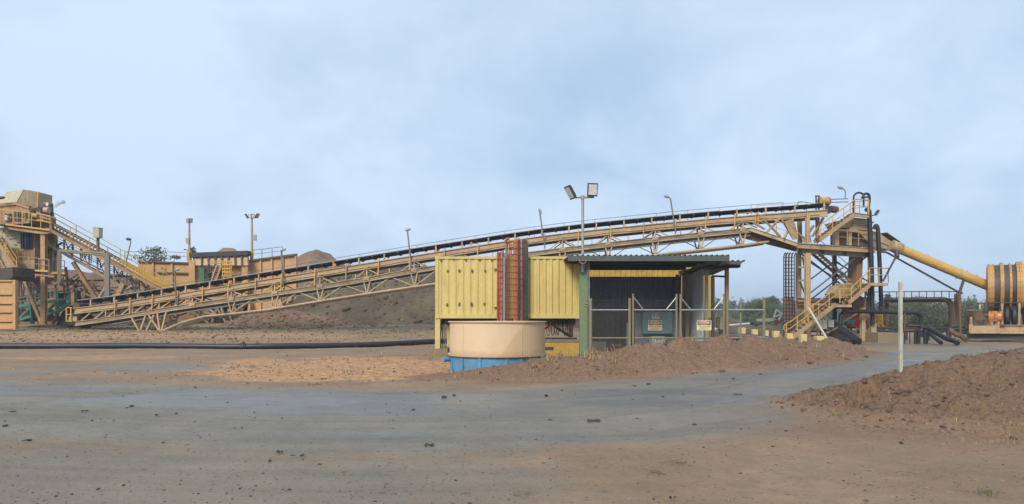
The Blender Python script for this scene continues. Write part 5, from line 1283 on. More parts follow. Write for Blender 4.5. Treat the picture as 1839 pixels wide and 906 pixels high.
for a in (417, 426, 436): MB().b2s(P(a, 477, BW-.6), P(a+7, 474.5, BW-.4)).build('slot', DKST, fb_)
for px, py in ((291, 482), (297, 484), (297, 489), (319, 485)): MB().box(P(px, py, BW-.02), (.16, .05, .14)).build('rust_patch', RUST, fb_)
MB().b2s(P(375, 583, BW+.25), P(441, 538, BW+.3)).build('tunnel_back', DKST, fb_)
MB().bar(P(352, 540, BW-.6), P(446, 540, BW-.6), .4, .5).build('lintel', BEIGE2, fb_)
for a, b in (((380, 580), (392, 545)), ((404, 577), (396, 548)), ((415, 578), (410, 556)), ((418, 545), (426, 562)), ((432, 545), (428, 565)), ((437, 560), (441, 580)), ((360, 545), (412, 580)), ((335, 552), (378, 584)), ((340, 566), (370, 545)), ((352, 580), (362, 556)), ((366, 562), (396, 566))):
    MB().bar(P(*a, BW-1.2+random.uniform(-.4, .4)), P(*b, BW-1.2+random.uniform(-.4, .4)), .15, .15).build('tunnel_prop', BEIGE2, fb_)
for k in range(12):
    a = random.uniform(320, 420); MB().bar(P(a, random.uniform(545, 582), BW-random.uniform(.6, 2)), P(a+random.uniform(-30, 30), random.uniform(545, 582), BW-random.uniform(.6, 2)), .12, .12).build('tunnel_prop', random.choice([BROWN, BEIGE2, DKST]), fb_)
MB().b2s(P(345, 585, BW-.3), P(420, 577, BW-.25)).build('skirt', BROWN, fb_)
MB().bar(P(420, 579, BW-1.4), P(443, 579, BW-1.4), .3, .1).build('sill', WHITEP, fb_)
# stair, cage, platforms on the bin's face
fy = BW-1.6
for a, b in (((378, 512), (390, 477)), ((386, 512), (398, 478))): MB().bar(P(*a, fy), P(*b, fy), .14, .3, V(1, 0, 0)).build('stair_stringer', BEIGE, fb_)
for k in range(8): MB().bar(P(379+k*1.55, 509-k*4.2, fy), P(386.5+k*1.55, 509-k*4.2, fy), .12, .06).build('stair_tread', BEIGE2, fb_)
for k in range(5): MB().bar(P(365+k*3.6, 478+(k % 2), fy), P(365+k*3.6, 506, fy), .09, .09, V(1, 0, 0)).build('ladder_frame', DKST, fb_)
for py in (480, 486, 493): MB().bar(P(358, py, fy), P(386, py-1, fy), .10, .14).build('ladder_frame', DKST, fb_)
for a, b in (((385, 485), (398, 500)), ((392, 484), (404, 492)), ((396, 479), (397, 512))): MB().bar(P(*a, fy+.2), P(*b, fy+.2), .2, .2).build('chute_frame', BROWN, fb_)
for px in (400, 404, 408, 412, 415.5): MB().bar(P(px, 497, fy), P(px, 469, fy), .08, .08, V(1, 0, 0)).build('cage_post', YELB, fb_)
for py in (470, 476, 483, 489, 496): MB().bar(P(399, py, fy-.05), P(416, py, fy-.05), .08, .12).build('cage_rail', YELB, fb_)
for k in range(3): MB().bar(P(403+k*4, 497, fy+.3), P(403+k*4, 512, fy+.3), .14, .14, V(1, 0, 0)).build('cage_leg', YEL, fb_)
for py in (470, 473.5): MB().tube([P(376, py, fy), P(400, py-.5, fy)], .05, 5).build('cage_rail', YEL, fb_)
MB().b2s(P(386, 497, fy+.1), P(396, 478, fy+.4)).build('panel', BEIGE, fb_)
# handrails on top of the wing walls
handrail(fb_, [P(224, 467, BW+.5), P(300, 467.5, BW+.5), P(336, 469, BW+.5)], .78, 1.9, GREY, .03)
handrail(fb_, [P(452, 466, BW+.5), P(480, 463, BW+.5), P(507, 459.5, BW+.5)], .85, 1.0, GREY, .03)
gc = thing('green_cabinet', 'dark green tapered steel guard leaning against the face of the feed bin', 'cabinet', tuple(P(365, 508, fy)))
MB().prism([P(354, 508, fy-.35), P(359, 483, fy-.35), P(366, 482, fy-.35), P(366, 508, fy-.35)], (0, .6, 0)).build('panel', GREENC, gc)
MB().b2s(P(366.6, 507, fy-.25), P(374.5, 490, fy+.2)).build('panel', GREENC, gc)
for px in (367.5, 373): MB().tube([P(px, 507, fy-.42), P(px, 481, fy-.42)], .05, 6).build('ladder_rail', DKST, gc, True)
for k in range(7): MB().tube([P(367.5, 505-k*3.8, fy-.42), P(373, 505-k*3.8, fy-.42)], .03, 5).build('rung', DKST, gc)

# floodlight poles standing on the bin
def flood_pole(label, px, pyb, pyt, heads, boxes, Y, yl):
    t = thing('floodlight_pole', label, 'floodlight', tuple(P(px, pyb, Y)))
    MB().tube([P(px, pyb, Y), P(px, pyt, Y)], [.13, .09], 8).build('pole', BEIGE, t, True)
    MB().tube([P(px-.3, pyb, Y-.05), P(px-.3, yl, Y-.05)], .17, 8).build('sleeve', YELB, t, True)
    if len(heads) > 1: MB().tube([P(heads[0][0], pyt-1, Y), P(heads[-1][0], pyt-1, Y)], .05, 6).build('crossarm', GREY, t, True)
    for hx, hy, fc, sz in heads: flood(t, P(hx, hy, Y-.1), sz, fc)
    for x0, y0, x1, y1, m_ in boxes: MB().b2s(P(x0, y0, Y-.25), P(x1, y1, Y-.02)).build('switch_box', m_, t)
    return t
flood_pole('floodlight pole with a single cluster on top at the left corner of the feed bin', 340, 473, 399, [(338.5, 397, (.3, -1, -.3), (.35, .4, .14)), (342.5, 396.5, (.8, -.6, -.3), (.35, .4, .14))], [(333.5, 437, 339.5, 428, BEIGE)], BW+.4, 449)
flood_pole('floodlight pole with four dark lamps at the right corner of the feed bin', 452.5, 468, 392.5, [(442.5, 388.5, (-.8, -.3, -.5), (.34, .44, .12)), (449, 389, (-.2, -1, -.2), (.34, .36, .12)), (455, 388.5, (.2, -1, -.2), (.34, .36, .12)), (462.5, 388, (.8, -.3, -.5), (.34, .44, .12))], [(453.8, 432, 459.5, 422, LGREY)], BW+.3, 452)
# ================================================================== left screening tower
LY = 51.5
lt = thing('screening_tower', 'rust-streaked beige processing tower with hooded top and two platforms at the left edge', 'tower', (X(60, LY), LY, 1.1))
def L(px, py, dy=0.0): return P(px, py, LY+dy)
def lb(name, a, b, w, h=None, mat=BEIGEO, dy=0.0, dy2=None): return MB().bar(L(*a, dy), L(*b, dy if dy2 is None else dy2), w, h, V(0, 1, 0)).build(name, mat, lt)
MB().ib([L(79, 584), L(79, 412)], .34, .32, .05, V(1, 0, 0)).build('column', BEIGEO, lt)
MB().ib([L(73.5, 583, 1.6), L(73.5, 412, 1.6)], .3, .3, .05, V(1, 0, 0)).build('column', ORUST, lt)
MB().ib([L(-20, 584), L(-20, 412)], .3, .3, .05, V(1, 0, 0)).build('column', BEIGEO, lt)
MB().ib([L(30, 582, 4.5), L(30, 412, 4.5)], .3, .3, .05, V(1, 0, 0)).build('column', BEIGE2, lt)
MB().bar(L(72, 583.5), L(86, 583.5), .5, .08).build('base_plate', BEIGEO, lt)
for a, b, m_ in (((42, 498), (75, 581), BEIGEO), ((33, 498), (27, 540), BEIGE2), ((52, 498), (72, 526), BROWN), ((27, 500), (30, 580), BEIGE2)): lb('brace', a, b, .24, .2, m_, .2)
MB().prism([L(24, 487, -.2), L(97, 495, -.2), L(97, 497, -.2), L(97, 497.5, -.2), L(24, 494, -.2)], (0, .2, 0)).build('platform_edge', BEIGEO, lt)
MB().prism([L(24, 487, -.2), L(97, 494.5, -.2), L(97, 495, 4), L(24, 490, 4)], (0, 0, -.05)).build('lower_platform', BROWN, lt)
lb('platform_lip', (34, 484.5), (87, 487.5), .14, .14, YEL, -.3); lb('platform_lip', (88, 490), (117, 491.5), .16, .16, YEL, .4)
lb('platform_beam', (97, 494), (117, 494.5), .1, .2, DKST, .5)
MB().b2s(L(82, 511, .3), L(100, 499, 1.2)).build('duct_box', BEIGEO, lt)
MB().b2s(L(36, 511, 1.5), L(80, 500, 2.2)).build('duct_box', DKST, lt)
# upper platform
MB().prism([L(3, 419, -1.2), L(12, 406, -.3), L(75, 414, -.3), L(90, 416, -.3), L(90, 419, -.3), L(75, 421, -.3), L(14, 412, -.3), L(8, 421, -1.2)], (0, .25, 0)).build('platform_edge', BEIGEO, lt)
MB().prism([L(5, 415, -1.2), L(12, 406, -.3), L(90, 416, -.3), L(90, 417, 5), L(5, 409, 5)], (0, 0, -.06)).build('upper_platform', DKST, lt)
lb('platform_lip', (11, 403.5), (90, 413.5), .14, .12, YEL, -.42)
# vessel under the top platform
MB().b2s(L(-20, 487, .6), L(62.5, 446, 3.4)).build('vessel', RCREAM, lt); MB().b2s(L(54, 446, .65), L(62.5, 414, 3.3)).build('vessel', BEIGEO, lt)
MB().b2s(L(-20, 446, .7), L(53.9, 409, 3.3)).build('vessel', CREAM, lt)
for k in range(8): lb('stiffener', (37+k*3.5, 450), (37+k*3.5, 486), .07, .08, BEIGEO if k % 2 else RCREAM, .55)
for px, py in ((10, 424), (16, 430), (22, 429), (25, 440), (30, 436)): MB().b2s(L(px, py, .62), L(px+4, py-.9, .7)).build('louvre', DKST, lt)
MB().lathe(L(26, 457.5, .55), (0, 1, 0), [(-.35, .0), (-.35, .44), (-.28, .50), (0, .50)], 28).build('drive_guard', YELB, lt, True)
MB().b2s(L(16, 468, .1), L(26, 447.5, .5)).build('drive_guard', YELB, lt)
MB().b2s(L(34, 487, .25), L(62, 468, .32)).build('toe_panel', RCREAM, lt)
# tarpaulin: folded hanging sheet
mb = MB(); n = 14; vs = []
for j in range(2):
    for k in range(n):
        px = 37+(55.5-37)*k/(n-1); vs.append(tuple(L(px+random.uniform(-.3, .3), (419 if j == 0 else 447+random.uniform(-1, 1)), .35+.06*math.sin(k*1.7)+.05*j)))
vs += [(v[0], v[1]+.03, v[2]) for v in vs]; M2 = 2*n
fs = [(k, k+1, n+k+1, n+k) for k in range(n-1)]+[(M2+k+1, M2+k, M2+n+k, M2+n+k+1) for k in range(n-1)]
mb.add(vs, fs); solo(mb, 'tarpaulin', TARP, 'dark navy tarpaulin hanging under the top platform of the left tower', 'tarpaulin', smooth=True)
# top house and hood
MB().prism([L(-20, 372, .1), L(28, 366.5, .1), L(53, 374, .1), L(53, 401, .1), L(28, 403, .1), L(-20, 403, .1)], (0, 2.8, 0)).build('top_house', BEIGEO, lt)
MB().bar(L(-20, 371, .05), L(28, 366, .05), .14, .22).build('eave', BEIGEO, lt); MB().bar(L(28, 366, .05), L(53, 374, .05), .14, .18).build('eave', BEIGEO, lt)
for a, b, c_, d_ in ((9, 384, 21, 398), (25.5, 379, 37, 397), (42, 381, 48.5, 395)):
    MB().b2s(L(a, d_, .04), L(c_, b, .095)).build('opening', DKST, lt)
    lb('window_post', ((a+c_)/2, d_), ((a+c_)/2, b), .07, .06, BEIGEO, .02)
MB().tube([L(12, 397, .0), L(12, 387, .0)], .12, 8).build('cylinder', WHITEP, lt, True)
MB().prism([L(-8, 366, .3), L(11, 345, .6), L(42, 340.5, .6), L(29, 365, .3)], (0, 2, 0)).build('hood', CREAMP, lt)
MB().prism([L(29, 365, .32), L(42, 340.5, .62), L(69, 345, 1.2), L(68, 374, 1.2)], (0, 1.6, 0)).build('hood', RCREAM, lt)
MB().bar(L(67.5, 374, 1.18), L(69, 345, 1.18), .12, .12, V(1, 0, 0)).build('hood_edge', BEIGEO, lt)
MB().b2s(L(53.5, 398, .6), L(73, 373, 2)).build('screen_panel', PURP, lt)
MB().tube([L(60, 388, .2), L(68, 389, .2)], .2, 12).build('motor', BEIGEO, lt, True)
for k in range(7): lb('machinery_frame', (66+k*3.4, 398), (67.5+k*3.6, 380+k*1.5), .10, .10, random.choice([YEL, BEIGEO, RUST, BROWN]), .3)
for py in (383, 388, 394): lb('machinery_frame', (66, py), (92, py+7), .1, .1, random.choice([YEL, BEIGEO]), .25)
MB().b2s(L(70, 400, .4), L(88, 388, 1.2)).build('machinery_box', RUST, lt)
MB().tube([L(80, 378, .5), L(88, 378.5, .5)], .24, 12).build('motor', BEIGE2, lt, True)
def lrail(pts, dy, h=1.05, mat=YEL, d=1.0): handrail(lt, [L(*p, dy) for p in pts], h, d, mat, .028)
lrail([(-10, 404), (12, 404), (90, 414)], -.38, 1.12, YEL, .75)
lrail([(34, 485), (62, 487), (88, 490)], -.3, 1.0, BEIGEO, .8); lrail([(62, 489), (116, 491)], 2.5, 1.0, GREY, .9)
MB().b2s(L(67, 473, 3.6), L(71, 461, 3.7)).build('instrument', DKST, lt); MB().b2s(L(81, 475, 3.6), L(88, 463, 3.7)).build('red_panel', DRED, lt)
# stairs on the left going down to the right, plus landing
stair(lt, L(30, 487, -.9), L(-8, 428, -.9), V(0, .8, 0), 11, BEIGEO, .26)
for dy in (-.95, 0): handrail(lt, [L(30, 486, dy), L(-8, 426, dy)], .95, 1.2, YEL if dy < -.5 else BROWN, .028)
lb('brace', (14, 492), (-4, 458), .16, .16, BEIGEO, -.6)
for py in (470, 478, 485): lb('tread', (0, py), (17+py*.03, py+1), .3, .05, BEIGE2, -.5)
# lamps on the tower
def par_lamps():
    t = thing('floodlight_pole', 'short dark pole with a spread of round silver floodlights above the left tower', 'floodlight', tuple(L(93, 388, 1.0)))
    MB().tube([L(93.5, 388, 1.0), L(93, 366, 1.0)], .11, 8).build('pole', DKST, t, True)
    MB().tube([L(80, 369, 1.0), L(93, 371, 1.0), L(113, 364, 1.0)], .04, 6).build('crossarm', GREY, t, True)
    for px, py, f in ((80.5, 367, (-.8, -.5, .1)), (86, 367.5, (-.3, -1, 0)), (100, 370, (.3, -1, 0)), (105.5, 366.5, (.5, -.8, 0)), (113.5, 363.5, (.8, -.5, .2)), (84, 377, (-.2, -1, .1))):
        c = L(px, py, .9); ax = Vector(f).normalized()
        MB().lathe(c, ax, [(-.17, .04), (-.12, .09), (.02, .14), (.08, .15)], 14).build('lamp_head', GALV, t, True)
        MB().lathe(c, ax, [(.08, .14), (.095, .02)], 14, cap=False).build('glass', LENS, t, True)
par_lamps()
cobra('lamp_post', 'flat dark lamp head poking in at the left edge beside the hood of the tower', [L(-14, 372, -.5), L(-14, 356, -.5), L(-4, 355.5, -.5)], .04, L(2, 355.5, -.5), (1, 0, .1), (.55, .2, .1), DKST, False)

# ------------------------------------------------------------------ inclined conveyor from the tower down to the main conveyor
ic = thing('inclined_conveyor', 'yellow-railed beige conveyor sloping down to the right from the left tower', 'conveyor', tuple(P(190, 540, 54)))
def I(px, py, dy=0.0): return P(px, py, 52.6+(px-60)*.012+dy)
a0, b0 = (62, 386), (320, 525)
def il(px, dpy=0, dy=0): return I(px, a0[1]+(px-a0[0])*(b0[1]-a0[1])/(b0[0]-a0[0])+dpy, dy)
MB().ib([il(62, 9), il(318, 9)], .2, .34, .05).build('stringer', BEIGEO, ic); MB().ib([il(62, 9, 1.5), il(318, 9, 1.5)], .2, .34, .05).build('stringer', BEIGE2, ic)
MB().sweep([il(62, 0, .75), il(322, 0, .75)], belt).build('belt', RUBBER, ic)
MB().bar(il(62, 14, .75), il(315, 14, .75), 1.4, .05).build('return_tray', BROWN, ic)
MB().bar(il(86, 12, -.6), il(316, 12, -.6), .95, .06).build('walkway', BEIGE2, ic)
MB().bar(il(86, 13, -1.05), il(316, 13, -1.05), .08, .22).build('walkway_edge', BEIGEO, ic)
for px in range(92, 312, 11):
    MB().bar(il(px, 15, -1.05), il(px, 15, 1.4), .08, .10).build('cross_bearer', BROWN, ic)
for dy in (-1.05,): handrail(ic, [il(92, 11, dy), il(322, 11.5, dy)], 1.05, 1.6, YEL, .03)
handrail(ic, [il(96, 0, 1.8), il(330, 0, 1.8)], 1.0, 1.8, YEL, .03)
for k, px in enumerate(range(96, 318, 6)):
    MB().bar(il(px, 4, .05), il(px, -2.5, .05), .09, .09, V(1, 0, 0)).build('idler_bracket', YEL if px > 200 else (YEL if k % 2 else BEIGEO), ic)
MB().bar(il(215, -1, -.05), il(318, -1, -.05), .05, .34).build('side_guard', YELB, ic)
MB().bar(il(228, 6, -1.1), il(316, 6, -1.1), .04, .10).build('side_guard', YELB, ic)
for k, px in enumerate(range(84, 312, 4)):
    a, b = il(px, 15.5, -1.0), il(px, 31-max(0, px-230)*.09, .1)
    if k % 4 == 0: MB().bar(a, b, .07, .10).build('soffit_bracket', BEIGE2, ic)
for t0, t1 in ((.12, .40), (.46, .70), (.76, .98)):
    def so_(px, t): return il(px, 15.5, -1.0).lerp(il(px, 31-max(0, px-230)*.09, .1), t)
    MB().bar(so_(84, (t0+t1)/2), so_(310, (t0+t1)/2), .62*(t1-t0)*1.8, .03).build('soffit_plank', BROWN if t0 > .2 else BEIGE2, ic)
MB().tube([il(100, 36, .0), il(300, 33, .0)], .06, 6).build('service_pipe', GREY, ic, True)
MB().tube([il(110, 40, .3), il(290, 38, .3)], .05, 6).build('service_pipe', DKST, ic, True)
# truss below
def lo(px, dy=0): return I(px, 425+(px-62)*(556-425)/(290-62), dy)
for dy in (.0, 1.5): MB().ib([lo(64, dy), lo(285, dy)], .16, .22).build('lower_chord', BEIGE2, ic)
pxs = list(range(70, 285, 15))
for i, px in enumerate(pxs):
    for dy in (0, 1.5):
        MB().bar(lo(px, dy), il(px, 14, dy), .09, .09, V(1, 0, 0)).build('upright', BEIGE2, ic)
        q = px+15 if i % 2 else px-15
        MB().bar(lo(px, dy), il(max(q, 64), 14, dy), .06, .06, V(0, 1, 0)).build('diagonal', BEIGE2, ic)
    MB().bar(lo(px, 0), lo(px+15, 1.5), .06, .06).build('cross_tie', BROWN, ic)
for a, b, w_, m_ in (((131, 471), (175, 540), .26, BEIGEO), ((222, 510), (208, 542), .36, BEIGEO), ((176, 538), (196, 505), .16, BEIGE2), ((120, 533), (186, 541), .08, BEIGE2), ((119, 512), (176, 509), .10, BROWN), ((130, 517), (172, 536), .11, BEIGE2), ((195, 536), (238, 513), .12, BEIGE2), ((200, 517), (250, 516), .1, BROWN), ((250, 500), (270, 530), .12, BEIGE2), ((118, 480), (122, 520), .14, BROWN)):
    MB().bar(I(*a, -.1), I(*b, -.1), w_, w_, V(0, 1, 0)).build('support_leg', m_, ic)
for k in range(34):
    a = random.uniform(120, 310); py = 470+(a-100)*.35+random.uniform(20, 50); MB().bar(I(a, py, random.uniform(.5, 3)), I(a+random.uniform(-40, 40), py+random.uniform(-18, 18), random.uniform(.5, 3)), .11, .11).build('brace', random.choice([BROWN, BEIGE2, BEIGE2, BEIGEO, DKST]), ic)
# bent pipe frame and dark duct leg
bf = thing('bent_pipe_frame', 'grey bent pipe frame with a square dark leg in front of the inclined conveyor', 'pipe', tuple(P(192, 538, 50.8)))
for o_ in (0, 3.5): MB().tube(bend([P(101+o_, 511, 51), P(105+o_, 505, 51), P(105+o_, 451, 51), P(112+o_, 450+o_*.7, 51), P(185, 455+o_, 51), P(191, 458+o_, 51), P(192, 480, 51)], .45), .075, 8).build('pipe', LGALV, bf, True)
MB().b2s(P(187.5, 535, 50.9), P(195.5, 457, 51.1)).build('duct_leg', GREY, bf)
eb = thing('electrical_box_on_post', 'dusty grey-green electrical box on a dark post beside the inclined conveyor walkway', 'box', tuple(P(176, 450, 52)))
MB().b2s(P(167, 427, 51.9), P(177.5, 410, 52.4)).build('box', CREAM, eb); MB().b2s(P(166.5, 410, 51.88), P(178, 409, 52.42)).build('lid', GREY, eb)
MB().bar(P(176, 454, 52.2), P(176, 412, 52.45), .16, .16, V(1, 0, 0)).build('post', BROWN, eb)
cobra('lamp_post', 'thin leaning lamp post with a dark head rising from the inclined conveyor walkway', [P(227, 470, 53.4), P(235, 434, 53.4), P(233.5, 431, 53.4)], .045, P(231, 430, 53.4), (-1, 0, .15), (.38, .2, .1), GREY, False)
for px in (224.5, 229): pass

# ------------------------------------------------------------------ teal conveyor and the tan panel in front of it
gcv = thing('green_conveyor', 'short teal green conveyor truss low behind the left tower leg', 'conveyor', tuple(P(80, 578, 52.8)))
def G(px, py, dy=0.0): return P(px, py, 52.9+dy)
def gb_(name, a, b, w, mat=TEAL, dy=0): return MB().bar(G(*a, dy), G(*b, dy), w, w, V(0, 1, 0)).build(name, mat, gcv)
for a, b, w_ in (((30, 551), (124, 537), .22), ((30, 576), (58, 568), .22), ((82, 564.5), (105, 560), .2), ((105, 560), (125, 544), .2), ((33, 554), (34, 574), .14), ((54, 549), (57, 570), .14), ((36, 571), (55, 552), .13), ((83, 563), (103, 540), .16), ((105, 560), (104, 540), .13), ((107, 541), (117, 550), .14), ((126, 544), (123, 520), .16), ((30, 536), (122, 522), .09), ((104, 538), (103, 523), .12), ((30, 543), (100, 529), .08)):
    gb_('truss_member', a, b, w_); 
for a, b, w_ in (((30, 551), (124, 537), .2), ((30, 575), (105, 560), .2)): gb_('truss_member', a, b, w_, TEAL, 1.3)
for k in range(11): gb_('guard_bar', (31+k*7.0, 545-k*1.1), (31+k*7.0, 533-k*1.1), .1, BROWN if k % 3 else YEL, .2)
MB().bar(G(30, 552, .65), G(124, 537, .65), 1.1, .06).build('belt', RUBBER, gcv)
for k in range(8): MB().tube([G(36+k*11, 562-k*1.8, .1), G(36+k*11, 562-k*1.8, 1.2)], .09, 8).build('idler_roller', GREY, gcv, True)
for px in (100, 107, 117): MB().b2s(G(px, 536, .3), G(px+4, 527, .9)).build('motor', DKST, gcv)
MB().tube([G(112, 545, -.1), G(112, 545, 1.4)], .3, 14).build('head_pulley', DKST, gcv, True)
MB().prism([G(100, 584, .3), G(112, 560, .3), G(127, 548, .3), G(132, 575, .3), G(122, 588, .3)], (0, 1.2, 0)).build('chute', DKST, gcv)
MB().bar(G(94, 584), G(104, 562), .2, .2, V(0, 1, 0)).build('leg', BROWN, gcv)
MB().b2s(G(127, 545, -.2), G(133, 523, .2)).build('guard_plate', BEIGEO, gcv); MB().b2s(G(133.2, 545, -.1), G(138, 522, .4)).build('guard_plate', DKST, gcv)
MB().tube([G(58, 582, -.3), G(58, 571, -.3)], .16, 8).build('leg', DKST, gcv, True)
tp_ = thing('steel_panel', 'tan ribbed steel panel standing on the ground at the far left edge', 'panel', tuple(P(8, 592, 47.5)))
PY = 47.5
MB().b2s(P(-30, 592, PY+.12), P(22, 504, PY+.22)).build('sheet', TAN, tp_)
MB().b2s(P(22, 592, PY), P(27.5, 503, PY+.3)).build('frame', TAN, tp_); MB().b2s(P(27.7, 591, PY+.05), P(29.2, 541, PY+.25)).build('frame', BEIGEO, tp_)
for py in (504.5, 528.5, 545, 560.5, 577, 590): MB().b2s(P(-30, py+1.3, PY-.03), P(21.9, py-1.3, PY+.11)).build('rib', TAN, tp_)
for py in (531, 547.5, 563, 579.5):
    MB().b2s(P(-2, py+.6, PY+.08), P(20, py-.9, PY+.117)).build('under_rib_strip', ORUST, tp_)  # thin darker orange-brown strip just below each middle rib
solo(MB().prism([P(-30, 503, PY+.6), P(-30, 484, PY+.6), P(6, 482, PY+.6), P(23, 480, PY+.6), P(23.5, 496, PY+.6), P(18, 503, PY+.6)], (0, 2.2, 0)), 'rubber_skip', PURP, 'dark purple-brown rubber-lined bin top showing above the tan panel at the left edge', 'bin')
solo(MB().b2s(P(144, 577, 54), P(180, 579, 54.6)), 'scrap_beam', BROWN, 'rusty beam lying on the ground under the tail of the main conveyor', 'beam')
m = MB().prism([P(230, 578, 55), P(234, 573, 55), P(237, 573, 55), P(239, 578, 55)], (0, .5, 0)); solo(m, 'traffic_cone', ORANGE, 'small bright orange marker lying behind the white sill under the conveyor trestle', 'marker')

# more of the tangle: lower bracing, pipes and boxes of the left tower
for a, b, w_, m_, dy in (((86, 500), (128, 520), .12, BROWN, 1.0), ((100, 500), (100, 560), .10, BEIGE2, 1.4), ((112, 495), (118, 540), .12, BEIGEO, 1.8), ((40, 520), (72, 519), .10, BROWN, 1.2), ((83, 520), (104, 519), .10, BEIGE2, 1.2), ((60, 497), (60, 545), .08, GREY, 2.0), ((66, 497), (66, 545), .08, GREY, 2.0),
    ((86, 470), (104, 452), .14, BROWN, 2.6), ((84, 440), (110, 462), .14, BEIGE2, 2.4), ((64, 420), (76, 446), .16, DKST, 2.2), ((64, 446), (76, 424), .16, BROWN, 2.6), ((88, 430), (102, 448), .12, BEIGEO, 1.8), ((86, 452), (112, 436), .12, BROWN, 2.0), ((95, 425), (96, 470), .1, BEIGE2, 2.0), ((104, 440), (104, 492), .12, BEIGE2, 2.2)):
    lb('brace', a, b, w_, w_, m_, dy)
MB().tube([L(62, 452, 1.6), L(72, 446, 1.8), L(84, 452, 1.8)], .3, 12).build('chute', DKST, lt, True)
MB().tube(bend([L(97, 497, .6), L(106, 499, .6), L(106, 510, .6), L(100, 512, .6)], .3), .06, 8).build('pipe', LGALV, lt, True)
MB().b2s(L(63, 440, 1.6), L(75, 422, 2.6)).build('machinery_box', BROWN, lt)
for k in range(9):
    a = 118+k*13; y0_ = 486+k*5.2
    MB().bar(I(a, y0_+8, 1.6), I(a+13, y0_+26-(k % 2)*26, 1.6), .10, .10, V(0, 1, 0)).build('brace', BEIGE2 if k % 2 else BROWN, ic)
for py, x0_, x1_ in ((505, 116, 186), (523, 140, 205), (531, 196, 262), (541, 150, 232), (497, 196, 240)):
    MB().bar(I(x0_, py, 2.2), I(x1_, py-1, 2.2), .10, .14).build('tie_beam', BROWN if py % 2 else BEIGE2, ic)
for a, b in (((152, 498), (152, 545)), ((236, 505), (236, 548)), ((262, 520), (262, 552)), ((214, 500), (214, 540))):
    MB().bar(I(*a, 1.9), I(*b, 1.9), .16, .16, V(1, 0, 0)).build('support_leg', BEIGEO, ic)

MB().b2s(L(34, 578, 3.0), L(74, 556, 4.5)).build('pump_box', DKST, lt)
MB().b2s(L(86, 578, 2.6), L(104, 568, 3.6)).build('pump_box', BROWN, lt)
for k in range(6): lb('lattice', (36+k*9, 578), (45+k*9-(k % 2)*18, 500), .10, .10, [BROWN, DKST, BEIGE2][k % 3], 3.6)
for k in range(12):
    a = 128+k*14; MB().bar(I(a, 500+k*4.0, 2.6), I(a+18-(k % 2)*36, 538+k*1.5, 2.6), .12, .12, V(0, 1, 0)).build('brace', [BROWN, BEIGE2, BEIGEO, DKST][k % 4], ic)
# ================================================================== trees
def quads_mesh(name, cen, nrm_rand, size, mat, rng, aspect=1.6, parent=None, droop=.4):
    """many leaf-sized quads: cen (n,3), size (n,)"""
    n = len(cen); d = rng.normal(size=(n, 3)); d[:, 2] -= droop; d /= np.linalg.norm(d, axis=1)[:, None]
    e = rng.normal(size=(n, 3)); e -= d*(e*d).sum(1)[:, None]; e /= np.linalg.norm(e, axis=1)[:, None]
    s = size[:, None]; a = d*s*aspect*.5; b = e*s*.5
    v = np.stack([cen-a, cen-b*.9, cen+a, cen+b*.9], 1).reshape(-1, 3)
    o0 = np.array(ORG.get(parent.name, Vector((0, 0, 0)))) if parent else np.zeros(3)
    me = bpy.data.meshes.new(name); me.vertices.add(4*n); me.vertices.foreach_set('co', (v-o0).astype(np.float32).ravel())
    me.loops.add(4*n); me.loops.foreach_set('vertex_index', np.arange(4*n, dtype=np.int32))
    me.polygons.add(n); me.polygons.foreach_set('loop_start', np.arange(0, 4*n, 4, dtype=np.int32)); me.polygons.foreach_set('loop_total', np.full(n, 4, dtype=np.int32))
    me.update(calc_edges=True); me.materials.append(mat); o = bpy.data.objects.new(name, me); COL.objects.link(o)
    if parent: o.parent = parent; ORG[o.name] = ORG[parent.name]
    return o
def tree(px, Y, top, cw, mat, label, seed, leaf=.22, clumps=14, per=130, trunk=.35, flat=.6, group='trees beyond the yard', open_=1.0):
    rng = np.random.default_rng(seed); x = X(px, Y); g = gz(x, Y)-.1; zt_ = Z(top, Y); H = zt_-g
    t = thing('gum_tree', label, 'tree', (x, Y, g), group)
    m = MB(); base = V(x, Y, g); fork = V(x+rng.normal()*.2, Y, g+H*trunk)
    m.tube([base, base.lerp(fork, .5)+V(rng.normal()*.08, 0, 0), fork], [H*.026+.03, H*.02+.02, H*.016+.02], 7)
    cs = []
    for k in range(clumps):
        a = rng.uniform(0, 2*math.pi); r = cw*.5*math.sqrt(rng.uniform(.05, 1)); u = rng.uniform(0, 1)
        zc = g+H*(trunk+.12)+(H*(1-trunk-.12))*u*(1-.25*(r/(cw*.5))**2)*.95
        if u > .8: r *= .6
        c = V(x+r*math.cos(a), Y+r*math.sin(a), zc); cs.append(c)
        mid = fork.lerp(c, .5)+V(0, 0, -.1*H*.2)
        m.tube([fork, mid, c], [H*.012, H*.007, H*.003], 5)
    m.build('trunk', BARK, t, True)
    pts = []
    for c in cs:
        rad = cw*rng.uniform(.11, .20)*open_; n = int(per*rng.uniform(.6, 1.3)); q = rng.normal(size=(n, 3))*np.array([rad, rad, rad*flat])*.62
        pts.append(q+np.array(c))
    pts = np.vstack(pts); quads_mesh('crown', pts, None, leaf*rng.uniform(.6, 1.3, len(pts)), mat, rng, parent=t)
tree(285, 96, 434, 5.4, LEAF1, 'airy gum tree with open crown showing above the tan wing wall', 1, .20, 20, 90, .5, .45, open_=.85)
tree(349, 98, 436, 3.4, LEAF1, 'thin sparse tree half hidden by the left floodlight pole on the bin', 2, .20, 9, 70, .5, .5, open_=.8)
tree(1361, 104, 531, 5.4, LEAF2, 'rounded mid-green tree standing out of the treeline left of the caged riser', 3, .13, 26, 500, .12)
tree(1384, 112, 529, 3.6, LEAF1, 'tall narrow tree just left of the caged riser', 4, .13, 22, 420, .12)
tree(1462, 118, 536, 6, LEAF2, 'bright green tree seen between the tower columns', 7, .14, 22, 420, .12)
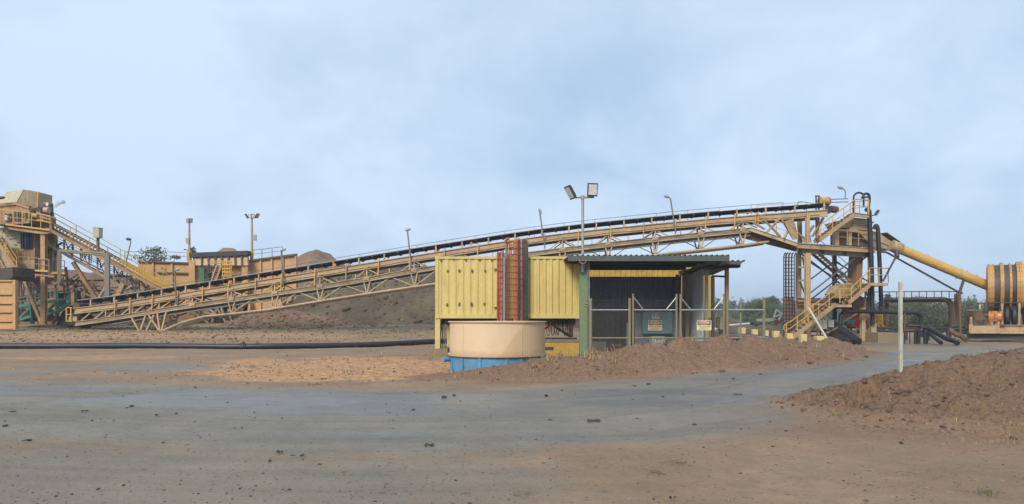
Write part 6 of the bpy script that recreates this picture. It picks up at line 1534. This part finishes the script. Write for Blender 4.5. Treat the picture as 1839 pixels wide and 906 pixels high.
tree(1604, 92, 518, 3.2, LEAF1, 'sparse tree top rising above the pipe bridge, left of the white post', 8, .18, 10, 80, .45, .5, open_=.8)
tree(1643, 96, 529, 2.6, LEAF1, 'small sparse tree top above the pipe bridge, right of the white post', 9, .18, 8, 80, .4, .5, open_=.8)
k = 20
for px, Y, top, cw, mt, lb_ in ((1588, 84, 543, 4.2, LEAF2, 'leafy tree under the left end of the pipe bridge'), (1626, 88, 545, 4.6, LEAF4, 'olive-green tree directly behind the white post'), (1640, 82, 549, 4.0, LEAF2, 'light green tree just right of the white post under the bridge'),
    (1664, 90, 544, 4.8, LEAF4, 'olive-green tree under the middle of the pipe bridge'), (1682, 80, 552, 4.0, LEAF2, 'light green young tree above the slanting black pipes'), (1699, 88, 546, 4.4, LEAF1, 'darker green tree left of the legs of the pipe bridge'),
    (1732, 92, 537, 5.4, LEAF2, 'full green tree between the chute leg and the drum skid'), (1752, 100, 543, 5.0, LEAF4, 'olive tree partly hidden behind the left end of the drum'), (1612, 100, 541, 5, LEAF1, 'dark green tree behind the bridge deck left of the white post'), (1715, 110, 540, 5, LEAF3, 'dark tree behind the legs of the pipe bridge')):
    k += 1; tree(px, Y, top, cw, mt, lb_, k, .095, 26, 520, .22, .8, open_=.85)
# far wooded country, one mass
def forest(name, n, Ya, Yb, pa, pb, topa, topb, leaf, mat, seed, per=70):
    rng = np.random.default_rng(seed); P_ = []
    for i in range(n):
        Y = rng.uniform(Ya, Yb); px = rng.uniform(pa, pb); x = X(px, Y); g = float(terrain(np.array([x]), np.array([Y]))[0])
        zt_ = Z(rng.uniform(topa, topb), Y); H = max(4, zt_-g); cwid = rng.uniform(.35, .6)*min(H, 9); c = np.array([x, Y, g+H*.55])
        q = rng.normal(size=(per, 3)); q /= np.linalg.norm(q, axis=1)[:, None]; q *= rng.uniform(.5, 1, (per, 1))
        lump = 1+.3*np.sin(q[:, :1]*5+i)*np.cos(q[:, 2:]*6+i*2)
        P_.append(c+q*lump*np.array([cwid*.5, cwid*.5, H*.46]))
    P_ = np.vstack(P_); o = quads_mesh(name, P_, None, leaf*rng.uniform(.6, 1.4, len(P_)), mat, rng, 1.3); return tag(o, kind='stuff')
f1 = forest('forest', 330, 230, 420, 1180, 2000, 541, 549, .55, LEAF3, 51, 260)
f2 = forest('forest', 130, 125, 200, 1180, 2000, 550, 562, .24, LEAF1, 52, 420)
f3 = forest('forest', 200, 300, 520, 1100, 2100, 536, 545, 1.8, LEAF3, 53, 90)
f4 = forest('forest', 60, 74, 100, 1575, 1775, 560, 580, .12, LEAF4, 54, 600)
for o in (f1, f2, f3, f4): o['label'] = 'distant wooded country beyond the yard'; o['category'] = 'forest'

# ================================================================== stones, clods, grass
def rockmesh(rng, n=1):
    bm = bmesh.new(); bmesh.ops.create_icosphere(bm, subdivisions=2, radius=1)
    A = rng.normal(size=(6, 3)); 
    for v in bm.verts:
        d = np.array(v.co); s = 1.0
        for a in A:
            a = a/np.linalg.norm(a); t = d@a
            if t > .55: s = min(s, .55/t+.05)
        v.co = Vector(d*s*(1+rng.normal()*.03))
    me = bpy.data.meshes.new('stone'); bm.to_mesh(me); bm.free(); return me
rng = np.random.default_rng(5)
RM = [rockmesh(rng) for _ in range(7)]
for m_ in RM: m_.materials.append(ROCKM)
RT = [rockmesh(rng) for _ in range(3)]
for m_ in RT: m_.materials.append(ROCKT)
def onground(px, py):
    Y = EYE*F/(py-HY); 
    for _ in range(12):
        z = gz(X(px, Y), Y); Y = Y*.5+.5*(EYE-z)*F/(py-HY)
    return V(X(px, Y), Y, gz(X(px, Y), Y))
def rock(px, py, w, label, group=None, tan=False, flat=.6):
    p = onground(px, py); s = w/F*p.y/2*.78
    o = bpy.data.objects.new('stone', random.choice(RT if tan else RM)); COL.objects.link(o)
    o.location = p+V(0, 0, s*flat*.35); o.scale = (s*1.15, s*random.uniform(.8, 1.1), s*flat); o.rotation_euler = (random.uniform(-.2, .2), random.uniform(-.2, .2), random.uniform(0, 6.28))
    tag(o, label, 'stone', group); return o
G1 = 'small dark stones on the haul road'; L1 = 'small dark loose stone on the grey haul road'
for px, py, w in ((170, 669, 5), (237, 680, 4), (467, 698, 5), (369, 713, 5), (409, 724, 6), (458, 751, 5), (506, 752, 6), (421, 770, 5), (349, 758, 6), (204, 756, 5), (338, 799, 5), (441, 829, 5), (500, 760, 4), (570, 690, 6), (89, 692, 4), (220, 712, 5), (270, 724, 4), (302, 739, 5), (457, 741, 7), (480, 727, 4), (655, 737, 4), (700, 742, 5), (714, 746, 4), (835, 767, 4), (881, 710, 5), (693, 726, 4), (827, 721, 5), (662, 664, 7), (143, 783, 4), (191, 782, 5), (1167, 737, 4), (1226, 709, 5), (1287, 683, 5), (1318, 723, 4), (1263, 804, 7), (1224, 817, 6), (1116, 827, 4), (1146, 869, 5), (1304, 818, 5), (943, 768, 3), (376, 781, 4), (1170, 772, 5), (1345, 770, 5), (1472, 758, 6)):
    rock(px, py, w, L1, G1)
for px, py, w, lb_, tn in ((742, 737, 9, 'dark rounded stone at the right end of the wet patch on the road', 0), (798, 715, 14, 'flat bluish stone on the road edge below the tank, left of its neighbour', 0), (815, 711, 11, 'flat dark stone on the road edge below the tank, right of its neighbour', 0), (981, 712, 12, 'dark stone on the road edge below the right side of the tank', 0),
    (1009, 702, 9, 'flat dark stone at the foot of the berm right of the tank', 0), (1140, 694, 9, 'dark stone at the foot of the berm below the transformer', 0), (1164, 691, 11, 'long flat stone beside the dark one at the foot of the berm', 0), (1241, 727, 10, 'brown brick-like stone alone on the road right of the dark ring', 1), (1069, 839, 10, 'pale brick-like stone alone on the brown foreground', 1), (1424, 729, 12, 'large black stone at the edge of the road near the white post', 0),
    (1379, 762, 9, 'tan stone on the brown strip left of the near mound', 1), (1411, 775, 10, 'dark flat stone on the brown strip left of the near mound', 0), (1437, 768, 8, 'pale tan stone at the left toe of the near mound', 1), (1502, 731, 11, 'dark grey stone half way up the left slope of the near mound', 0), (1388, 803, 8, 'dark stone below the tan stone in the brown foreground', 0), (1489, 832, 10, 'pale stone in the brown foreground under the near mound', 1),
    (1488, 839, 7, 'smaller pale stone touching the pale stone in the brown foreground', 1), (1562, 846, 9, 'flat tan stone in front of the near mound', 1), (1515, 864, 7, 'small dark stone near the bottom right, left of its neighbour', 0), (1554, 882, 7, 'small dark stone near the bottom right beside the mound shadow', 0), (1330, 851, 8, 'dark stone at the left of the brown foreground strip', 0), (1693, 768, 15, 'large blue-grey stone on the front face of the near mound', 0), (1692, 776, 14, 'pale brown stone right under the blue-grey stone on the near mound', 1),
    (1657, 676, 14, 'rounded pale stone near the top of the near mound right of the white post', 1), (1731, 721, 10, 'pale stone high on the right side of the near mound', 1), (1694, 721, 10, 'dark stone left of the pale stone on the near mound', 0), (1618, 797, 13, 'dark stone at the foot of the near mound', 0), (1820, 789, 18, 'grey stone at the far right of the near mound foot', 0), (1307, 901, 15, 'pale stone cut by the bottom edge of the picture', 1), (1345, 903, 10, 'smaller pale stone at the bottom edge right of the larger one', 1),
    (10, 766, 13, 'blocky black stone at the left edge of the road', 0), (8, 757, 6, 'small black stone behind the blocky one at the left edge', 0), (221, 873, 9, 'dark stone alone on the road near the bottom left', 0), (236, 731, 12, 'dark stone in the row of debris at the left of the road', 0), (351, 697, 9, 'black stone on the road below the clay patch', 0), (316, 744, 8, 'long dark stone in the row of debris on the road', 0), (975, 672, 10, 'brown pointed stone on the berm right of the tank', 1), (1452, 656, 11, 'dark flat stone at the foot of the berm near the road bend', 0), (1366, 673, 10, 'flat dark stone by the road edge under the berm', 0), (1318, 681, 9, 'flat dark stone on the berm toe left of the road bend', 0)):
    rock(px, py, w, lb_, None, bool(tn))
def litter(px, py, w, label, n=3):
    p = onground(px, py); mb = MB(); s = w/F*p.y
    for k in range(n):
        c = p+V(random.uniform(-.5, .5)*s, random.uniform(-.25, .25)*s, .015); r = s*random.uniform(.13, .27); m = 7
        mb.prism([c+V(r*math.cos(2*math.pi*j/m)*random.uniform(.7, 1.2), r*.5*math.sin(2*math.pi*j/m)*random.uniform(.7, 1.2), random.uniform(0, .02)) for j in range(m)], (0, 0, .010))
    solo(mb, 'rubber_scrap', RUBBER, label, 'scrap')
litter(533, 823, 20, 'larger of two flat black rubber scraps on the road, centre left'); litter(502, 816, 16, 'smaller broken scrap left of the large black rubber scrap', 3); litter(46, 795, 22, 'broken black scraps on the road near the left edge', 4); litter(22, 742, 14, 'thin dark scraps at the left edge of the road', 4); litter(278, 749, 14, 'scattered dark scraps in the row of debris on the road', 4)
litter(150, 741, 14, 'dark crumbs at the left end of the row of debris', 5); litter(175, 884, 9, 'tiny dark scraps near the bottom left corner', 3); litter(1186, 715, 9, 'thin dark scrap on the grey road left of the brick-like stone', 2); litter(1325, 711, 14, 'reddish dark scraps on the road at right', 4); litter(1208, 900, 12, 'dark scraps at the bottom edge', 3)
def ring(px, py, w, label, twigs=0):
    p = onground(px, py); r = w/F*p.y/2; mb = MB(); pts = [p+V(r*math.cos(a), r*1.0*math.sin(a), .02+.01*math.sin(3*a)) for a in np.linspace(0, 2*math.pi, 25)]
    mb.tube(pts, .008, 6)
    for k in range(twigs): mb.tube([p+V(random.uniform(-r, r), random.uniform(-r, r), .02), p+V(random.uniform(-r, r)*1.2, random.uniform(-r, r), .03)], .005, 5)
    solo(mb, 'hose_ring', RUBBER, label, 'ring')
ring(771, 802, 15, 'dark ring of hose lying on the road below the tank'); ring(1066, 758, 22, 'dark ring crossed by twigs on the road below the shed', 4)
for px, py, lb_ in ((949, 889, 'pale twigs near the bottom centre'), (1174, 851, 'straw-coloured twigs in the foreground right of the brick-like stone'), (1215, 832, 'reddish twigs in the foreground left of the near mound')):
    p = onground(px, py); mb = MB()
    for k in range(6):
        a = random.uniform(0, 6.28); c = p+V(random.uniform(-.08, .08), random.uniform(-.08, .08), .015); d_ = V(math.cos(a), math.sin(a), random.uniform(0, .2))*random.uniform(.05, .14); mb.tube([c-d_, c+d_], .0022, 4)
    solo(mb, 'twigs', ROCKT if 'pale' in lb_ else BROWN, lb_, 'twigs')
p = onground(1220, 642); mb = MB().tube([p+V(-.10, -.02, .20), p+V(.10, -.12, .09)], .085, 12); solo(mb, 'pipe_offcut', WHITEP, 'pale pipe offcut lying on the berm in front of the side wall of the shed', 'pipe', smooth=True)

OCT = np.array([(1, 0, 0), (-1, 0, 0), (0, 1, 0), (0, -1, 0), (0, 0, 1), (0, 0, -1)], float)
OF = np.array([(0, 2, 4), (2, 1, 4), (1, 3, 4), (3, 0, 4), (2, 0, 5), (1, 2, 5), (3, 1, 5), (0, 3, 5)])
def pebbles(name, x, y, size, mat, seed, label, sink=.25, flat=.6, z=None):
    rng = np.random.default_rng(seed); n = len(x); z = terrain(x, y) if z is None else z
    R = rng.normal(size=(n, 3, 3)); Q = np.linalg.qr(R)[0]
    ic = np.array([(0, 1, 1.618), (0, -1, 1.618), (0, 1, -1.618), (0, -1, -1.618), (1, 1.618, 0), (-1, 1.618, 0), (1, -1.618, 0), (-1, -1.618, 0), (1.618, 0, 1), (-1.618, 0, 1), (1.618, 0, -1), (-1.618, 0, -1)])/1.9
    fa = np.array([(0, 1, 8), (0, 8, 4), (0, 4, 5), (0, 5, 9), (0, 9, 1), (1, 9, 7), (1, 7, 6), (1, 6, 8), (8, 6, 10), (8, 10, 4), (4, 10, 2), (4, 2, 5), (5, 2, 11), (5, 11, 9), (9, 11, 7), (3, 2, 10), (3, 10, 6), (3, 6, 7), (3, 7, 11), (3, 11, 2)])
    vv = ic[None]*(1+rng.uniform(-.35, .25, (n, 12, 1))); vv = np.einsum('nij,nkj->nki', Q, vv)
    vv *= size[:, None, None]*np.stack([rng.uniform(.8, 1.3, n), rng.uniform(.8, 1.2, n), np.full(n, flat)], 1)[:, None, :]
    vv += np.stack([x, y, z+size*flat*(1-2*sink)*.6], 1)[:, None, :]
    ff = (fa[None]+np.arange(n)[:, None, None]*12).reshape(-1, 3); nf = len(ff)
    me = bpy.data.meshes.new(name); me.vertices.add(12*n); me.vertices.foreach_set('co', vv.astype(np.float32).ravel())
    me.loops.add(3*nf); me.loops.foreach_set('vertex_index', ff.astype(np.int32).ravel()); me.polygons.add(nf)
    me.polygons.foreach_set('loop_start', np.arange(0, 3*nf, 3, dtype=np.int32)); me.polygons.foreach_set('loop_total', np.full(nf, 3, dtype=np.int32))
    me.update(calc_edges=True); me.materials.append(mat); o = bpy.data.objects.new(name, me); COL.objects.link(o)
    tag(o, label, 'gravel', None, 'stuff'); return o
rng = np.random.default_rng(77)
def polar(n, a, b, pa=-60, pb=1900):
    Y = a*(b/a)**rng.uniform(0, 1, n); px = rng.uniform(pa, pb, n); return (px-CX)/F*Y, Y
x, y = polar(5600, 4.6, 26); keep = rng.uniform(0, 1, len(x)) < .22+.5*(fbm(x*.5, y*.5, 3, 5) > .12); x, y = x[keep], y[keep]
pebbles('gravel', x, y, rng.lognormal(-5.15, .55, len(x)), ROCKM, 1, 'fine dark grit scattered over the road and yard')
x, y = polar(5000, 4.6, 24); keep = fbm(x*.5, y*.5, 3, 6) > -.1; x, y = x[keep], y[keep]
pebbles('gravel', x, y, rng.lognormal(-5.2, .5, len(x)), ROCKT, 2, 'fine pale grit scattered over the road and yard')
def onpile(pts, n, lo, hi, seed, ext=1.15):
    r = np.random.default_rng(seed); i = r.integers(0, len(pts)-1, n*2); A = np.array(pts); t = r.uniform(0, 1, n*2)[:, None]
    c = A[i]*(1-t)+A[i+1]*t; a = r.uniform(0, 6.283, n*2); q = np.sqrt(r.uniform(0, 1, n*2))*c[:, 3]*ext
    x = c[:, 0]+q*np.cos(a); y = c[:, 1]+q*np.sin(a); k = np.abs(x/y) < .82
    return x[k][:n], y[k][:n], np.exp(r.normal(lo, hi, n*2))[:len(x[k])][:n]
x, y, s = onpile(MOUND, 2600, -5.0, .8, 3, 1.1); pebbles('clods', x, y, np.minimum(s, .06), CLOD, 3, 'loose earth clods over the near mound', .3, .7)
x, y, s = onpile(BERM, 1900, -4.6, .8, 4, 1.1); pebbles('clods', x, y, np.minimum(s, .09), CLOD, 4, 'loose earth clods over the long brown berm', .3, .7)
x = rng.normal(-5.6, 3.0, 800); y = rng.normal(19.4, 1.9, 800); pebbles('clods', x, y, np.minimum(rng.lognormal(-4.6, .7, 800), .06), CLOD, 5, 'dark clods broken over the clay patch left of the tank', .3, .6)
x = rng.uniform(-34, -3, 2200); y = rng.uniform(36.5, 56, 2200); pebbles('clods', x, y, np.minimum(rng.lognormal(-3.3, .5, 2200), .15), CLOD, 6, 'rubble on the ground below the conveyor', .3, .6)

def heap_points(key, n, seed):
    gx, gy, zz, pp = HEAPS[key]; r = np.random.default_rng(seed); i = r.integers(0, len(gx)-1, n*3); j = r.integers(0, len(gy)-1, n*3)
    k = (pp[i, j] > .02); i, j = i[k][:n], j[k][:n]; fx, fy = r.uniform(0, 1, len(i)), r.uniform(0, 1, len(i))
    zq = zz[i, j]*(1-fx)*(1-fy)+zz[i+1, j]*fx*(1-fy)+zz[i, j+1]*(1-fx)*fy+zz[i+1, j+1]*fx*fy
    return gx[i]+(gx[1]-gx[0])*fx, gy[j]+(gy[1]-gy[0])*fy, zq
x, y, z = heap_points(101, 3600, 8); pebbles('rubble', x, y, np.minimum(rng.lognormal(-2.5, .6, len(x)), .4), SPOIL, 8, 'dark rubble over the long spoil heap', .3, .7, z)
x, y, z = heap_points(101, 260, 9); pebbles('rubble', x, y, np.minimum(rng.lognormal(-2.6, .5, len(x)), .3), ROCKT, 9, 'pale stones dotted over the long spoil heap', .3, .7, z)
x, y, z = heap_points(111, 900, 10); pebbles('rubble', x, y, np.minimum(rng.lognormal(-2.9, .6, len(x)), .25), SPOIL2, 10, 'loose clods on the low reddish pile', .3, .7, z)
def grass(name, x, y, hgt, mat, seed, label, blades=14, spread=.10, wd=.006, kind=True):
    r = np.random.default_rng(seed); n = len(x); z = terrain(x, y); N_ = n*blades
    bx = np.repeat(x, blades)+r.normal(0, 1, N_)*np.repeat(spread*hgt/.25, blades); by = np.repeat(y, blades)+r.normal(0, 1, N_)*np.repeat(spread*hgt/.25, blades)
    bz = terrain(bx, by); h = np.repeat(hgt, blades)*r.uniform(.45, 1.1, N_); a = r.uniform(0, 6.283, N_); ln = h*r.uniform(.2, .9, N_)
    dx, dy = np.cos(a), np.sin(a); w_ = wd*r.uniform(.7, 1.6, N_)*np.repeat(np.maximum(1, y/14), blades)
    p0 = np.stack([bx-dy*w_, by+dx*w_, bz-.01], 1); p1 = np.stack([bx+dy*w_, by-dx*w_, bz-.01], 1)
    p2 = np.stack([bx+dx*ln*.4+dy*w_*.7, by+dy*ln*.4-dx*w_*.7, bz+h*.62], 1); p3 = np.stack([bx+dx*ln*.4-dy*w_*.7, by+dy*ln*.4+dx*w_*.7, bz+h*.62], 1)
    p4 = np.stack([bx+dx*ln, by+dy*ln, bz+h*.95], 1)
    v = np.stack([p0, p1, p2, p3, p4], 1).reshape(-1, 3); k = np.arange(N_)[:, None]*5
    li = np.concatenate([k+np.array([[0, 1, 2, 3]]), k+np.array([[3, 2, 4]])], 1).astype(np.int32).ravel()
    st_ = (np.arange(N_)[:, None]*7+np.array([[0, 4]])).astype(np.int32).ravel(); tot = np.tile(np.array([4, 3], dtype=np.int32), N_)
    me = bpy.data.meshes.new(name); me.vertices.add(len(v)); me.vertices.foreach_set('co', v.astype(np.float32).ravel()); me.loops.add(len(li)); me.loops.foreach_set('vertex_index', li)
    me.polygons.add(2*N_); me.polygons.foreach_set('loop_start', st_); me.polygons.foreach_set('loop_total', tot); me.update(calc_edges=True)
    me.materials.append(mat); o = bpy.data.objects.new(name, me); COL.objects.link(o)
    if kind: tag(o, label, 'grass', None, 'stuff')
    else: tag(o, label, 'weed')
    return o
x = np.concatenate([rng.normal(1.6, .9, 60), rng.normal(3.2, .6, 40), rng.normal(5.0, .8, 36)]); y = np.concatenate([rng.normal(20.6, 1.0, 60), rng.normal(24.4, 1.0, 40), rng.normal(25.2, .5, 36)])
grass('dry_grass', x, y, rng.uniform(.10, .34, len(x)), DRYG, 1, 'dry straw-coloured grass between the tank, berm and shed fence')
x = np.concatenate([rng.normal(7.0, .55, 16), rng.normal(6.0, .4, 6), rng.normal(7.4, .8, 12)]); y = np.concatenate([rng.normal(8.9, .25, 16), rng.normal(9.1, .2, 6), rng.normal(10.2, .7, 12)])
grass('dry_grass', x, y, rng.uniform(.03, .10, len(x)), DRYG, 2, 'dry straw and stalks at the foot of the near mound', 16, .14, .0018)
x = rng.uniform(-36, -3, 900); y = 39+rng.uniform(0, 1, 900)**.8*15; k = fbm(x*.3, y*.5, 3, 90) > .08; x, y = x[k], y[k]
grass('dry_grass', x, y, rng.uniform(.04, .13, len(x)), DRYG, 3, 'dry grass on the strip of ground behind the long black pipe', 9, .12)
x = rng.uniform(-34, -3, 700); y = 46+rng.uniform(0, 1, 700)*11; k = fbm(x*.25, y*.4, 3, 95) > .12; x, y = x[k], y[k]
grass('green_grass', x, y, rng.uniform(.04, .12, len(x)), WEED, 4, 'patches of low green grass under the conveyor and spoil heap', 9, .14)
x = rng.normal(-5.6, 3.2, 160); y = rng.normal(24, 3.0, 160)
grass('dry_grass', x, y, rng.uniform(.03, .13, 160), DRYG, 5, 'thin dry grass on the clay patch left of the tank', 8, .1)
x, y, s = onpile(BERM, 70, -3, .4, 12, .9); grass('dry_grass', x, y, rng.uniform(.05, .18, len(x)), DRYG, 6, 'thin dry stalks on the long brown berm', 7, .1)
x, y, s = onpile(MOUND, 90, -3, .4, 13, .95); grass('dry_grass', x, y, rng.uniform(.03, .13, len(x)), DRYG, 7, 'thin dry stalks over the near mound', 6, .12, .003)
def weed(px, py, h, label, seed, n=3):
    p = onground(px, py); r = np.random.default_rng(seed); o = grass('weed', p.x+r.normal(0, h*.25, n), p.y+r.normal(0, h*.25, n), np.full(n, h), WEED, seed, label, 26, .16, .0035, kind=False)
for i, (px, py, h, lb_) in enumerate(((1772, 888, .08, 'small bright weed in the foreground at bottom right'), (1830, 775, .13, 'leafy green weed at the right edge of the near mound'), (1716, 706, .10, 'small green weed half way up the near mound'), (1718, 655, .09, 'low green weed on the crest of the near mound, left of its neighbour'), (1808, 650, .12, 'low green weed on the crest of the near mound at right'), (1503, 748, .07, 'small pale weed on the left slope of the near mound'), (1338, 632, .14, 'small green weed on the berm right of the shed'), (1180, 648, .12, 'small weed on the berm front below the transformer'), (1000, 625, .22, 'grass clump beside the green shed post'), (152, 588, .9, 'leafy green shrub at the foot of the left tower under the teal conveyor'))):
    weed(px, py, h, lb_, 200+i, 1)

# ================================================================== damp air
def haze():
    m = bpy.data.materials.new('damp_haze'); m.use_nodes = True; nt = m.node_tree; nt.nodes.clear()
    out = nt.nodes.new('ShaderNodeOutputMaterial'); v = nt.nodes.new('ShaderNodeVolumePrincipled')
    v.inputs['Color'].default_value = (.82, .88, .96, 1); v.inputs['Density'].default_value = .0009; v.inputs['Anisotropy'].default_value = .2
    nt.links.new(v.outputs[0], out.inputs['Volume'])
    o = MB().b2((-1560, -1560, -30), (1560, 1560, 24)).build('haze', m); tag(o, kind='stuff'); o['label'] = 'thin damp haze over the whole yard'; o['category'] = 'haze'
USE_HAZE = True
if USE_HAZE: haze()
